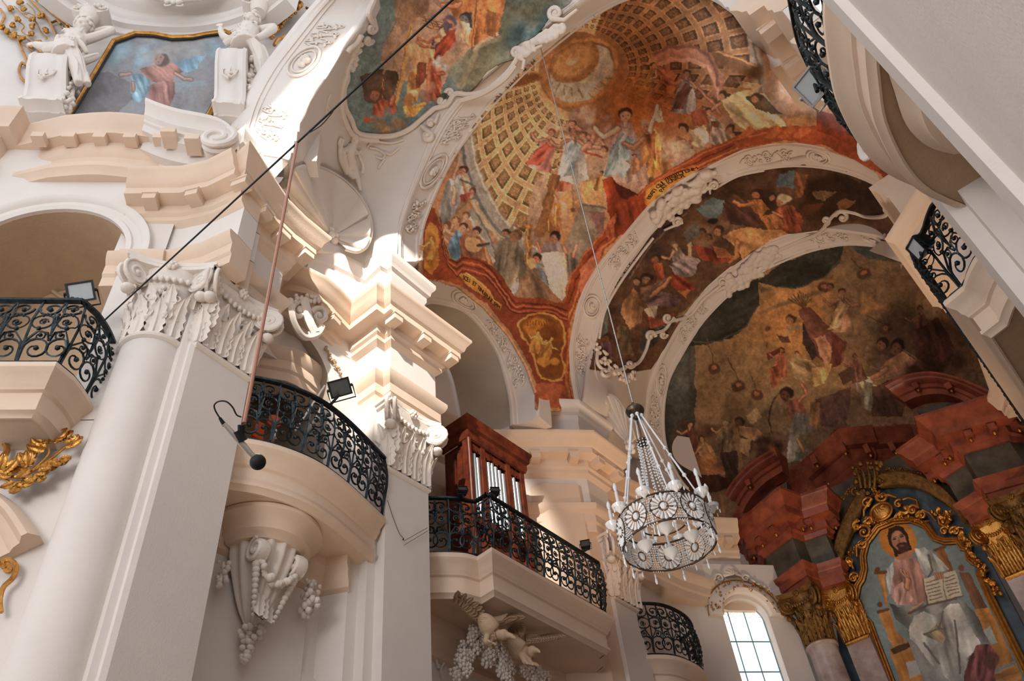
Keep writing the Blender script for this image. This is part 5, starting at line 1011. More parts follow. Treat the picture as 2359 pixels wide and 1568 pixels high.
# the picture
inner = [(2075, 1600), (2011, 1431), (1991, 1417), (1988, 1395), (1980, 1378), (1985, 1352), (1994, 1338), (2000, 1312), (1997, 1282), (2004, 1254), (2029, 1221), (2061, 1208), (2098, 1205), (2127, 1217), (2148, 1246), (2177, 1256), (2203, 1254), (2212, 1268), (2222, 1270), (2226, 1290), (2240, 1302), (2252, 1308), (2248, 1324), (2272, 1380), (2375, 1590)]
def paint_altar(xs, ys):
    p = Paint(xs, ys, (104, 120, 124), 1.5, 14)
    p.ell(2000, 1500, 60, 120, (126, 142, 150), 25, .7, .9); p.ell(2240, 1290, 60, 60, (92, 106, 108), 0, .7, .9)
    Q = lambda L: [(1990 + x / 4.04, 1180 + y / 4.04) for x, y in L]
    GO, GD, GL = (170, 108, 44), (104, 62, 26), (206, 146, 74)
    # throne
    p.poly(Q([(120, 560), (190, 560), (230, 860), (210, 870)]), GO, 1, .2, ang=75); p.line(Q([(110, 560), (200, 560)]), 10, GD); p.ell(*Q([(125, 530)])[0], 7, 7, GD); p.poly(Q([(130, 920), (240, 890), (300, 1100), (400, 1200), (260, 1240)]), GO, 1, .25, ang=70); p.line(Q([(130, 930), (230, 900)]), 9, GD); p.ell(*Q([(150, 860)])[0], 7, 7, GD)
    p.poly(Q([(230, 1260), (430, 1190), (560, 1560), (340, 1568)]), GO, 1, .2, ang=70); p.poly(Q([(390, 1390), (480, 1370), (560, 1500), (430, 1540)]), (150, 150, 146)); p.poly(Q([(240, 1270), (430, 1200), (440, 1250), (280, 1320)]), (72, 48, 34))
    p.poly(Q([(650, 330), (740, 320), (850, 560), (770, 560)]), (130, 78, 40), 1, .25, ang=65); p.line(Q([(660, 350), (750, 320)]), 9, GD); p.poly(Q([(880, 560), (980, 560), (1160, 900), (1040, 900)]), (104, 66, 44), 1, .25, ang=65); p.ell(*Q([(905, 520)])[0], 8, 10, (112, 66, 48)); p.poly(Q([(1040, 900), (1160, 880), (1400, 1380), (1200, 1480), (1080, 1100)]), GO, 1, .25, ang=65); p.poly(Q([(1110, 1090), (1180, 1060), (1250, 1210), (1190, 1230)]), (140, 146, 138)); p.poly(Q([(1240, 1480), (1420, 1400), (1480, 1568), (1100, 1568)]), GO, 1, .25, ang=-20); p.line(Q([(1240, 1470), (1400, 1400)]), 10, (110, 124, 128))
    # halo and head
    hx, hy = Q([(318, 252)])[0]
    p.ell(hx, hy, 47, 42, (184, 108, 32), 50, 1, .05); p.ell(hx, hy, 43, 38, (196, 122, 40), 50, .7, .3)
    p.poly(Q([(215, 220), (230, 150), (300, 120), (370, 140), (410, 210), (430, 290), (440, 340), (400, 400), (340, 390), (290, 420), (270, 330), (240, 300)]), (52, 32, 24))
    p.ell(*Q([(325, 262)])[0], 17, 25, (170, 112, 80), -22, 1, .12); p.ell(*Q([(300, 215)])[0], 12, 10, (186, 130, 96), -22, .8, .6); p.ell(*Q([(288, 250)])[0], 5, 2.6, (70, 44, 34), -15); p.ell(*Q([(352, 228)])[0], 5, 2.6, (70, 44, 34), -15); p.line(Q([(274, 236), (302, 228)]), 2.5, (80, 50, 36)); p.line(Q([(334, 214), (366, 206)]), 2.5, (80, 50, 36)); p.line(Q([(322, 235), (334, 284)]), 3, (136, 84, 60)); p.poly(Q([(300, 310), (330, 285), (390, 280), (420, 320), (400, 370), (360, 388), (330, 350)]), (72, 42, 30)); p.ell(*Q([(350, 312)])[0], 7, 2.5, (134, 70, 54), -12)
    p.poly(Q([(320, 390), (430, 350), (460, 400), (400, 440), (330, 430)]), (160, 106, 74))
    # tunic, mantle
    p.poly(Q([(290, 430), (340, 440), (430, 430), (480, 420), (560, 560), (600, 760), (560, 860), (420, 880), (300, 850), (260, 760), (270, 600)]), (156, 110, 98), 1, .4, ang=78)
    p.poly(Q([(210, 520), (280, 460), (270, 620), (250, 760), (230, 760), (215, 640)]), (150, 154, 156), 1, .25, ang=85); p.poly(Q([(470, 330), (560, 330), (640, 380), (720, 450), (790, 530), (680, 560), (600, 600), (550, 560), (500, 430)]), (158, 160, 156), 1, .4, ang=60); p.line(Q([(600, 400), (640, 540), (600, 600)]), 7, (84, 84, 80)); p.poly(Q([(280, 690), (360, 640), (430, 760), (470, 800), (400, 870), (310, 860), (260, 780)]), (168, 126, 116), 1, .35, ang=95)
    p.limb(Q([(400, 700), (410, 640), (390, 590)]), 13, (170, 112, 80)); p.limb(Q([(385, 600), (350, 560), (345, 530)]), 5, (176, 120, 88)); p.limb(Q([(395, 590), (372, 540)]), 5, (176, 120, 88)); p.limb(Q([(410, 600), (412, 560)]), 5, (170, 110, 80))
    p.poly(Q([(240, 840), (320, 880), (560, 840), (600, 860), (860, 800), (960, 850), (1060, 960), (1120, 1100), (1180, 1240), (1180, 1568), (560, 1568), (430, 1260), (400, 1080), (300, 1000)]), (112, 114, 112), 1, .35, ang=60)
    p.poly(Q([(420, 1060), (470, 960), (560, 920), (660, 960), (740, 900), (800, 850), (880, 850), (930, 930), (1010, 1100), (1090, 1220), (960, 1360), (940, 1568), (800, 1568), (620, 1400), (480, 1220), (430, 1180)]), (160, 160, 154), 1, .42, ang=74)
    p.ell(*Q([(500, 1060)])[0], 20, 32, (176, 168, 160), 10, .9, .6); p.ell(*Q([(850, 960)])[0], 15, 30, (172, 166, 158), -20, .9, .6); p.poly(Q([(560, 1140), (720, 1000), (760, 1180), (730, 1220), (600, 1160)]), (146, 128, 98), 1, .4, ang=40); p.line(Q([(740, 920), (700, 1080), (560, 1130)]), 6, (96, 92, 86)); p.line(Q([(850, 1000), (880, 1300), (900, 1500)]), 6, (92, 90, 86)); p.line(Q([(700, 1400), (560, 1220)]), 7, (98, 96, 92)); p.line(Q([(420, 940), (600, 860), (860, 800)]), 7, (88, 72, 64)); p.line(Q([(430, 910), (560, 830)]), 5, (176, 130, 84))
    p.poly(Q([(940, 1480), (990, 1330), (1050, 1240), (1160, 1220), (1240, 1290), (1220, 1440), (1230, 1568), (930, 1568)]), (116, 62, 58), 1, .45, ang=95); p.ell(*Q([(1190, 1380)])[0], 20, 24, (84, 52, 44), 0, .8)
    # open book with lines of script
    bk = Q([(545, 620), (720, 570), (855, 535), (920, 780), (760, 820), (600, 858)]); p.poly(bk, (172, 162, 140)); p.line(Q([(725, 570), (765, 820)]), 3, (112, 98, 80)); p.line(bk[3:] + bk[:1], 4, (92, 80, 66))
    for k in range(6):
        for (xa, ya), (xb, yb) in ((Q([(575 + k * 8, 655 + k * 32)])[0], Q([(700 + k * 7, 622 + k * 32)])[0]), ((Q([(750 + k * 8, 610 + k * 32)])[0]), Q([(850 + k * 9, 580 + k * 32)])[0])):
            n = 9
            for i in range(n): p.line([(xa + (xb - xa) * i / n, ya + (yb - ya) * i / n), (xa + (xb - xa) * (i + .55) / n, ya + (yb - ya) * (i + .55) / n)], 3.2, (98, 84, 66))
    for k in range(4): p.limb(Q([(660 + k * 22, 570 - k * 4), (672 + k * 20, 620 - k * 6)]), 5, (160, 104, 76))
    return p.mottle(.08).out(G_PB)
t = thing('altar_painting', 'gilt framed altar painting of a haloed robed figure holding an open book', 'painting', (AXA, YF, 6.0))
patch('canvas', inner, Plane((0, 1, 0), YF), 'oil_painting', 1.5, t, paint_altar, thick=.02)
FI = catmull([atY(x, y, YF - .03) for x, y in inner], 1)
b = MB()
for off, rr, yy in ((.03, .028, .03), (.075, .022, .06), (.125, .034, .03)):
    L = [Vector(p) for p in FI]; out = []
    for i in range(len(L)):
        d = (L[min(i + 1, len(L) - 1)] - L[max(i - 1, 0)]).normalized(); n = Vector((-d.z, 0, d.x)); out.append(L[i] + n * off - Vector((0, yy, 0)))
    b.tube(out, rr, 6)
b.build('moulding', 'gold', t)
def fscroll(b, x, y, r, turns, a0, sg, w=.04, yy=16.88, tail=None):
    c = atY(x, y, yy); f = Frame(c, (1, 0, 0), (0, 0, 1)); R = r / 1918 * 19.5
    p = scroll(b, f, (0, 0), R, turns, math.radians(a0), sg, w, k=6, n=18); b.ball(f(0, 0, .01), w * 1.1, 8, 6)
    if tail: b.tube([f(*p[0])] + [atY(q[0], q[1], yy) for q in tail], [w, w * .9] + [w * .6] * (len(tail) - 1), 6)
for args in ((1998, 1158, 13, 1.4, 20, 1, .04, [(1990, 1175), (1990, 1190)]), (2032, 1143, 13, 1.4, 150, 1, .04, [(2048, 1140), (2066, 1146)]), (1990, 1225, 15, 1.5, 90, -1, .042, [(1968, 1224), (1970, 1205), (1980, 1198)]), (2102, 1174, 11, 1.5, 0, 1, .04, [(2116, 1172), (2112, 1152), (2092, 1146), (2080, 1150)]), (2122, 1186, 10, 1.6, 180, -1, .035, [(2126, 1174), (2142, 1182), (2156, 1200)]), (1984, 1252, 11, 1.5, 0, -1, .035, [(1972, 1256), (1974, 1282)]), (1966, 1330, 11, 1.6, 0, 1, .035, [(1950, 1336), (1968, 1356)]), (2200, 1222, 10, 1.6, 180, -1, .034, [(2208, 1214), (2220, 1216)]), (1958, 1290, 9, 1.4, 90, 1, .03, [(1966, 1310)]), (2175, 1222, 9, 1.4, 0, 1, .03, [(2164, 1206), (2160, 1190)]), (1996, 1196, 9, 1.3, 200, 1, .03, [(2004, 1190)]), (2070, 1160, 10, 1.2, 30, 1, .035, None), (2086, 1170, 12, .8, 200, 1, .05, None), (1976, 1212, 14, .8, 60, 1, .05, None)):
    b = MB(); fscroll(b, *args[:7], tail=args[7]); b.build('scroll', 'gold', t)
for L, n_, rs in (([(1962, 1300), (1952, 1280), (1966, 1262)], 14, .05), ([(1955, 1350), (1972, 1390), (1975, 1420), (1990, 1460), (2000, 1490)], 40, .045), ([(2180, 1210), (2190, 1180), (2176, 1200), (2160, 1180), (2150, 1175)], 26, .05), ([(2230, 1262), (2250, 1290), (2268, 1320), (2290, 1350), (2300, 1368)], 44, .05), ([(2000, 1210), (2016, 1200), (2046, 1200)], 16, .04), ([(2062, 1194), (2090, 1190), (2130, 1200)], 16, .035), ([(2008, 1140), (2016, 1132), (2022, 1140)], 10, .035), ([(2210, 1236), (2226, 1240), (2232, 1256)], 16, .05)):
    g = random.Random(n_); A = even([atY(x, y, 16.9) for x, y in L], n_); b = MB()
    for p in A: b.ball(p + Vector((g.uniform(-.05, .05), g.uniform(-.03, .03), g.uniform(-.05, .05))), g.uniform(.5, 1) * rs, 6, 4)
    for p in A[::3]: leaf(b, p, Vector((g.uniform(-1, 1), -.3, g.uniform(-1, 1))).normalized(), Vector((0, -1, 0)), Vector((1, 0, 0)), .13, .05, .3, 5)
    b.build('leaf_spray', 'gold', t)
b = MB(); c = atY(2030, 1178, 16.86); f = Frame(c, (1, 0, 0), (0, 0, 1)); ln = atY(2056, 1163, 16.86) - c; A0 = math.atan2(ln.z, ln.x)
b.ball(c, (.2, .06, .16), 20, 12, (Vector((math.cos(A0), 0, math.sin(A0))), Vector((0, 1, 0)), Vector((-math.sin(A0), 0, math.cos(A0))))); ct = b.build('cartouche', 'gold', t)
b = MB(); b.tube([c + Vector((math.cos(A0) * .23 * math.cos(k) - math.sin(A0) * .185 * math.sin(k), 0, math.sin(A0) * .23 * math.cos(k) + math.cos(A0) * .185 * math.sin(k))) for k in [2 * PI * i / 28 for i in range(28)]], .028, 6, True); b.build('cartouche_rim', 'gold', t)
def text_mesh(name, body, size, loc, xdir, ydir, m, par=None, depth=.006, align='CENTER'):
    cu = bpy.data.curves.new(name, 'FONT'); cu.body = body; cu.size = size; cu.align_x = align; cu.align_y = 'CENTER'; cu.extrude = depth
    o = bpy.data.objects.new(name, cu); C.objects.link(o); x = Vector(xdir).normalized(); z = x.cross(Vector(ydir)).normalized(); y = z.cross(x)
    M = Matrix((x, y, z)).transposed().to_4x4(); M.translation = Vector(loc)
    dg = bpy.context.evaluated_depsgraph_get(); me = bpy.data.meshes.new_from_object(o.evaluated_get(dg)); me.transform(M); C.objects.unlink(o); bpy.data.objects.remove(o)
    me.materials.clear(); return link(name, me, m, par)
mat('gold_light', (240, 190, 110), .35, metal=.5)
text_mesh('letters', 'IhS', .2, c + Vector((0, -.062, 0)), (math.cos(A0), 0, math.sin(A0)), (-math.sin(A0), 0, math.cos(A0)), 'gold_light', ct)

# ---------------------------------------------------------------- choir window in the canted wall
nW = Vector((.785, -.62, 0)); uW = Vector((.62, .785, 0)); cW = -14.66
pw = lambda x, y, c=cW: atN(x, y, nW, c)
o0 = pw(1657, 1388); aL = 0; aR = (pw(1800, 1510) - o0).dot(uW); zt = (pw(1700, 1375)).z; rr = (aR - aL) / 2
org = o0 - uW * .55; org.z = 0
wl, PW = arched_wall('wall_window', (org.x, org.y, 0), uW, .42, FLOOR, zt - .45, rr, .55 + rr, 2.1, 9.2, .28)
def wpt(a, z, e=0): return Vector((org.x, org.y, 0)) + uW * a + Vector((0, 0, z)) - nW * e
cx_ = .55 + rr; zs = zt - .45; arc = [(cx_ + rr * math.cos(PI - PI * i / 24), zs + .42 * math.sin(PI - PI * i / 24)) for i in range(25)]
b = MB(); b.prism([wpt(a, z, .24) for a, z in [(cx_ - rr, 4.5)] + arc + [(cx_ + rr, 4.5)]], -nW * .02); wdw = struct(b.build('window_1', 'daylight_pane', None, False))
b = MB()
for a in (cx_ - rr * .52, cx_ + rr * .2, cx_ + rr * .98): b.tube([wpt(a, 4.5, .22), wpt(a, zs + .40 * math.sqrt(max(0, 1 - ((a - cx_) / rr) ** 2)), .22)], .012, 6)
for z in (zs - .42, zs - 1.05, zs - 1.7): b.tube([wpt(cx_ - rr, z, .22), wpt(cx_ + rr, z, .22)], .014, 6)
b.tube([wpt(a, z, .22) for a, z in arc], .014, 6); b.build('glazing_bars', 'bar_blue', wdw)
b = MB()
for i in range(9):
    for j in range(3):
        a = cx_ - rr * .9 + i * rr * .22; z = zs + .42 * math.sqrt(max(0, 1 - ((a - cx_) / rr) ** 2)) - .05 - j * .085 - (i % 2) * .04
        if abs(a - cx_) < rr * .95: b.tube([wpt(a + .05 * math.cos(k * PI / 3), z + .05 * math.sin(k * PI / 3), .225) for k in range(6)], .003, 4, True)
b.build('honeycomb_leads', 'bar_blue', wdw)
t = thing('window_hood', 'white window hood with gilded rococo ornament and a shell on top', 'hood', wpt(cx_, zs + .6))
b = MB(); rings = []
for i in range(25):
    q = PI - PI * i / 24; r_ = [wpt(cx_ + (rr * 1.05 + e) * math.cos(q), zs + (.5 + e) * math.sin(q), -o) for e, o in ((0, 0), (0, .14), (.06, .2), (.2, .16), (.3, .05), (.32, 0))]; rings.append(r_)
b.loft(rings, True, True); b.build('hood', 'stucco', t)
b = MB(); g = random.Random(5)
for i in range(70):
    q = g.uniform(.1, PI - .1); e = g.uniform(.02, .28); b.ball(wpt(cx_ + (rr * 1.05 + e) * math.cos(q), zs + (.5 + e) * math.sin(q), -.15 - .05 * (1 - abs(e - .13) * 5)), (g.uniform(.012, .035), .02, g.uniform(.012, .03)), 6, 4)
b.tube([wpt(cx_ + (rr * 1.05 + .31) * math.cos(q), zs + (.5 + .31) * math.sin(q), -.06) for q in [PI * k / 20 for k in range(21)]], .014, 5); b.build('gilding', 'gold', t)
b = MB(); rings = []; sc = wpt(cx_ - .06, zs + .86, -.06)
for k in range(33):
    q = PI * k / 32; R_ = .2 * (1 + .1 * abs(math.sin(q * 6))); rings.append([sc + uW * (R_ * s_ * math.cos(q)) + Vector((0, 0, R_ * s_ * math.sin(q))) + nW * (.1 * (1 - s_ * s_) + .02 + .02 * abs(math.sin(q * 6)) * s_) for s_ in (.1, .4, .7, 1)])
b.loft(rings, False); b.build('shell', 'stucco', t)
for s_ in (-1, 1):
    b = MB(); f = Frame(sc + uW * s_ * .3, uW, (0, 0, 1)); pts = scroll(b, f, (0, 0), .1, 1.4, PI * (0 if s_ > 0 else 1), s_, .03); b.tube([f(*pts[0]), f(s_ * .2, -.12), f(s_ * .4, -.2)], .03, 6); b.build('side_scroll', 'stucco', t)
# cap of wall above the window up to the cornice
wallplan('wall_choir', [(-7.25, 12.05), (-7.25, 14.3), (org.x, org.y)], FLOOR, 9.2)
bpy.data.objects.remove(bpy.data.objects['wall_bay_choir'])
# ---------------------------------------------------------------- organ on the long balcony
t = thing('chamber_organ', 'small dark wooden organ with silver pipes on the long balcony', 'organ', (-7.3, 8.8, 6.2))
x0, x1, y0, y1, zb, zt_ = -7.62, -7.04, 8.08, 9.5, 6.2, 9.0
b = MB(); b.abox(x0, x1 - .12, y0 + .04, y1 - .04, zb, zt_ - .1); b.build('case', 'wood', t, False)
b = MB(); b.plan([(x0, y0), (x1, y0), (x1, y1), (x0, y1)], [(0, zt_ - .12), (.03, zt_ - .1), (.05, zt_ - .04), (.05, zt_ + .06), (.09, zt_ + .1), (.1, zt_ + .2), (.13, zt_ + .26), (.13, zt_ + .3), (0, zt_ + .32)]); b.prism([(x0, y0, zt_ + .28), (x1, y0, zt_ + .28), (x1, y1, zt_ + .28), (x0, y1, zt_ + .28)], (0, 0, .04)); b.build('cornice', 'wood', t)
for yy in (y0 + .03, y0 + .36, y0 + 1.0, y1 - .05):
    b = MB(); b.abox(x1 - .12, x1, yy - .05, yy + .05, zb, zt_ - .1); b.build('post', 'wood', t, False)
b = MB(); b.abox(x1 - .1, x1 - .01, y0, y1, 7.3, 7.45); b.build('lower_rail', 'wood', t, False)
for ya, yb in ((y0 + .09, y0 + .31), (y0 + .41, y0 + .95), (y0 + 1.05, y1 - .1)):
    n = 3 if yb - ya < .4 else 6
    for i in range(n):
        q = (i + .5) / n; yy = ya + (yb - ya) * q; rr_ = (yb - ya) / n * .46; hh = 8.72 - .16 * abs(q - .4)
        b = MB(); b.lathe((x1 - .07, yy, 0), [(rr_ * .4, 7.46), (rr_, 7.66), (rr_, hh)], 12); b.build('pipe', 'pipe_metal', t)
    b = MB()
    for i in range(8):
        q = (i + .5) / 8; b.box((x1 - .03, ya + (yb - ya) * q, zt_ - .17 - .05 * abs(math.sin(q * 9))), (.012, 0, 0), (0, (yb - ya) / 15, 0), (0, 0, .07))
    b.build('carved_fringe', 'wood', t, False)
for xa, xb in ((x0 + .08, x0 + .28), (x0 + .32, x1 - .1)):
    b = MB(); b.abox(xa, xb, y0 - .01, y0 + .05, 7.4, 8.75); b.abox(xa + .03, xb - .03, y0 - .03, y0 + .02, 7.46, 8.69); b.build('side_panel', 'wood', t, False)
b = MB(); b.lathe((x1 + .01, y0 + .0, 0), [(.035, zb), (.035, 7.5), (.045, 7.52), (.035, 7.6), (.04, 8.84), (.05, 8.88)], 14); b.build('corner_column', 'wood', t)
# ---------------------------------------------------------------- floodlights
def floodlight(label, px, py, pl, yaw, tilt, w, h, m_glass='lamp_glass', body='black_metal', dep=.5, roll=0., barn=False):
    """box lamp on a U bracket; yaw/tilt aim in degrees"""
    c = Vector(pl); t = thing('floodlight', label, 'floodlight', c)
    n = Vector((math.cos(math.radians(tilt)) * math.cos(math.radians(yaw)), math.cos(math.radians(tilt)) * math.sin(math.radians(yaw)), math.sin(math.radians(tilt)))); u = Vector((0, 0, 1)).cross(n).normalized(); v = n.cross(u)
    if roll: q = Matrix.Rotation(math.radians(roll), 3, n); u = q @ u; v = q @ v
    b = MB(); S = lambda s, e: [c + u * a * w / 2 * s + v * d * h / 2 * s + n * e for a, d in ((-1, -1), (1, -1), (1, 1), (-1, 1))]
    b.loft([S(.45, -w * dep), S(.8, -w * dep * .7), S(1, -.02), S(1.06, -.015), S(1.06, .02), S(.9, .02), S(.88, .0)], True, False); r0 = S(.45, -w * dep); b.add(r0, [(0, 1, 2, 3)]); b.build('housing', body, t, False)
    b = MB(); b.prism(S(.9, .002), n * .004); b.build('glass', m_glass, t, False)
    b = MB(); b.tube([c + u * w * .62, c + u * w * .62 - v * h * .75 - n * w * .2, c - u * w * .62 - v * h * .75 - n * w * .2, c - u * w * .62], w * .035, 5); b.build('bracket', body, t)
    for s in (-1, 1):
        b = MB(); b.lathe(c + u * s * w * .53, [(w * .07, 0), (w * .07, w * .1)], 10, u * s); b.build('knob', body, t)
    return t
floodlight('black floodlight clamped to the railing at the left picture edge', 0, 0, atZ(186, 672, 7.38), -34, -38, .27, .21, roll=18)
floodlight('black floodlight clamped to the curved balcony railing', 0, 0, atZ(783, 893, 7.36), -40, -42, .26, .21, 'dark_glass', roll=18, dep=.7)
floodlight('grey framed floodlight hanging from the upper right balcony railing', 0, 0, tuple(atZ(1872, 196, 6.75)), -140, -38, .3, .26, body='steel', roll=-25, dep=.55)
floodlight('small square lamp on the lower right balcony railing', 0, 0, tuple(atZ(2112, 572, 6.85)), -150, -20, .22, .2, body='iron', roll=-15, dep=.9)
floodlight('tiny floodlight at the left of the organ railing', 0, 0, atX(1066, 1126, -6.5), -40, 20, .13, .1, 'dark_glass', dep=.9)
floodlight('tiny floodlight at the corner of the organ railing', 0, 0, atX(1140, 1128, -6.25), -40, 20, .13, .1, 'dark_glass', dep=.9)
floodlight('tiny floodlight at the far end of the organ railing', 0, 0, atX(1348, 1252, -6.3), -60, 10, .15, .13, 'dark_glass', dep=.9)
def clamp(t, path, side):
    c = t.location; A = Along(path, 6.2, side, .07); k = min((A.len * i / 80 for i in range(81)), key=lambda q: (A(q, .97) - c).length); b = MB(); b.tube([c - Vector((0, 0, .12)), A(k, .97)], .02, 6); b.ball(A(k, .97), .035, 8, 6); b.build('clamp', 'black_metal', t)
for o_ in [o for o in C.objects if o.get('category') == 'floodlight']:
    L_ = o_['label']; pth, sd = (B0, 1) if 'left picture edge' in L_ else (B1, 1) if 'curved balcony' in L_ else (R1, -1) if 'upper right' in L_ else (R2, -1) if 'lower right' in L_ else (B2R, 1)
    clamp(o_, pth, sd)
# ---------------------------------------------------------------- microphone, its pipe and the black cable
mp = Vector((-3.2, 1.82, 0)); ztop = (ray(685, 330) * (-3.2 / ray(685, 330)[0]))[2]; zbot = (ray(556, 985) * (-3.2 / ray(556, 985)[0]))[2]
t = thing('microphone', 'studio microphone with black foam ball hanging on a thin pipe before the curved balcony', 'microphone', (mp.x, mp.y, zbot))
b = MB(); b.tube([(mp.x, mp.y, ztop), (mp.x, mp.y, zbot + .04)], .012, 8); b.build('hanging_pipe', 'copper_pipe', t)
D = 3.2 / .67
mq = lambda x, y, k=1.: Vector(ray(x, y) * (-3.2 / ray(556, 985)[0]) * k)
b = MB(); b.tube([mq(556, 978), mq(556, 1000)], .02, 10); b.tube([mq(548, 992), mq(560, 1016)], .026, 10); b.build('swivel', 'black_metal', t)
b = MB(); b.tube([mq(516, 976), mq(528, 990), mq(545, 1008), mq(563, 1028), mq(574, 1041), mq(588, 1055)], [.013, .016, .018, .018, .016, .014], 12); b.build('microphone_body', 'steel', t)
b = MB(); b.tube([mq(506, 962), mq(518, 980)], [.008, .013], 8); b.build('plug', 'black_metal', t)
b = MB(); b.ball(mq(594, 1064), .044, 18, 12); b.build('foam_windscreen', 'black_rubber', t)
b = MB(); b.tube([mq(591, 1048), mq(597, 1047), mq(602, 1052), mq(600, 1058)], .006, 6); b.build('screen_ring', 'white_plastic', t)
b = MB(); b.tube(catmull([mq(x, y) for x, y in ((508, 965), (496, 945), (494, 932), (505, 924), (522, 925), (536, 938), (545, 955), (556, 960))], 5), .0045, 6); b.build('microphone_lead', 'black_rubber', t)
ca = atX(225, 752, -6.85); cb = Vector((mp.x, mp.y, ztop)); k_ = 1.9; ce = ca + (cb - ca) * k_
b = MB(); pts = [ca.lerp(ce, i / 40) for i in range(41)]; b.tube(pts, .0085, 6)
tag(b.build('hanging_cable', 'black_rubber'), 'long straight black cable slanting across the upper left to the hanging pipe', 'cable')
b = MB(); b.tube(catmull([cb + (ce - cb) * .04, cb + (ce - cb) * .1 + Vector((0, 0, -.08)), cb + (ce - cb) * .14 + Vector((0, 0, -.04)), cb + (ce - cb) * .15], 5), .004, 5); tag(b.build('cable_loop', 'black_rubber'), 'short slack loop of black wire beside the top of the hanging pipe', 'cable')
# thin wires on the narrow pilaster
b = MB(); b.tube(catmull([atX(x, y, -6.66) for x, y in ((893, 1152), (905, 1190), (920, 1228), (930, 1240))], 4), .004, 5); b.tube([atX(930, 1246, -6.66), atX(985, 1215, -6.66)], .003, 5); b.tube([atX(931, 1255, -6.66), atX(986, 1222, -6.66)], .0025, 5); b.ball(atX(929, 1242, -6.66), .012, 6, 5); tag(b.build('thin_wire', 'black_rubber'), 'thin wire with a knot hanging on the narrow white pilaster', 'wire')
# things on the curved balcony
t = thing('chair', 'orange chair glimpsed through the curved balcony railing', 'chair', atX(625, 985, -7.0))
b = MB(); c = atX(630, 972, -7.0); b.lathe(c, [(.001, 0), (.09, .005), (.095, .02), (.09, .035), (.001, .04)], 20, (1, -.3, 0)); b.build('back_rest', 'orange_cloth', t)
b = MB(); b.tube([c + Vector((.02, .01, -.07)), c + Vector((.02, .02, -.32))], .018, 8); b.box(c + Vector((-.05, -.16, -.2)), (.02, 0, 0), (0, .07, 0), (0, 0, .13)); b.build('frame', 'orange_cloth', t)
t = thing('spot_lamp', 'small white box with a round dark lens on the curved balcony', 'lamp', atX(632, 1008, -6.72))
c = atX(632, 1000, -6.72); b = MB(); b.box(c, Vector((.8, -.6, 0)) * .03, Vector((.6, .8, .25)).normalized() * .034, Vector((-.1, -.2, 1)).normalized() * .05); b.build('box', 'white_plastic', t, False); b = MB(); b.lathe(c + Vector((.8, -.6, 0)) * .031 + Vector((0, 0, .01)), [(.001, .004), (.018, .004), (.018, 0)], 14, (.8, -.6, 0)); b.build('lens', 'black_metal', t)
b = MB(); b.tube([atX(680, 992, -6.85), atX(748, 888, -6.75)], .014, 8); tag(b.build('white_tube', 'white_plastic'), 'slanting white tube behind the curved balcony railing', 'tube')
# ---------------------------------------------------------------- chandelier
p0 = atY(1240, 88, 6.12); hx_, hy_ = p0.x, p0.y
zz = lambda x, y: float((ray(x, y) * (hy_ / ray(x, y)[1]))[2])
zh = zz(1465, 945); b = MB(); b.tube([(hx_, hy_, p0.z), (hx_, hy_, zh + .05)], .008, 6)
for k in range(46): z_ = zh + (p0.z - zh) * k / 46; b.ball((hx_, hy_, z_), (.014, .014, .012), 6, 4)
b.ball((hx_, hy_, p0.z), .05, 8, 6); tag(b.build('chandelier_chain', 'steel'), 'thin beaded chain from the vault down to the crystal chandelier', 'chain')
rm = ray(1541, 1250); zr = zz(1541, 1222); R = .43; cz = Vector((hx_, hy_, zr))
t = thing('chandelier', 'crystal ring chandelier hanging before the choir', 'chandelier', cz)
b = MB(); b.lathe((hx_, hy_, zh), [(.01, .12), (.03, .08), (.05, .05), (.09, .03), (.1, 0), (.09, -.03), (.06, -.05), (.035, -.09), (.02, -.11)], 20); b.build('canopy', 'brass_dark', t)
NP = 10
mat('crystal_white', (244, 246, 248), .1, spec=.9, emit=None, trans=.12)
for lev, nm in ((.145, 'upper_hoop'), (-.145, 'lower_hoop')):
    b = MB(); b.tube([cz + Vector((R * math.cos(a), R * math.sin(a), lev)) for a in [2 * PI * k / 60 for k in range(60)]], .009, 6, True); b.build(nm, 'brass_dark', t)
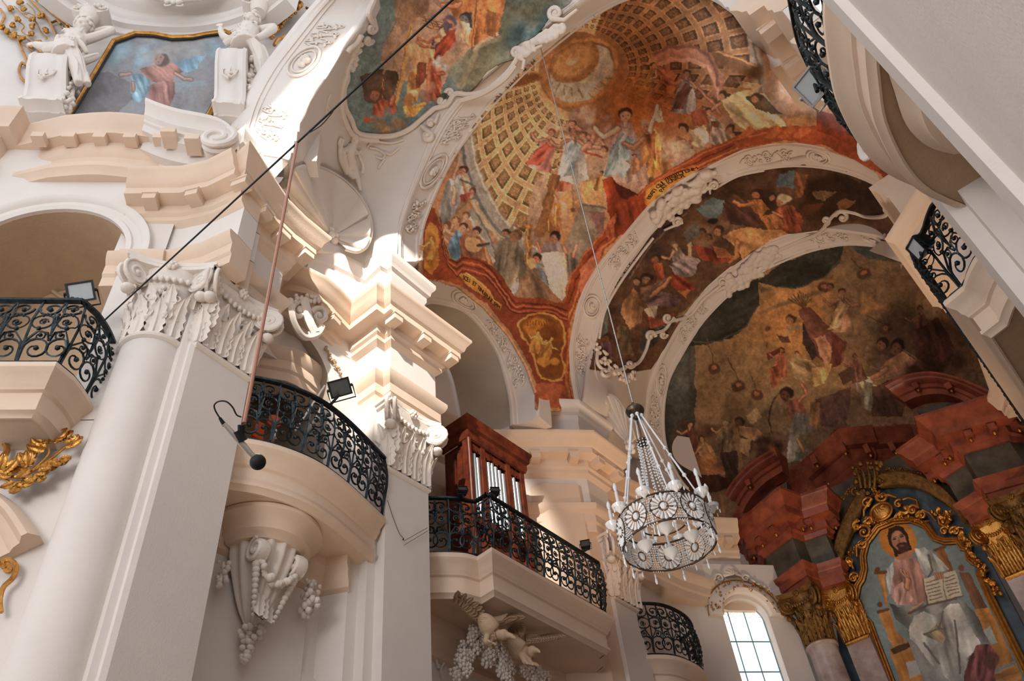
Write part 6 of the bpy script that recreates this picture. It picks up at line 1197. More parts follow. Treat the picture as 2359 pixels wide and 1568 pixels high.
for k in range(NP):
    a = 2 * PI * (k + .35) / NP; c = cz + Vector((R * math.cos(a), R * math.sin(a), 0)); n = Vector((math.cos(a), math.sin(a), 0)); u = Vector((-n.y, n.x, 0)); f = Frame(c, u, (0, 0, 1))
    b = MB(); b.tube([f(.118 * math.cos(q), .135 * math.sin(q)) for q in [2 * PI * i / 24 for i in range(24)]], .006, 5, True); b.tube([f(.04 * math.cos(q), .048 * math.sin(q)) for q in [2 * PI * i / 14 for i in range(14)]], .005, 5, True)
    md = b.build('medallion', 'brass_dark', t)
    b = MB()
    for i in range(16):
        q = 2 * PI * i / 16; d1 = f.u * math.cos(q) + f.v * math.sin(q); d2 = f.u * -math.sin(q) + f.v * math.cos(q)
        p1 = f(.048 * math.cos(q), .056 * math.sin(q)); p2 = f(.115 * math.cos(q), .138 * math.sin(q))
        b.loft([[p1 + d2 * .006, p1 + f.n * .006, p1 - d2 * .006, p1 - f.n * .006], [p2 + d2 * .017, p2 + f.n * .01, p2 - d2 * .017, p2 - f.n * .01]], True, True)
    b.ball(c, (.03, .03, .034), 8, 6); b.build('crystal_petals', 'crystal_white', md, False)
    a2 = 2 * PI * (k + .85) / NP; e = cz + Vector((R * math.cos(a2), R * math.sin(a2), 0)); n2 = Vector((math.cos(a2), math.sin(a2), 0)); u2 = Vector((-n2.y, n2.x, 0))
    b = MB()
    for s_ in (-.045, -.022, 0, .022, .045):
        for j in range(13): b.ball(e + u2 * s_ + Vector((0, 0, -.15 + .025 * j)), .0085, 5, 4)
    b.build('bead_curtain', 'crystal_white', t)
    b = MB(); b.lathe(e + Vector((0, 0, .16)) + n2 * .04, [(.01, -.05), (.03, -.02), (.06, .0), (.07, .03), (.05, .035), (.02, .03), (.018, .06)], 12); cup = b.build('candle_cup', 'crystal_white', t)
    b = MB(); b.lathe(e + Vector((0, 0, .16)) + n2 * .04, [(.016, .06), (.016, .18)], 10); b.build('candle', 'white_plastic', cup)
    b = MB(); b.lathe(e + Vector((0, 0, .34)) + n2 * .04, [(.008, 0), (.02, .03), (.022, .055), (.012, .09), (.003, .105)], 10); b.build('bulb', 'crystal_white', cup)
    b = MB()
    for s_ in (-.03, 0, .03): q = e + n2 * (.04 + .06 * math.cos(s_ * 30)) + u2 * s_ * 2; b.ball(q + Vector((0, 0, .12)), (.008, .008, .022), 6, 4)
    b.build('cup_drop', 'crystal_white', cup)
for k in range(2 * NP):
    a = 2 * PI * k / (2 * NP); b = MB(); q = cz + Vector((R * math.cos(a), R * math.sin(a), -.2)); b.ball(q, (.009, .009, .03), 6, 5)
    if k % 2 == 0: b.ball(q - Vector((0, 0, .05)), (.014, .014, .035), 6, 5)
    b.build('pendant', 'crystal_white', t)
for k in range(6):
    a = 2 * PI * (k + .2) / 6; e = cz + Vector((R * .96 * math.cos(a), R * .96 * math.sin(a), .16)); s_ = Vector((hx_ + .05 * math.cos(a), hy_ + .05 * math.sin(a), zh - .06))
    b = MB(); m_ = s_.lerp(e, .42); b.tube([s_, m_], .010, 8); b.tube([m_, s_.lerp(e, .5)], .007, 5); b.tube([s_.lerp(e, .5), s_.lerp(e, .72)], .010, 8); b.tube([s_.lerp(e, .72), e], .008, 6)
    for q in (.02, .42, .5, .72, .97): b.ball(s_.lerp(e, q), .022, 8, 6)
    b.build('suspension_rod', 'crystal_white', t)
zc_ = zh - .42; b = MB(); b.tube([(hx_, hy_, zh - .08), (hx_, hy_, zc_)], .008, 6); b.lathe((hx_, hy_, zc_), [(.02, .03), (.06, .02), (.07, 0), (.05, -.03)], 14); b.build('inner_crown', 'brass_dark', t)
for k in range(12):
    a = 2 * PI * k / 12; e = cz + Vector((R * .55 * math.cos(a), R * .55 * math.sin(a), .12)); s_ = Vector((hx_ + .06 * math.cos(a), hy_ + .06 * math.sin(a), zc_)); b = MB()
    for j in range(26): q = j / 25; p = s_.lerp(e, q); b.ball(p + Vector((math.cos(a), math.sin(a), 0)) * (-.05 * math.sin(PI * q)), .011, 5, 4)
    b.build('bead_string', 'crystal_white', t)
b = MB(); b.tube([cz + Vector((R * .55 * math.cos(a), R * .55 * math.sin(a), .12)) for a in [2 * PI * k / 40 for k in range(40)]], .008, 5, True); b.build('inner_hoop', 'brass_dark', t)
for k in range(4):
    a = 2 * PI * (k + .3) / 4; e = cz + Vector((R * .5 * math.cos(a), R * .5 * math.sin(a), -.05)); b = MB(); b.lathe(e, [(.005, -.12), (.02, -.1), (.06, -.06), (.075, -.02), (.05, 0), (.015, .01), (.012, .16), (.02, .2), (.004, .25)], 12); b.build('crystal_urn', 'crystal_white', t)
# ---------------------------------------------------------------- the canted crossing bay at the upper left
nD = Vector((1, -1, 0)).normalized(); uD = Vector((1, 1, 0)).normalized(); ZU = Vector((0, 0, 1))
PD = lambda a, z, n: uD * a + nD * n + ZU * z
D_ = lambda x, y, n: atN(x, y, nD, n)
wo = PD(-7.2, 0, -6.75)
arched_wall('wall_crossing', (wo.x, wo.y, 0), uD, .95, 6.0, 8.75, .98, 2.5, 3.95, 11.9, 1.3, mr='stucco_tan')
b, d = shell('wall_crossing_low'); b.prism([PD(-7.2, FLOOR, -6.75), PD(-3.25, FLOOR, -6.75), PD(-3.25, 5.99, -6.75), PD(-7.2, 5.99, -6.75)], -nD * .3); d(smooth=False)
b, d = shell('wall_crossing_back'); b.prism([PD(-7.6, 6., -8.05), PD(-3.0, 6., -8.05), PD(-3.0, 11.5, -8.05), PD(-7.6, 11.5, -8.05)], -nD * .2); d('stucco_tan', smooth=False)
b, d = shell('wall_dome_base'); b.prism([PD(-9.5, 11.6, -7.1), PD(-1.6, 11.6, -7.1), PD(-1.6, 19., -7.1), PD(-9.5, 19., -7.1)], -nD * .3); d(smooth=False)
# moulded archivolt of the tribune opening and its impost
b = MB(); rings = []
for i in range(37):
    q = PI * i / 36; rings.append([PD(-4.7 + r_ * math.cos(q), 8.75 + r_ * .97 * math.sin(q), -6.75 + o) for r_, o in ((.98, 0), (.98, .05), (1.05, .07), (1.07, .04), (1.16, .04), (1.18, .07), (1.25, .1), (1.28, .1), (1.28, 0))])
b.loft(rings, True, True); struct(b.build('trim_17', 'plaster'))
b = MB(); b.plan([tuple(PD(-3.74, 0, -6.75)[:2]), tuple(PD(-3.2, 0, -6.75)[:2])], [(0, 8.35), (.04, 8.38), (.04, 8.5), (.09, 8.55), (.13, 8.66), (.13, 8.72), (0, 8.73)]); struct(b.build('trim_18', 'plaster_warm_shade'))
# raised entablature, slightly hollow in plan
cp = [tuple(PD(-5.9, 0, -6.62)[:2]), tuple(PD(-5.69, 0, -6.56)[:2])] + sm([tuple(PD(a, 0, n)[:2]) for a, n in ((-5.17, -6.42), (-4.55, -6.36), (-4.01, -6.41), (-3.4, -6.5), (-2.7, -6.6))], 3)
RAISE = [(-.5, 10.42), (-.26, 10.42), (-.24, 10.5), (-.19, 10.56), (-.19, 10.66), (-.3, 10.72), (-.3, 10.95), (-.26, 11.0), (-.24, 11.08), (-.24, 11.25), (-.1, 11.28), (-.1, 11.4), (-.07, 11.45), (-.04, 11.58), (0, 11.65), (0, 11.7), (-.5, 11.72)]
b = MB(); b.plan(cp, RAISE); b.plan([tuple(PD(a, 0, n)[:2]) for a, n in ((-9.5, -6.3), (-5.72, -6.28), (-5.7, -6.9))], RAISE); ro = struct(b.build('trim_19', 'plaster_warm_shade'))
for a in (-6.1, -5.42, -5.0, -4.58, -4.16, -3.75):
    b = MB(); c = PD(a, 11.2, -6.54); b.box(c, uD * .085, nD * .09, ZU * .06); b.build('modillion', 'plaster_warm_shade', ro, False)
# broken pediment with a rolled end over the column
PA = [(335, 224), (370, 238), (410, 250), (452, 258), (495, 268), (525, 284), (545, 306)]
t = thing('broken_pediment', 'broken white pediment curling into a scroll above the round column', 'pediment', D_(470, 300, -6.2))
A = catmull([D_(x, y, -6.2) for x, y in PA], 5); b = MB(); rings = []
for i, p in enumerate(A):
    dn = -ZU; k = 1 - .45 * max(0, (i / (len(A) - 1) - .6) / .4)
    rings.append([p + dn * (a * k) + nD * o for a, o in ((0, -.9), (0, 0), (.06, -.02), (.1, -.08), (.2, -.14), (.24, -.14), (.28, -.2), (.34, -.2), (.36, -.24), (.5, -.26), (.52, -.4), (.75, -.42), (.75, -.9))])
b.loft(rings, True, True); b.build('raking_cornice', 'plaster', t)
b = MB(); c = D_(500, 316, -6.16); f = Frame(c, uD, ZU)
for o in (0, -.1): scroll(b, Frame(c + nD * o, uD, ZU), (0, 0), .26, 1.5, PI * .35, -1, .055, k=8, n=26, r1=.2, taper=.8)
b.lathe(c - nD * .3, [(.2, 0), (.22, .2), (.2, .3)], 24, nD); b.build('scroll_end', 'plaster', t)
b = MB()
for x, y in ((392, 318), (446, 334)):
    c = D_(x, y, -6.42); b.box(c, uD * .1, nD * .14, ZU * .06)
b.build('modillions', 'plaster_warm_shade', t, False)
# oil painting over the cornice
PO = [(150, 285), (262, 96), (284, 88), (312, 78), (356, 80), (398, 88), (446, 86), (474, 80), (520, 74), (533, 80), (546, 80), (545, 92), (490, 250), (470, 285)]
def paint_upper(xs, ys):
    p = Paint(xs, ys, (158, 158, 162), 2., 18)
    p.cloud(300, 110, 50, (150, 186, 200), .7, 10); p.cloud(500, 110, 40, (156, 188, 202), .7, 10); p.cloud(400, 110, 60, (172, 166, 160), .6, 10); p.poly([(180, 250), (215, 168), (250, 164), (300, 190), (302, 230), (270, 260), (170, 290)], (136, 130, 132), .9); p.cloud(220, 230, 40, (134, 128, 128), .5, 8); p.cloud(450, 220, 50, (150, 142, 140), .6, 8)
    p.poly([(400, 145), (430, 135), (478, 126), (452, 158), (420, 170)], (132, 178, 202), .9, .2); p.line([(330, 130), (480, 90)], 20, (184, 176, 168), .5); p.line([(470, 190), (380, 200)], 14, (150, 178, 190), .5)
    p.poly([(320, 160), (350, 150), (400, 146), (424, 166), (400, 178), (396, 196), (340, 186), (330, 172)], (186, 128, 112), 1, .25, ang=40); p.poly([(345, 195), (380, 185), (402, 190), (404, 215), (390, 250), (340, 240)], (178, 122, 110), 1, .3, ang=80)
    p.poly([(298, 166), (330, 172), (346, 184), (344, 210), (320, 236), (300, 228), (308, 200)], (142, 178, 196), 1, .35, ang=70); p.limb([(278, 172), (300, 168)], 9, (188, 146, 128)); p.limb([(404, 168), (424, 182), (442, 184)], 9, (188, 146, 128)); p.head(370, 138, 17, (190, 148, 128), (120, 96, 88), 20); p.limb([(306, 190), (308, 208)], 8, (188, 140, 120))
    return p.mottle(.06).out(.8)
t = thing('framed_painting', 'pale framed painting of a red robed seated figure above the left cornice', 'painting', D_(360, 180, -7.0))
patch('canvas', PO, Plane(tuple(nD), -7.0), 'oil_painting', 1.8, t, paint_upper, thick=.03)
b = MB(); top = [D_(x, y, -6.98) for x, y in PO]
b.tube(top, .05, 8); b.tube([p + nD * .04 for p in top], .022, 6); b.build('gilded_frame', 'gold', t)
b = MB(); inn = [D_(360 + (x - 360) * .965, 180 + (y - 180) * .955, -6.97) for x, y in PO]; b.tube(inn, .02, 6); b.build('inner_fillet', 'black_metal', t)

def fused(name, b, m, par, vox=.014):
    o = b.build(name, m, par); md = o.modifiers.new('fuse', 'REMESH'); md.mode = 'VOXEL'; md.voxel_size = vox; md.use_smooth_shade = True
    s_ = o.modifiers.new('soften', 'SMOOTH'); s_.factor = .5; s_.iterations = 2; return o
def hand(b, c, dirn, up, s=.1):
    """palm, four unequal curled fingers and a thumb leaving the side"""
    dirn = dirn.normalized(); side = dirn.cross(up).normalized(); up = side.cross(dirn)
    b.ball(c, (s * .42, s * .5, s * .2), 10, 7, (side, dirn, up))
    for k, L in enumerate((.75, .9, .84, .62)):
        q = c + side * (s * (k - 1.5) * .24) + dirn * s * .4; b.tube([q, q + dirn * s * L * .45, q + dirn * s * L * .75 - up * s * .2, q + dirn * s * L * .8 - up * s * .42], [s * .115, s * .11, s * .1, s * .085], 6)
    q = c - side * s * .38 - dirn * s * .1; b.tube([q, q - side * s * .25 + dirn * s * .28, q - side * s * .22 + dirn * s * .6], [s * .13, s * .12, s * .09], 6)
def face(b, c, fwd, up, r):
    """head with brow, nose, lips, chin, ears"""
    fwd = fwd.normalized(); side = fwd.cross(up).normalized(); up = side.cross(fwd); A = (side, fwd, up); P = lambda x, y, z: c + side * (x * r) + fwd * (y * r) + up * (z * r)
    b.ball(c, (r * .82, r * .95, r * 1.08), 16, 12, A); b.ball(P(0, .35, -.55), (r * .55, r * .5, r * .55), 12, 8, A)
    b.tube([P(0, .92, .12), P(0, 1.12, -.22), P(0, .92, -.28)], [r * .1, r * .17, r * .12], 6)
    for s_ in (-1, 1):
        b.tube([P(s_ * .12, .92, .16), P(s_ * .36, .88, .2), P(s_ * .6, .66, .12)], r * .09, 6); b.ball(P(s_ * .32, .78, .0), r * .14, 8, 6); b.ball(P(s_ * .38, .66, -.32), r * .26, 8, 6); b.ball(P(s_ * .84, 0, -.05), (r * .1, r * .2, r * .28), 8, 6, A)
    b.ball(P(0, .88, -.5), (r * .26, r * .1, r * .07), 8, 5, A); b.ball(P(0, .86, -.62), (r * .22, r * .1, r * .08), 8, 5, A); b.ball(P(0, .74, -.92), r * .2, 8, 6)
def scroll_console(label, px, w, n0):
    """S shaped console block drawn from its front outline; px = top-left, top-right, bottom-right, bottom-left"""
    TL, TR, BR, BL = [D_(x, y, n0) for x, y in px]; t = thing('scroll_console', label, 'console', (BL + BR) / 2)
    prof = [(0, -.25), (.02, .12), (.1, .24), (.22, .30), (.4, .28), (.55, .20), (.68, .13), (.8, .10), (.88, .14), (.93, .2), (.97, .2), (.985, .02), (1, 0), (1, -.25)]
    b = MB(); rings = []
    for q, o in prof:
        a = TL.lerp(BL, q) + nD * o; e = TR.lerp(BR, q) + nD * o; rings.append([a, a.lerp(e, .1) + nD * .025, a.lerp(e, .14), a.lerp(e, .3), a.lerp(e, .34) + nD * .012, a.lerp(e, .66) + nD * .012, a.lerp(e, .7), a.lerp(e, .86), a.lerp(e, .9) + nD * .025, e, e - nD * (o + .3), a - nD * (o + .3)])
    b.loft(rings, True, True); b.build('block', 'plaster', t, ang=50)
    b = MB(); c = TL.lerp(BR, .5) + nD * .25; h_ = (TL - BL).length
    for s_ in (-1, 1):
        f = Frame(c + uD * s_ * .06 * w + ZU * .02, uD, ZU); b.tube([f(x * w, z * h_) for x, z in ((0, -.1), (s_ * .1, -.06), (s_ * .14, .02), (s_ * .08, .03))], .016, 5); b.tube([f(x * w, z * h_) for x, z in ((0, .24), (s_ * .08, .2), (s_ * .12, .27), (s_ * .06, .3))], .014, 5)
    for i in range(7): b.ball(c + ZU * (-.02 - i * .035) + uD * .03 * math.sin(i * 2.1), .028, 6, 4)
    b.tube([c + ZU * (.24 * h_) + nD * .02, c - ZU * .26], .012, 5); b.build('relief', 'stucco', t)
    b = MB(); g = random.Random(int(w * 100))
    b.tube([TR + uD * .05, TR.lerp(BR, .95) + uD * .05], .04, 6)
    for i in range(46): q = g.random(); b.ball(TR.lerp(BR, q * .95) + uD * g.uniform(.0, .1) + nD * g.uniform(-.1, .14), g.uniform(.03, .06), 6, 4)
    b.build('leaf_drop', 'stucco', t); return t
scroll_console('left white scroll console beside the framed painting, under a stucco figure', ((88, 142), (172, 146), (150, 262), (50, 258)), .7, -6.75)
scroll_console('right white scroll console beside the framed painting, under a stucco figure', ((507, 130), (575, 130), (566, 272), (492, 266)), .6, -6.72)
def stucco_figure(label, n0, head, hr, fwd, J, torso, drape, basket, palm):
    S = lambda x, y, o=0.: D_(x, y, n0) + nD * o
    t = thing('stucco_figure', label, 'statue', S(*torso[-1][:2]))
    b = MB(); face(b, S(*head, .16), fwd, ZU, hr)
    b.tube([S(*head, .12), S(torso[0][0], torso[0][1], .1)], [hr * .6, hr * .62], 10)
    b.tube([S(x, y, o) for x, y, o, r in torso], [r for *_, r in torso], 14)
    for L in J: b.tube(catmull([S(x, y, o) for x, y, o, r in L], 4), [r for r in np.interp(np.linspace(0, len(L) - 1, (len(L) - 1) * 4 + 1), range(len(L)), [q[3] for q in L])], 10)
    for (x, y, o, dx, dy) in palm: hand(b, S(x, y, o), S(x + dx, y + dy, o) - S(x, y, o), nD, .12)
    fused('body', b, 'stucco', t)
    b = MB()
    for L in drape: b.tube(catmull([S(x, y, o) for x, y, o, r in L], 4), [r for r in np.interp(np.linspace(0, len(L) - 1, (len(L) - 1) * 4 + 1), range(len(L)), [q[3] for q in L])], 8)
    gg = random.Random(int(head[0])); TX = [S(x, y, o + r * .82) for x, y, o, r in torso]
    for i in range(len(TX) - 1):
        for k in range(4):
            a = TX[i] + uD * gg.uniform(-.13, .13) + ZU * gg.uniform(-.05, .05); e = TX[i + 1] + uD * gg.uniform(-.2, .2); b.tube([a, a.lerp(e, .5) + nD * .03 + uD * gg.uniform(-.06, .06), e], [.012, .024, .014], 6)
    for L in drape:
        P_ = [S(x, y, o) for x, y, o, r in L]; r_ = [q[3] for q in L]
        for k in range(3):
            o_ = [(uD * gg.uniform(-.6, .6) + nD * gg.uniform(.6, .95)) * q for q in r_]; b.tube(catmull([p + d for p, d in zip(P_, o_)], 3), .018, 6)
    fused('drapery', b, 'stucco', t, .012)
    b = MB(); g = random.Random(3)
    for i in range(60):
        a = g.uniform(-2.6, 2.6) + PI; q = g.uniform(-.2, 1.1); fr = Vector((fwd.x, fwd.y, 0)).normalized(); sd = fr.cross(ZU); b.ball(S(*head, .16) + sd * math.sin(a) * hr * .95 + fr * math.cos(a) * hr * .95 + ZU * q * hr, hr * g.uniform(.16, .28), 6, 5)
    fused('hair', b, 'stucco', t, .012)
    bx, by, br = basket; c = S(bx, by, .12); b = MB(); b.lathe(c - ZU * br * .9, [(br * .7, 0), (br * .85, br * .5), (br * 1.0, br * 1.2), (br * 1.15, br * 1.6), (br * .9, br * 1.7)], 18); b.build('basket', 'stucco', t)
    b = MB(); f = Frame(c + ZU * br * 1.0 + nD * .1, uD, ZU); w_ = br * 1.9; b.prism([f(-w_, 0), f(-w_ * .9, br * .9), f(-w_ * .4, br * .55), f(0, br * .8), f(w_ * .4, br * .55), f(w_ * .9, br * .9), f(w_, 0), f(w_ * .6, -.1), f(-w_ * .6, -.1)], -nD * .35)
    for s_ in (-1, 1): scroll(b, f, (s_ * w_ * .72, br * .3), br * .5, 1.3, PI / 2, s_, .03, c0=.02)
    for i in range(14): b.ball(f(g.uniform(-.6, .6) * w_, g.uniform(-.1, .5) * br, .05), br * g.uniform(.15, .28), 6, 5)
    b.build('bracket_capital', 'stucco', t); return t
stucco_figure('stucco woman with one arm raised behind her head, left of the framed painting', -6.72, (197, 80), .145, Vector((.75, -.65, -.55)),
    [[(192, 104, .08, .1), (225, 100, .12, .085), (262, 88, .14, .075), (240, 76, .06, .06), (216, 76, .0, .055)], [(160, 106, .1, .09), (138, 92, .02, .07), (150, 76, -.06, .055), (186, 62, -.02, .05)], [(140, 134, .2, .1), (112, 134, .2, .08), (86, 118, .12, .055)]],
    [(184, 96, .1, .16), (178, 106, .1, .19), (170, 122, .12, .18), (158, 134, .16, .2), (160, 150, .14, .24)],
    [[(158, 96, .2, .04), (172, 110, .24, .05), (196, 128, .2, .05), (204, 136, .1, .04)], [(140, 100, .12, .05), (136, 118, .12, .06), (150, 132, .2, .06)], [(112, 140, .2, .07), (140, 146, .26, .08), (170, 140, .24, .1), (184, 160, .14, .12), (190, 190, .04, .1)], [(168, 150, .2, .08), (180, 176, .16, .1), (186, 206, .1, .07)], [(190, 150, .06, .08), (214, 136, .02, .07), (226, 128, 0, .05)], [(196, 176, .06, .07), (204, 200, .04, .06)]], (208, 58, .17), [(80, 115, .1, -10, -4)])
stucco_figure('stucco figure with a raised fist, right of the framed painting', -6.72, (583, 66), .14, Vector((.3, -.75, -.75)),
    [[(556, 108, .12, .09), (530, 116, .2, .08), (516, 104, .2, .06), (512, 88, .18, .05)], [(600, 84, .1, .1), (632, 76, .1, .085), (618, 96, .16, .075), (596, 114, .2, .06)]],
    [(578, 80, .1, .15), (574, 90, .12, .2), (570, 106, .14, .19), (562, 118, .18, .21), (566, 128, .16, .24)],
    [[(545, 108, .2, .07), (560, 122, .26, .07), (590, 118, .24, .07)], [(522, 128, .2, .06), (548, 124, .28, .08), (580, 124, .24, .09), (596, 136, .16, .12), (602, 160, .08, .12), (606, 186, .02, .06)], [(604, 124, .1, .08), (614, 144, .06, .07), (612, 166, .02, .05)], [(576, 84, .24, .05), (570, 100, .28, .05), (572, 116, .26, .04)], [(590, 72, .12, .05), (588, 90, .16, .05)]], (600, 38, .18), [(512, 82, .18, 0, -10)])
# ring cornice under the dome with a shell cartouche
rp = sm([tuple(atZ(x, y, 16.2)[:2]) for x, y in ((120, -40), (190, 10), (262, 46), (330, 58), (430, 62), (520, 48), (590, 20), (650, -25))], 4)
b = MB(); b.plan(rp, [(-.4, 16.0), (-.12, 16.0), (-.1, 16.18), (0, 16.2), (0, 16.38), (.04, 16.42), (.06, 16.5), (.0, 16.54), (-.02, 16.8), (.06, 16.85), (.14, 16.95), (.2, 17.1), (.24, 17.15), (.24, 17.3), (-.4, 17.35)]); struct(b.build('trim_20', 'plaster'))
b = MB(); b.plan([(x, y) for x, y in rp], [(-.6, 17.3), (-.35, 17.3), (-.3, 18.), (.1, 19.), (.9, 20.)]); struct(b.build('trim_21', 'plaster'))
t = thing('shell_cartouche', 'white shell cartouche with scrolls on the ring cornice at the top edge', 'ornament', atZ(420, 20, 16.6))
c = atZ(420, 22, 16.6); f = Frame(c + nD * .25, uD, ZU); b = MB(); rings = []
for k in range(25):
    q = PI + PI * k / 24; R_ = .62 * (1 + .06 * abs(math.sin(q * 5))); rings.append([f(R_ * s_ * math.cos(q) * 1.2, .45 + R_ * s_ * math.sin(q), .2 * (1 - s_)) for s_ in (.1, .5, .85, 1)])
b.loft(rings, False); b.build('shell', 'stucco', t)
b = MB()
for s_ in (-1, 1):
    pts = scroll(b, f, (s_ * .45, -.1), .13, 1.4, PI * .5, -s_, .045, c0=.05); b.tube([f(s_ * .5, .02, .05), f(s_ * .8, .12, .05), f(s_ * 1.0, .2, .0)], [.06, .05, .03], 6); b.tube([f(0, -.42, .05), f(s_ * .2, -.3, .06), f(s_ * .42, -.22, .05)], .05, 6); scroll(b, f, (s_ * .12, -.5), .09, 1.2, PI / 2, s_, .03, c0=.04)
    for i in range(10): b.ball(f(s_ * (.6 + .05 * i), .1 + .012 * i, .05), .06, 6, 5)
for i in range(18): b.ball(f(.12 * math.sin(i * 2.4), -.3 - i * .012, .08), .05, 6, 5)
b.build('scrollwork', 'stucco', t)
# gilded lattice field with roses, far upper left
t = thing('gilded_lattice', 'gilded vines and roses on the white wall at the top left corner', 'ornament', D_(60, 90, -7.05))
N2 = -7.04
for L in ([(0, 55), (20, 82), (40, 90), (48, 110), (62, 140), (60, 150), (50, 145), (44, 165), (54, 185), (76, 192)], [(60, -10), (90, 20), (110, 44), (130, 85), (120, 102), (112, 118), (126, 112)], [(78, -6), (110, 22), (132, 40), (150, 52), (166, 66)], [(0, 20), (10, 36), (5, 50), (0, 60)], [(120, 52), (132, 48), (140, 56)], [(68, 170), (76, 168), (78, 178), (70, 186)]):
    b = MB(); b.tube(catmull([D_(x, y, N2) for x, y in L], 5), .026, 6); b.build('border_scroll', 'gold', t)
for L in ([(0, -5), (20, 20), (38, 45), (56, 60), (50, 72), (66, 84), (84, 100), (90, 118), (80, 130)], [(32, 14), (60, 40), (76, 42), (86, 56), (96, 76), (108, 88), (104, 90)], [(60, 34), (66, 30), (82, 38)], [(8, 66), (36, 80), (54, 84), (70, 96)], [(62, 8), (78, 24), (82, 40)], [(46, 96), (72, 120), (80, 138), (88, 150)]):
    b = MB(); b.tube(catmull([D_(x, y, N2) for x, y in L], 5), .012, 5); b.build('vine', 'gold', t)
g = random.Random(8)
for x, y in ((26, 20), (46, 5), (56, 22), (40, 44), (94, 36), (74, 44), (28, 58), (74, 60), (104, 70), (52, 88), (72, 78), (74, 104), (90, 98), (104, 118), (14, 72), (34, 80), (150, 66), (160, 70), (4, 62)):
    b = MB()
    for _ in range(9): b.ball(D_(x + g.uniform(-5, 5), y + g.uniform(-4, 4), N2 + g.uniform(0, .06)), g.uniform(.025, .045), 6, 4)
    b.build('rose', 'gold', t)
b = MB(); b.tube(catmull([D_(x, y, N2 + .15) for x, y in ((92, 98), (98, 108), (90, 112), (102, 124), (108, 118))], 4), [.03, .05, .06, .07, .05, .05, .06, .05, .05, .05, .04, .04, .03, .03, .03, .03, .02], 6); b.build('leaf_curl', 'gold', t)
t = thing('gilded_garland', 'gilded flower garland right of the stucco figure at the top', 'ornament', D_(660, 60, -6.9))
b = MB(); 
for i in range(90):
    q = i / 89; b.ball(D_(690 - 70 * q + g.uniform(-8, 8), 6 + 80 * q + g.uniform(-7, 7), -6.95 + g.uniform(0, .12)), g.uniform(.025, .06), 6, 4)
b.build('flowers', 'gold', t)
b = MB(); b.tube(catmull([D_(x, y, -6.85) for x, y in ((706, 18), (714, 24), (710, 36), (700, 34))], 4), .03, 6); b.tube(catmull([D_(x, y, -6.8) for x, y in ((632, 104), (640, 92), (650, 88), (656, 84))], 4), .035, 6); b.build('scroll', 'gold', t)
# gilded branch and cartouche under the left balcony
t = thing('gilded_branch', 'gilded leafy branch and scrolled cartouche on the wall below the left balcony', 'ornament', D_(60, 1020, -6.7))
NB_ = -6.66
b = MB(); b.tube(catmull([D_(x, y, NB_) for x, y in ((-30, 930), (0, 945), (16, 958), (28, 970), (44, 962), (66, 966), (84, 984), (90, 1006), (82, 1034), (70, 1060), (50, 1076), (20, 1086), (-20, 1088))], 5), .035, 7); b.tube(catmull([D_(x, y, NB_) for x, y in ((66, 1040), (80, 1036), (76, 1016), (70, 1002))], 4), .02, 6); b.tube(catmull([D_(x, y, NB_) for x, y in ((30, 1005), (40, 990), (46, 1006), (34, 1008))], 4), .012, 5); b.tube(catmull([D_(x, y, NB_) for x, y in ((0, 1010), (16, 1030), (10, 1050), (-10, 1070))], 4), .03, 6); b.build('cartouche_border', 'gold', t)
for L in ([(-20, 1082), (20, 1098), (50, 1094), (80, 1078), (110, 1048), (112, 1030)], [(20, 1098), (60, 1092), (104, 1066), (150, 1030)], [(70, 1084), (100, 1070), (130, 1056)], [(0, 1098), (30, 1112), (60, 1104), (84, 1092)]):
    b = MB(); b.tube(catmull([D_(x, y, NB_ + .04) for x, y in L], 4), .013, 6); b.build('twig', 'gold', t)
for x, y, dx, dy, s_ in ((112, 1022, 4, -22, .2), (100, 1018, -8, -18, .18), (122, 1018, 22, -14, .2), (134, 1012, 20, -6, .18), (104, 1036, -24, -2, .19), (98, 1030, -20, -14, .17), (152, 1028, 26, -8, .2), (156, 1024, 20, -12, .15), (110, 1066, -4, 22, .16), (116, 1068, 12, 20, .16), (132, 1058, 4, 22, .15), (138, 1058, 16, 16, .15), (140, 1056, 20, 4, .14), (66, 1076, 0, -30, .2), (58, 1072, -12, -24, .17), (64, 1080, -10, 16, .17), (78, 1094, -8, 18, .15), (84, 1096, 14, 12, .17), (86, 1090, 22, -2, .16), (46, 1112, 28, 6, .18), (40, 1114, -4, 24, .18), (34, 1112, -18, 10, .14), (10, 1088, 18, -14, .18), (0, 1080, 10, -24, .18), (4, 1094, 18, 6, .14), (66, 1070, 10, -22, .15)):
    b = MB(); o = D_(x, y, NB_ + .05); up = (D_(x + dx, y + dy, NB_ + .05) - o).normalized(); leaf(b, o, up, nD, up.cross(nD), s_ * .9, s_ * .34, .25, 6); b.build('leaf', 'gold', t)
t = thing('gilded_scroll', 'small gilded scroll ornament low at the left picture edge', 'ornament', D_(20, 1320, -6.7))
b = MB(); b.tube(catmull([D_(x, y, NB_) for x, y in ((12, 1312), (20, 1316), (24, 1308), (16, 1300), (8, 1306), (6, 1292), (24, 1290), (38, 1304), (30, 1330), (8, 1352), (0, 1380), (2, 1410))], 5), .022, 6); b.build('scroll', 'gold', t)
A = catmull([D_(x, y, -6.72) for x, y in ((-60, 1136), (-20, 1144), (0, 1150), (40, 1178), (72, 1216), (94, 1250))], 5); b = MB(); rings = []
c0 = D_(-80, 1330, -6.72)
for p in A:
    r_ = (c0 - p).normalized(); rings.append([p + r_ * a + nD * o for a, o in ((-.02, -.05), (-.02, .1), (.05, .2), (.1, .2), (.14, .12), (.2, .1), (.24, .06), (.34, .06), (.38, .16), (.44, .2), (.5, .14), (.56, .12), (.62, -.05))])
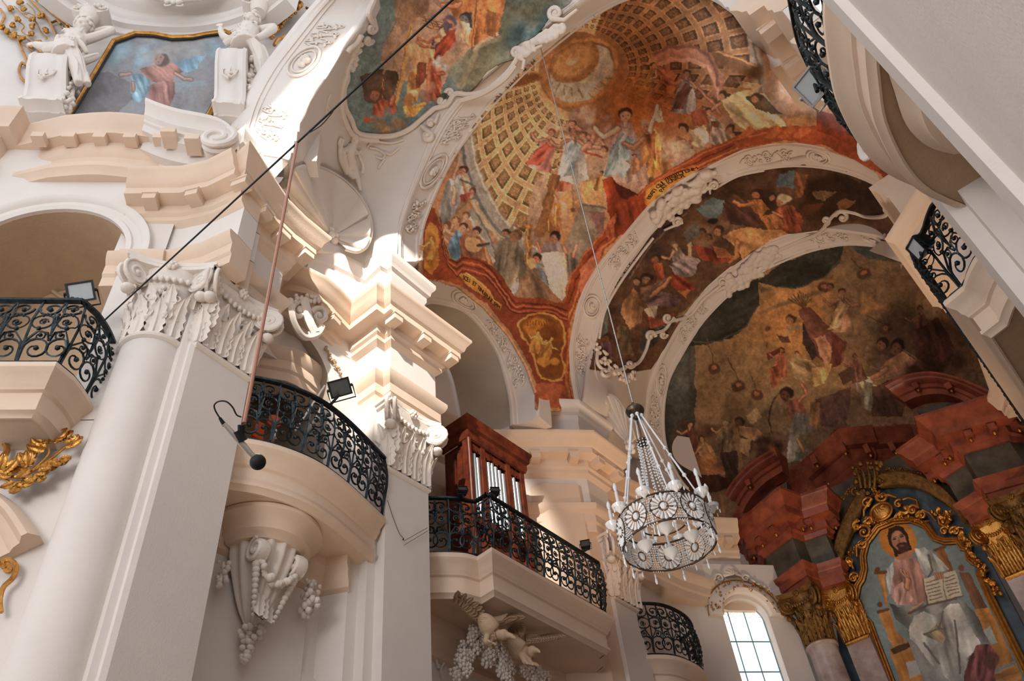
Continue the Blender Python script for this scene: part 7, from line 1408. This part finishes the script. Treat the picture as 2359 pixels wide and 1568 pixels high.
b.loft(rings, True, True); t = thing('arched_hood', 'broken arched plaster hood moulding at the lower left picture edge', 'moulding', D_(60, 1230, -6.7)); b.build('moulding', 'plaster_warm_shade', t)
# relief scrolls on the dim back wall of the left tribune
t = thing('wall_relief', 'brown stucco relief scrolls on the dim wall behind the left balcony', 'relief', D_(110, 640, -8.0))
for L in ([(10, 690), (40, 650), (70, 645), (92, 660), (84, 672), (70, 664)], [(100, 620), (130, 590), (170, 590), (220, 600), (236, 640)], [(108, 640), (120, 668), (150, 690)], [(60, 640), (58, 600), (80, 580)], [(130, 630), (160, 612), (200, 620)], [(0, 660), (20, 648), (34, 652)], [(150, 585), (165, 570), (180, 585)], [(115, 590), (104, 612), (112, 640), (128, 660)]):
    b = MB(); b.tube(catmull([D_(x, y, -8.02) for x, y in L], 6), .03, 6); b.build('scroll', 'stucco_tan', t)
# ---------------------------------------------------------------- stucco on the arches and vault frames
class Lift:
    def __init__(s, surf, d): s.f = surf; s.d = d
    def __call__(s, x, y):
        p = s.f(x, y); return p - p.normalized() * s.d
def frame_tubes(name, label, cat, S, Ls, m='stucco', r=.05, lift=.05, closed=False, part='moulding', k=5):
    sf = Lift(S, lift); c = sf(*Ls[0][0]); t = thing(name, label, cat, c)
    for L in Ls:
        b = MB(); P = catmull([sf(x, y) for x, y in L], k, closed); b.tube(P, r, 7, closed); b.build(part, m, t)
    return t, sf
def pscroll(b, sf, x, y, r, turns, a0, sg, w, tail=None, n=20):
    pts = [(x + (r + (r * .12 - r) * q) * math.cos(math.radians(a0) + sg * turns * 2 * PI * q), y + (r + (r * .12 - r) * q) * math.sin(math.radians(a0) + sg * turns * 2 * PI * q)) for q in [i / n for i in range(n + 1)]]
    P = [sf(*p) for p in (tail or []) + pts]; m = len(tail or [])
    b.tube(P, [w * (.6 + .4 * i / max(m, 1)) for i in range(m)] + [w * (1 - .45 * i / n) for i in range(n + 1)], 7); b.ball(sf(x, y), w * 1.1, 7, 5)
# frame of the green fresco
AB_L = [[(828, 96), (812, 132), (800, 160), (800, 182), (792, 206), (795, 246), (810, 276), (824, 306), (868, 314), (908, 312), (942, 298), (972, 274), (1000, 250)], [(1000, 250), (1030, 240), (1048, 216), (1080, 218), (1120, 208), (1160, 176), (1182, 150), (1196, 124)], [(1060, 232), (1110, 216), (1160, 184), (1188, 150)], [(860, 58), (850, 30), (862, 0), (870, -40)], [(800, 170), (790, 200), (788, 250), (800, 290), (822, 318), (870, 324)]]
t, sf = frame_tubes('fresco_frame', 'wavy stucco frame with scrolls around the green vault fresco', 'frame', S_AB, AB_L, r=.05, lift=.06)
for a in ((1190, 122, 15, 1.5, 60, -1, .05, [(1204, 160), (1208, 140)]), (1280, 30, 16, 1.5, 120, 1, .05, [(1330, 22), (1300, 46)]), (1016, 232, 9, 1.2, 0, 1, .05, [(1030, 246)]), (1036, 214, 10, 1.2, 180, 1, .04, None), (992, 284, 9, 1.4, 0, -1, .045, [(1010, 262)]), (984, 312, 12, 1., 0, 1, .06, [(970, 290)]), (856, 66, 10, 1.3, 0, 1, .045, [(862, 40)]), (848, 92, 10, 1.2, 0, 1, .05, None), (1226, 108, 9, 1.3, 90, 1, .04, [(1250, 104)])):
    b = MB(); pscroll(b, sf, *a[:7], tail=a[7]); b.build('scroll', 'stucco', t)
b = MB(); g = random.Random(21)
for i in range(90): x = g.uniform(1190, 1300); b.ball(sf(x, 100 - (x - 1235) * .62 + g.uniform(-14, 14)), g.uniform(.03, .07), 6, 4)
fused('rocaille', b, 'stucco', t, .02)
b = MB(); 
for i in range(26): q = i / 25; b.ball(sf(828 - 20 * q + g.uniform(-6, 6), 100 + 60 * q), g.uniform(.03, .07), 6, 4)
b.tube(catmull([sf(x, y) for x, y in ((832, 80), (820, 100), (806, 112), (800, 120))], 4), .06, 6); b.build('leaf_knot', 'stucco', t)
# putto hanging below the frame
t = thing('stucco_putto', 'stucco putto with trailing cloth at the corner of the green vault fresco', 'statue', S_AB(795, 360))
sf = Lift(S_AB, .1); b = MB(); fw = -sf(818, 322).normalized(); face(b, sf(818, 322), fw, ZU, .1)
V = lambda *L: catmull([sf(x, y) for x, y in L], 3)
b.tube(V((814, 334), (806, 350), (808, 368), (812, 380)), [.07, .09, .1, .1, .1, .09, .09, .09, .09, .08][:10], 10); b.tube(V((812, 380), (818, 396), (824, 412), (830, 440)), [.08, .08, .075, .07, .06, .055, .05, .045, .035, .03], 8); b.tube(V((808, 380), (804, 396), (816, 410)), [.08, .07, .065, .06, .055, .05, .045], 8); b.tube(V((802, 342), (790, 346), (782, 330), (786, 318)), [.05, .048, .045, .042, .04, .036, .034, .03, .028, .026], 8); b.tube(V((816, 346), (826, 354), (832, 346)), [.05, .045, .04, .036, .033, .03, .028], 8)
fused('body', b, 'stucco', t, .013)
b = MB(); b.tube(V((790, 344), (796, 370), (800, 390), (796, 400)), .05, 7); b.tube(V((790, 320), (784, 340), (786, 370), (800, 400)), .045, 7); b.tube(V((826, 356), (836, 380), (834, 400)), .035, 7); fused('cloth', b, 'stucco', t, .016)
frame_tubes('stucco_tendrils', 'fine stucco tendrils below the green vault fresco', 'relief', S_AB, [[(850, 340), (870, 344), (886, 356), (880, 366), (866, 360)], [(886, 350), (900, 356), (920, 340)], [(886, 366), (876, 380), (872, 388)], [(930, 322), (900, 330), (860, 326), (846, 340)], [(764, 260), (754, 240), (762, 216)], [(760, 220), (752, 250), (756, 276)]], r=.02, lift=.02, part='tendril')
# shell niche over the first cornice
def shell_niche(label, S, hinge, rim, n=9, depth=.25):
    t = thing('shell_niche', label, 'shell', S(*hinge)); b = MB(); R = catmull([Vector((x, y, 0)) for x, y in rim], 6); rings = []
    H = S(*hinge); N_ = len(R)
    for i, p in enumerate(R):
        ph = i / (N_ - 1) * n * PI; e = S(p.x, p.y); ins = S(p.x, p.y).normalized(); row = []
        for q in (.02, .2, .4, .6, .8, .93, 1.0):
            v = H.lerp(e, q); row.append(v - ins * (.03 + depth * (.25 * q + .45 * q ** 4) + .2 * abs(math.sin(ph)) ** .5 * q))
        rings.append(row)
    b.loft(rings, False); b.build('ribbed_bowl', 'stucco', t)
    b = MB(); b.tube([S(p.x, p.y) - S(p.x, p.y).normalized() * (.03 + depth * .66 + .03 * abs(math.sin(i / (N_ - 1) * n * PI))) for i, p in enumerate(R)], .045, 7); b.build('rim', 'stucco', t)
    b = MB()
    for k in range(6): b.ball(H - H.normalized() * .1 + Vector((.05 * math.sin(k * 2.2), .06 * math.cos(k * 2.2), .04 * k - .06)), .07, 7, 5)
    b.build('hinge_scroll', 'stucco', t)
shell_niche('large ribbed stucco shell in the white vault above the cornice', S_AB, (765, 545), [(700, 496), (672, 452), (672, 412), (688, 388), (730, 386), (780, 408), (822, 446), (846, 486), (854, 525), (846, 562), (824, 578), (796, 572)])
SH2 = Plane((1, .25, 0), -3.62)
shell_niche('smaller ribbed stucco shell behind the chandelier rods', lambda x, y: S_CD(x, y) if False else atY(x, y, 12.25), (1452, 1030), [(1378, 960), (1384, 930), (1396, 912), (1416, 916), (1436, 944), (1452, 980), (1462, 1012)], 7, .15)
# medallions and tendrils on the arch soffits
def ruled(A, B, Ya, Yb):
    a = even(catmull(onY(A, Ya)), 60); b_ = even(catmull(onY(B, Yb)), 60)
    def f(s_, w_, l=0.):
        i = min(int(s_ * 59), 58); q = s_ * 59 - i; p = a[i].lerp(a[i + 1], q).lerp(b_[i].lerp(b_[i + 1], q), w_)
        c = Vector((AX, p.y, 11.6)); return p + (c - p).normalized() * l
    return f
BANDS = [('first white arch at the upper left', ruled(A_F, A_B, YA, YA2)), ('second arch beside the coffered dome fresco', ruled(B_F, B_B, YB, YB2)), ('third arch above the dark fresco', ruled(C_F, C_B, YC, YC2)), ('last arch before the apse', ruled(D_F, D_B, YD, YD2))]
def find_s(f, x, y):
    best = min(range(101), key=lambda i: (lambda q: (q[0] - x) ** 2 + (q[1] - y) ** 2)(proj(f(i / 100, .5)))); return best / 100
def medallion(f, s_, lab, hw=.3, hl=None):
    e = .004; L = (f(s_ + e, .5) - f(s_ - e, .5)).length / (2 * e); W = (f(s_, 1) - f(s_, 0)).length; hl = hl or W * .4
    t = thing('stucco_medallion', 'round stucco medallion on the ' + lab, 'medallion', f(s_, .5))
    E = lambda r_, a, l: f(s_ + hl * r_ * math.cos(a) / L, .5 + hw * r_ * math.sin(a), l)
    b = MB()
    for r_, w in ((1., .025), (.74, .016)): b.tube([E(r_, 2 * PI * i / 28, .0) for i in range(28)], w, 6, True)
    b.build('rim', 'stucco', t); b = MB(); g = random.Random(int(s_ * 1000))
    for i in range(14): b.ball(E(.28 * g.random() ** .5, g.uniform(0, 6.28), .02), W * .045, 6, 5)
    b.build('rosette', 'stucco', t); return t
def tendrils(f, s0, s1, lab, n=3, seed=1):
    t = thing('stucco_tendrils', 'stucco tendrils on the ' + lab, 'relief', f((s0 + s1) / 2, .5)); g = random.Random(seed)
    for k in range(n):
        a = s0 + (s1 - s0) * (k + .5) / n; hl = (s1 - s0) / n * .5; b = MB()
        b.tube([f(a + hl * q, .5 + .14 * math.sin(q * PI + k), .0) for q in [-1 + i / 6 for i in range(13)]], .014, 5)
        for s_ in (-1, 1): b.tube([f(a + hl * (.1 * s_ + .45 * (1 - q) * math.cos(q * 8)), .5 + s_ * (.1 + .15 * (1 - q) * math.sin(q * 8)), .0) for q in [i / 12 for i in range(13)]], .012, 5)
        for _ in range(8): b.ball(f(a + hl * g.uniform(-.8, .8), .5 + g.uniform(-.2, .2), .005), g.uniform(.018, .034), 6, 4)
        b.build('tendril', 'stucco', t)
    return t
for bi, (meds, tens) in enumerate((([(708, 150, 'low on the left')], [((640, 245), (612, 320), 'below the medallion'), ((775, 60), (735, 110), 'above the medallion')]), ([(998, 390, '')], [((965, 460), (945, 540), 'below the medallion'), ((1075, 270), (1040, 330), 'above the medallion')]), ([(1362, 710, 'lower left part'), (1890, 355, 'upper right part')], [((1345, 770), (1345, 870), 'below the lower medallion'), ((1400, 620), (1470, 540), 'above the lower medallion'), ((1700, 372), (1830, 352), 'left of the upper medallion')]), ([(1520, 870, 'lower left part'), (2010, 545, 'upper right part')], [((1512, 910), (1525, 1000), 'below the lower medallion'), ((1560, 790), (1640, 700), 'above the lower medallion'), ((1860, 555), (1960, 542), 'left of the upper medallion')]))):
    lab, f = BANDS[bi]
    for x, y, w_ in meds: medallion(f, find_s(f, x, y), lab + (', ' + w_ if w_ else ''), *((.2, .3) if bi == 0 else ()))
    for k, (a, c, w_) in enumerate(tens):
        sa, sb = sorted((find_s(f, *a), find_s(f, *c))); tendrils(f, sa, max(sb, sa + .06), lab + ', ' + w_, 3, bi * 7 + k)
# the side arch over the organ
aL_ = even(catmull([atX(x, y, XL) for x, y in L_F]), 60); bL_ = even(catmull([atX(x, y, XL2) for x, y in L_B]), 60)
def fL(s_, w_, l=0.):
    i = min(max(int(s_ * 59), 0), 58); q = s_ * 59 - i; p = aL_[i].lerp(aL_[i + 1], q).lerp(bL_[i].lerp(bL_[i + 1], q), w_); return p + (Vector((p.x, 8.1, 10.5)) - p).normalized() * l
medallion(fL, find_s(fL, 1065, 700), 'side arch over the organ'); tendrils(fL, find_s(fL, 1120, 740), find_s(fL, 1200, 890), 'side arch over the organ', 4, 77)
# carved frame of the dark fresco: outer rocaille, lower scrolls
CL = [[(1380, 780), (1392, 720), (1420, 665), (1462, 604), (1505, 548)], [(1650, 432), (1700, 405), (1760, 392)]]
t, sf = frame_tubes('fresco_frame', 'upper stucco border of the dark fresco with a curly rocaille crest', 'frame', S_CD, CL, r=.035, lift=.04)
b = MB(); g = random.Random(31)
for i in range(110):
    q = g.random(); b.ball(Lift(S_CD, .12)(1515 + 125 * q + g.uniform(-14, 14), 500 - 95 * q + g.uniform(-30, 30) * .7), g.uniform(.05, .13), 7, 5)
fused('rocaille_crest', b, 'stucco', t, .025)
for a in ((1546, 474, 17, 1.2, 0, 1, .05, None), (1580, 446, 18, 1.2, 40, 1, .05, None), (1612, 420, 16, 1.2, 90, -1, .05, None), (1560, 512, 12, 1.6, 0, -1, .045, [(1530, 530)]), (1645, 428, 11, 1.6, 180, 1, .04, [(1636, 446)])):
    b = MB(); pscroll(b, Lift(S_CD, .16), *a[:7], tail=a[7]); b.build('scroll', 'stucco', t)
DL = [[(1440, 845), (1470, 836), (1488, 806), (1500, 772), (1530, 760), (1545, 740)], [(1545, 740), (1590, 726), (1620, 690), (1660, 658)], [(1786, 580), (1840, 556), (1880, 540), (1900, 522)], [(1900, 520), (1930, 488), (1966, 490), (2000, 500), (2040, 496), (2050, 470)], [(1378, 800), (1376, 836), (1400, 856), (1440, 848)]]
t, sf = frame_tubes('fresco_frame', 'lower stucco border of the dark fresco with scrolls and a flower cluster', 'frame', S_CD, DL, r=.045, lift=.08)
b = MB()
for i in range(120):
    q = g.random(); b.ball(Lift(S_CD, .12)(1675 + 110 * q + g.uniform(-12, 12), 664 - 84 * q + g.uniform(-24, 24)), g.uniform(.05, .1), 7, 5)
fused('flower_cluster', b, 'stucco', t, .025)
for a in ((1538, 732, 12, 1.5, 0, 1, .05, [(1560, 740)]), (1664, 650, 13, 1.5, 90, -1, .05, [(1650, 672)]), (1780, 580, 11, 1.5, 180, 1, .05, [(1796, 574)]), (1902, 508, 10, 1.4, 90, -1, .045, [(1900, 532)]), (1498, 774, 12, 1.2, 0, -1, .06, None), (1528, 770, 9, 1.2, 0, 1, .05, None), (1940, 500, 16, 1.1, 200, 1, .06, None), (2046, 480, 12, 1.2, 0, 1, .05, None), (1394, 856, 12, 1.2, 0, 1, .05, None), (1452, 838, 10, 1.2, 0, 1, .05, None)):
    b = MB(); pscroll(b, sf, *a[:7], tail=a[7]); b.build('scroll', 'stucco', t)
b = MB()
for i in range(70): q = g.random(); b.ball(Lift(S_CD, .08)(1374 + 90 * q + g.uniform(-8, 8), 800 + 70 * math.sin(q * 2) + g.uniform(-12, 12)), g.uniform(.03, .07), 6, 4)
fused('leafwork', b, 'stucco', t, .022)
# inscription on the gold plate
S2 = Lift(S_BC, .03)
def curved_text(name, body, pts, size, m, par):
    P = catmull([Vector((x, y, 0)) for x, y in pts], 8); L = [0]
    for i in range(1, len(P)): L.append(L[-1] + (P[i] - P[i - 1]).length)
    n = len(body)
    for k, ch in enumerate(body):
        if ch == ' ': continue
        s_ = L[-1] * (k + .5) / n; i = 1
        while i < len(L) - 1 and L[i] < s_: i += 1
        f = (s_ - L[i - 1]) / (L[i] - L[i - 1]); p = P[i - 1].lerp(P[i], f); d = (P[i] - P[i - 1]).normalized(); up = Vector((d.y, -d.x, 0))
        c = S2(p.x, p.y); x = S2(p.x + d.x * 3, p.y + d.y * 3) - c; y = S2(p.x + up.x * 3, p.y + up.y * 3) - c
        text_mesh(name, ch, size, c, x, y, m, par, .002)
mat('ink', (64, 42, 20), .8)
curved_text('letter', 'BEATI QUI PERSECUTIONEM', [(1494, 458), (1510, 436), (1534, 416), (1566, 400), (1604, 388)], .17, 'ink', fr0 := bpy.data.objects['ceiling_fresco'])
curved_text('letter', 'PATIUNTUR', [(1522, 442), (1536, 424), (1556, 412), (1576, 404)], .17, 'ink', fr0)
curved_text('letter', 'SCEI ET TENUERUNT EAM', [(1066, 638), (1090, 652), (1112, 672), (1132, 692), (1150, 708)], .13, 'ink', fr0)
# stucco cartouche on the shaded cornice
t = thing('stucco_cartouche', 'scrolled stucco cartouche under the cornice between column and narrow pilaster', 'ornament', atX(715, 730, -6.95))
f7 = lambda x, y, o=0.: atX(x, y, -6.98 + o)
for a in ((735, 728, 20, 1.5, 200, 1, .05), (690, 715, 22, 1.3, 300, -1, .05), (722, 765, 12, 1.2, 0, 1, .04)):
    b = MB(); pscroll(b, f7, *a); b.build('scroll', 'stucco', t)
b = MB(); b.tube(catmull([f7(x, y, .05) for x, y in ((668, 690), (676, 740), (700, 776), (730, 770), (742, 752))], 4), .05, 6); b.tube(catmull([f7(x, y, .04) for x, y in ((700, 690), (712, 740), (726, 768))], 4), .07, 6); b.build('shield', 'stucco', t)
b = MB()
for i in range(24): b.ball(f7(700 + g.uniform(-20, 40), 688 + g.uniform(-8, 8), .05), .035, 6, 4)
b.build('crest', 'stucco', t)
t = thing('stucco_drop', 'small grey stucco leaf drop on the bright wall beside the curved balcony', 'relief', atX(760, 820, -7.15))
b = MB(); b.tube([atX(750, 800, -7.17), atX(784, 860, -7.17)], .01, 5)
for i in range(22): b.ball(atX(748 + i * 1.7 + g.uniform(-4, 4), 798 + i * 3 + g.uniform(-3, 3), -7.17), g.uniform(.012, .03), 6, 4)
b.build('leaf_drop', 'stucco_tan', t)
# winged creatures under the organ balcony, with flower clusters
def creature(label, P, wings, foot, m='stucco_tan'):
    t = thing('stucco_bird', label, 'statue', P[1]); b = MB(); Q = catmull(P, 4); dn = Vector((.5, -.2, -.85)).normalized()
    b.tube(Q, [.06, .085, .105, .12, .13, .135, .13, .12, .1, .085, .07, .06, .06][:len(Q)], 14)
    h = P[-1]; ax = (P[-1] - P[-2]).normalized(); b.ball(h, .075, 12, 9); b.tube([h + ax * .04, h + ax * .11 + dn * .01, h + ax * .15 + dn * .05, h + ax * .15 + dn * .08], [.05, .036, .02, .006], 8)
    for s_ in (-1, 1): b.ball(h + ax * .03 + ax.cross(dn) * .06 * s_ - dn * .02, .018, 6, 5)
    for c in foot:
        b.tube([Q[5], c], [.06, .035], 8)
        for k in (-1, 0, 1): b.tube([c, c + ax * .06 + ax.cross(dn) * .045 * k, c + ax * .08 + ax.cross(dn) * .06 * k + dn * .05], [.03, .026, .01], 6)
    fused('body', b, m, t, .012)
    b = MB(); gg = random.Random(int(P[0].y * 100)); sd = ax.cross(dn).normalized()
    for i in range(34):
        q = gg.uniform(.05, .75); p = Q[int(q * (len(Q) - 1))]; a = gg.uniform(-1.2, 1.2); o = (dn * math.cos(a) + sd * math.sin(a)); leaf(b, p + o * .115, -ax, o, o.cross(ax), .12, .035, .15)
    b.build('breast_feathers', m, t)
    for W in wings:
        b = MB(); a, t1, t2 = W; bone = (t1 - a); tr = (t2 - t1); b.tube([a, a.lerp(t1, .5) + dn * .03, t1], [.06, .05, .02], 8)
        for k in range(11):
            q = k / 10; o = a.lerp(t1, q) + dn * .02; up = (tr * (1.1 - .5 * q) + bone * (.25 + .5 * q * q)).normalized(); L_ = max(.2, bone.length * .34) * (.75 + .5 * q); leaf(b, o, up, dn, up.cross(dn), L_, .06, .06); leaf(b, o + dn * .03, up, dn, up.cross(dn), L_ * .5, .055, .08)
        b.build('wing', m, t)
    return t
UZ = lambda x, y, z: atZ(x, y, z)
creature('stucco eagle with spread wings under the organ balcony, near one', [UZ(1110, 1420, 5.45), UZ(1125, 1440, 5.3), UZ(1138, 1460, 5.2), UZ(1160, 1462, 5.15)], [(UZ(1110, 1430, 5.5), UZ(1050, 1385, 5.56), UZ(1130, 1395, 5.56)), (UZ(1140, 1430, 5.5), UZ(1170, 1415, 5.56), UZ(1215, 1435, 5.56))], [UZ(1118, 1480, 5.05), UZ(1130, 1486, 5.05)])
creature('stucco eagle with spread wings under the organ balcony, far one', [UZ(1170, 1465, 5.45), UZ(1190, 1490, 5.25), UZ(1210, 1505, 5.15), UZ(1226, 1500, 5.1)], [(UZ(1210, 1470, 5.5), UZ(1262, 1462, 5.56), UZ(1345, 1462, 5.56)), (UZ(1180, 1460, 5.5), UZ(1170, 1450, 5.56), UZ(1206, 1446, 5.56))], [UZ(1212, 1528, 4.95), UZ(1226, 1530, 4.95)])
for lab, L, n_ in (('hanging stucco flower garland left of the near eagle', [(1100, 1450), (1080, 1480), (1072, 1500), (1066, 1530), (1052, 1560)], 60), ('stucco flower cluster below the near eagle', [(1140, 1490), (1150, 1520), (1160, 1550), (1170, 1575)], 60), ('stucco flower cluster below the far eagle', [(1200, 1550), (1220, 1545), (1245, 1560), (1230, 1580)], 50), ('small stucco flower sprig between the eagles', [(1115, 1500), (1122, 1515), (1110, 1525)], 18)):
    t = thing('flower_garland', lab, 'garland', atX(L[0][0], L[0][1], -7.1)); A = even([atX(x, y, -7.15) for x, y in L], n_); b = MB()
    for p in A:
        c = p + Vector((g.uniform(0, .12), g.uniform(-.12, .12), g.uniform(-.06, .06))); r_ = g.uniform(.035, .06); b.tube([p, c], .015, 5); b.ball(c, r_ * .55, 7, 5)
        for k in range(5): a_ = k * 1.256; b.ball(c + Vector((-.01, math.cos(a_) * r_, math.sin(a_) * r_)), r_ * .55, 6, 4)
    b.tube(A, .02, 6); b.build('flowers', 'stucco', t)
# white caps of the wall relief under the organ balcony
t = thing('wall_relief', 'faint white scroll relief on the wall under the organ balcony', 'relief', atX(1030, 1500, -7.48))
for L in ([(1010, 1540), (1004, 1510), (1020, 1490), (1030, 1500)], [(1020, 1568), (1016, 1540), (1030, 1520), (1040, 1530)], [(1012, 1490), (1018, 1480), (1020, 1474)]):
    b = MB(); b.tube(catmull([atX(x, y, -7.48) for x, y in L], 5), .02, 5); b.build('scroll', 'stucco', t)
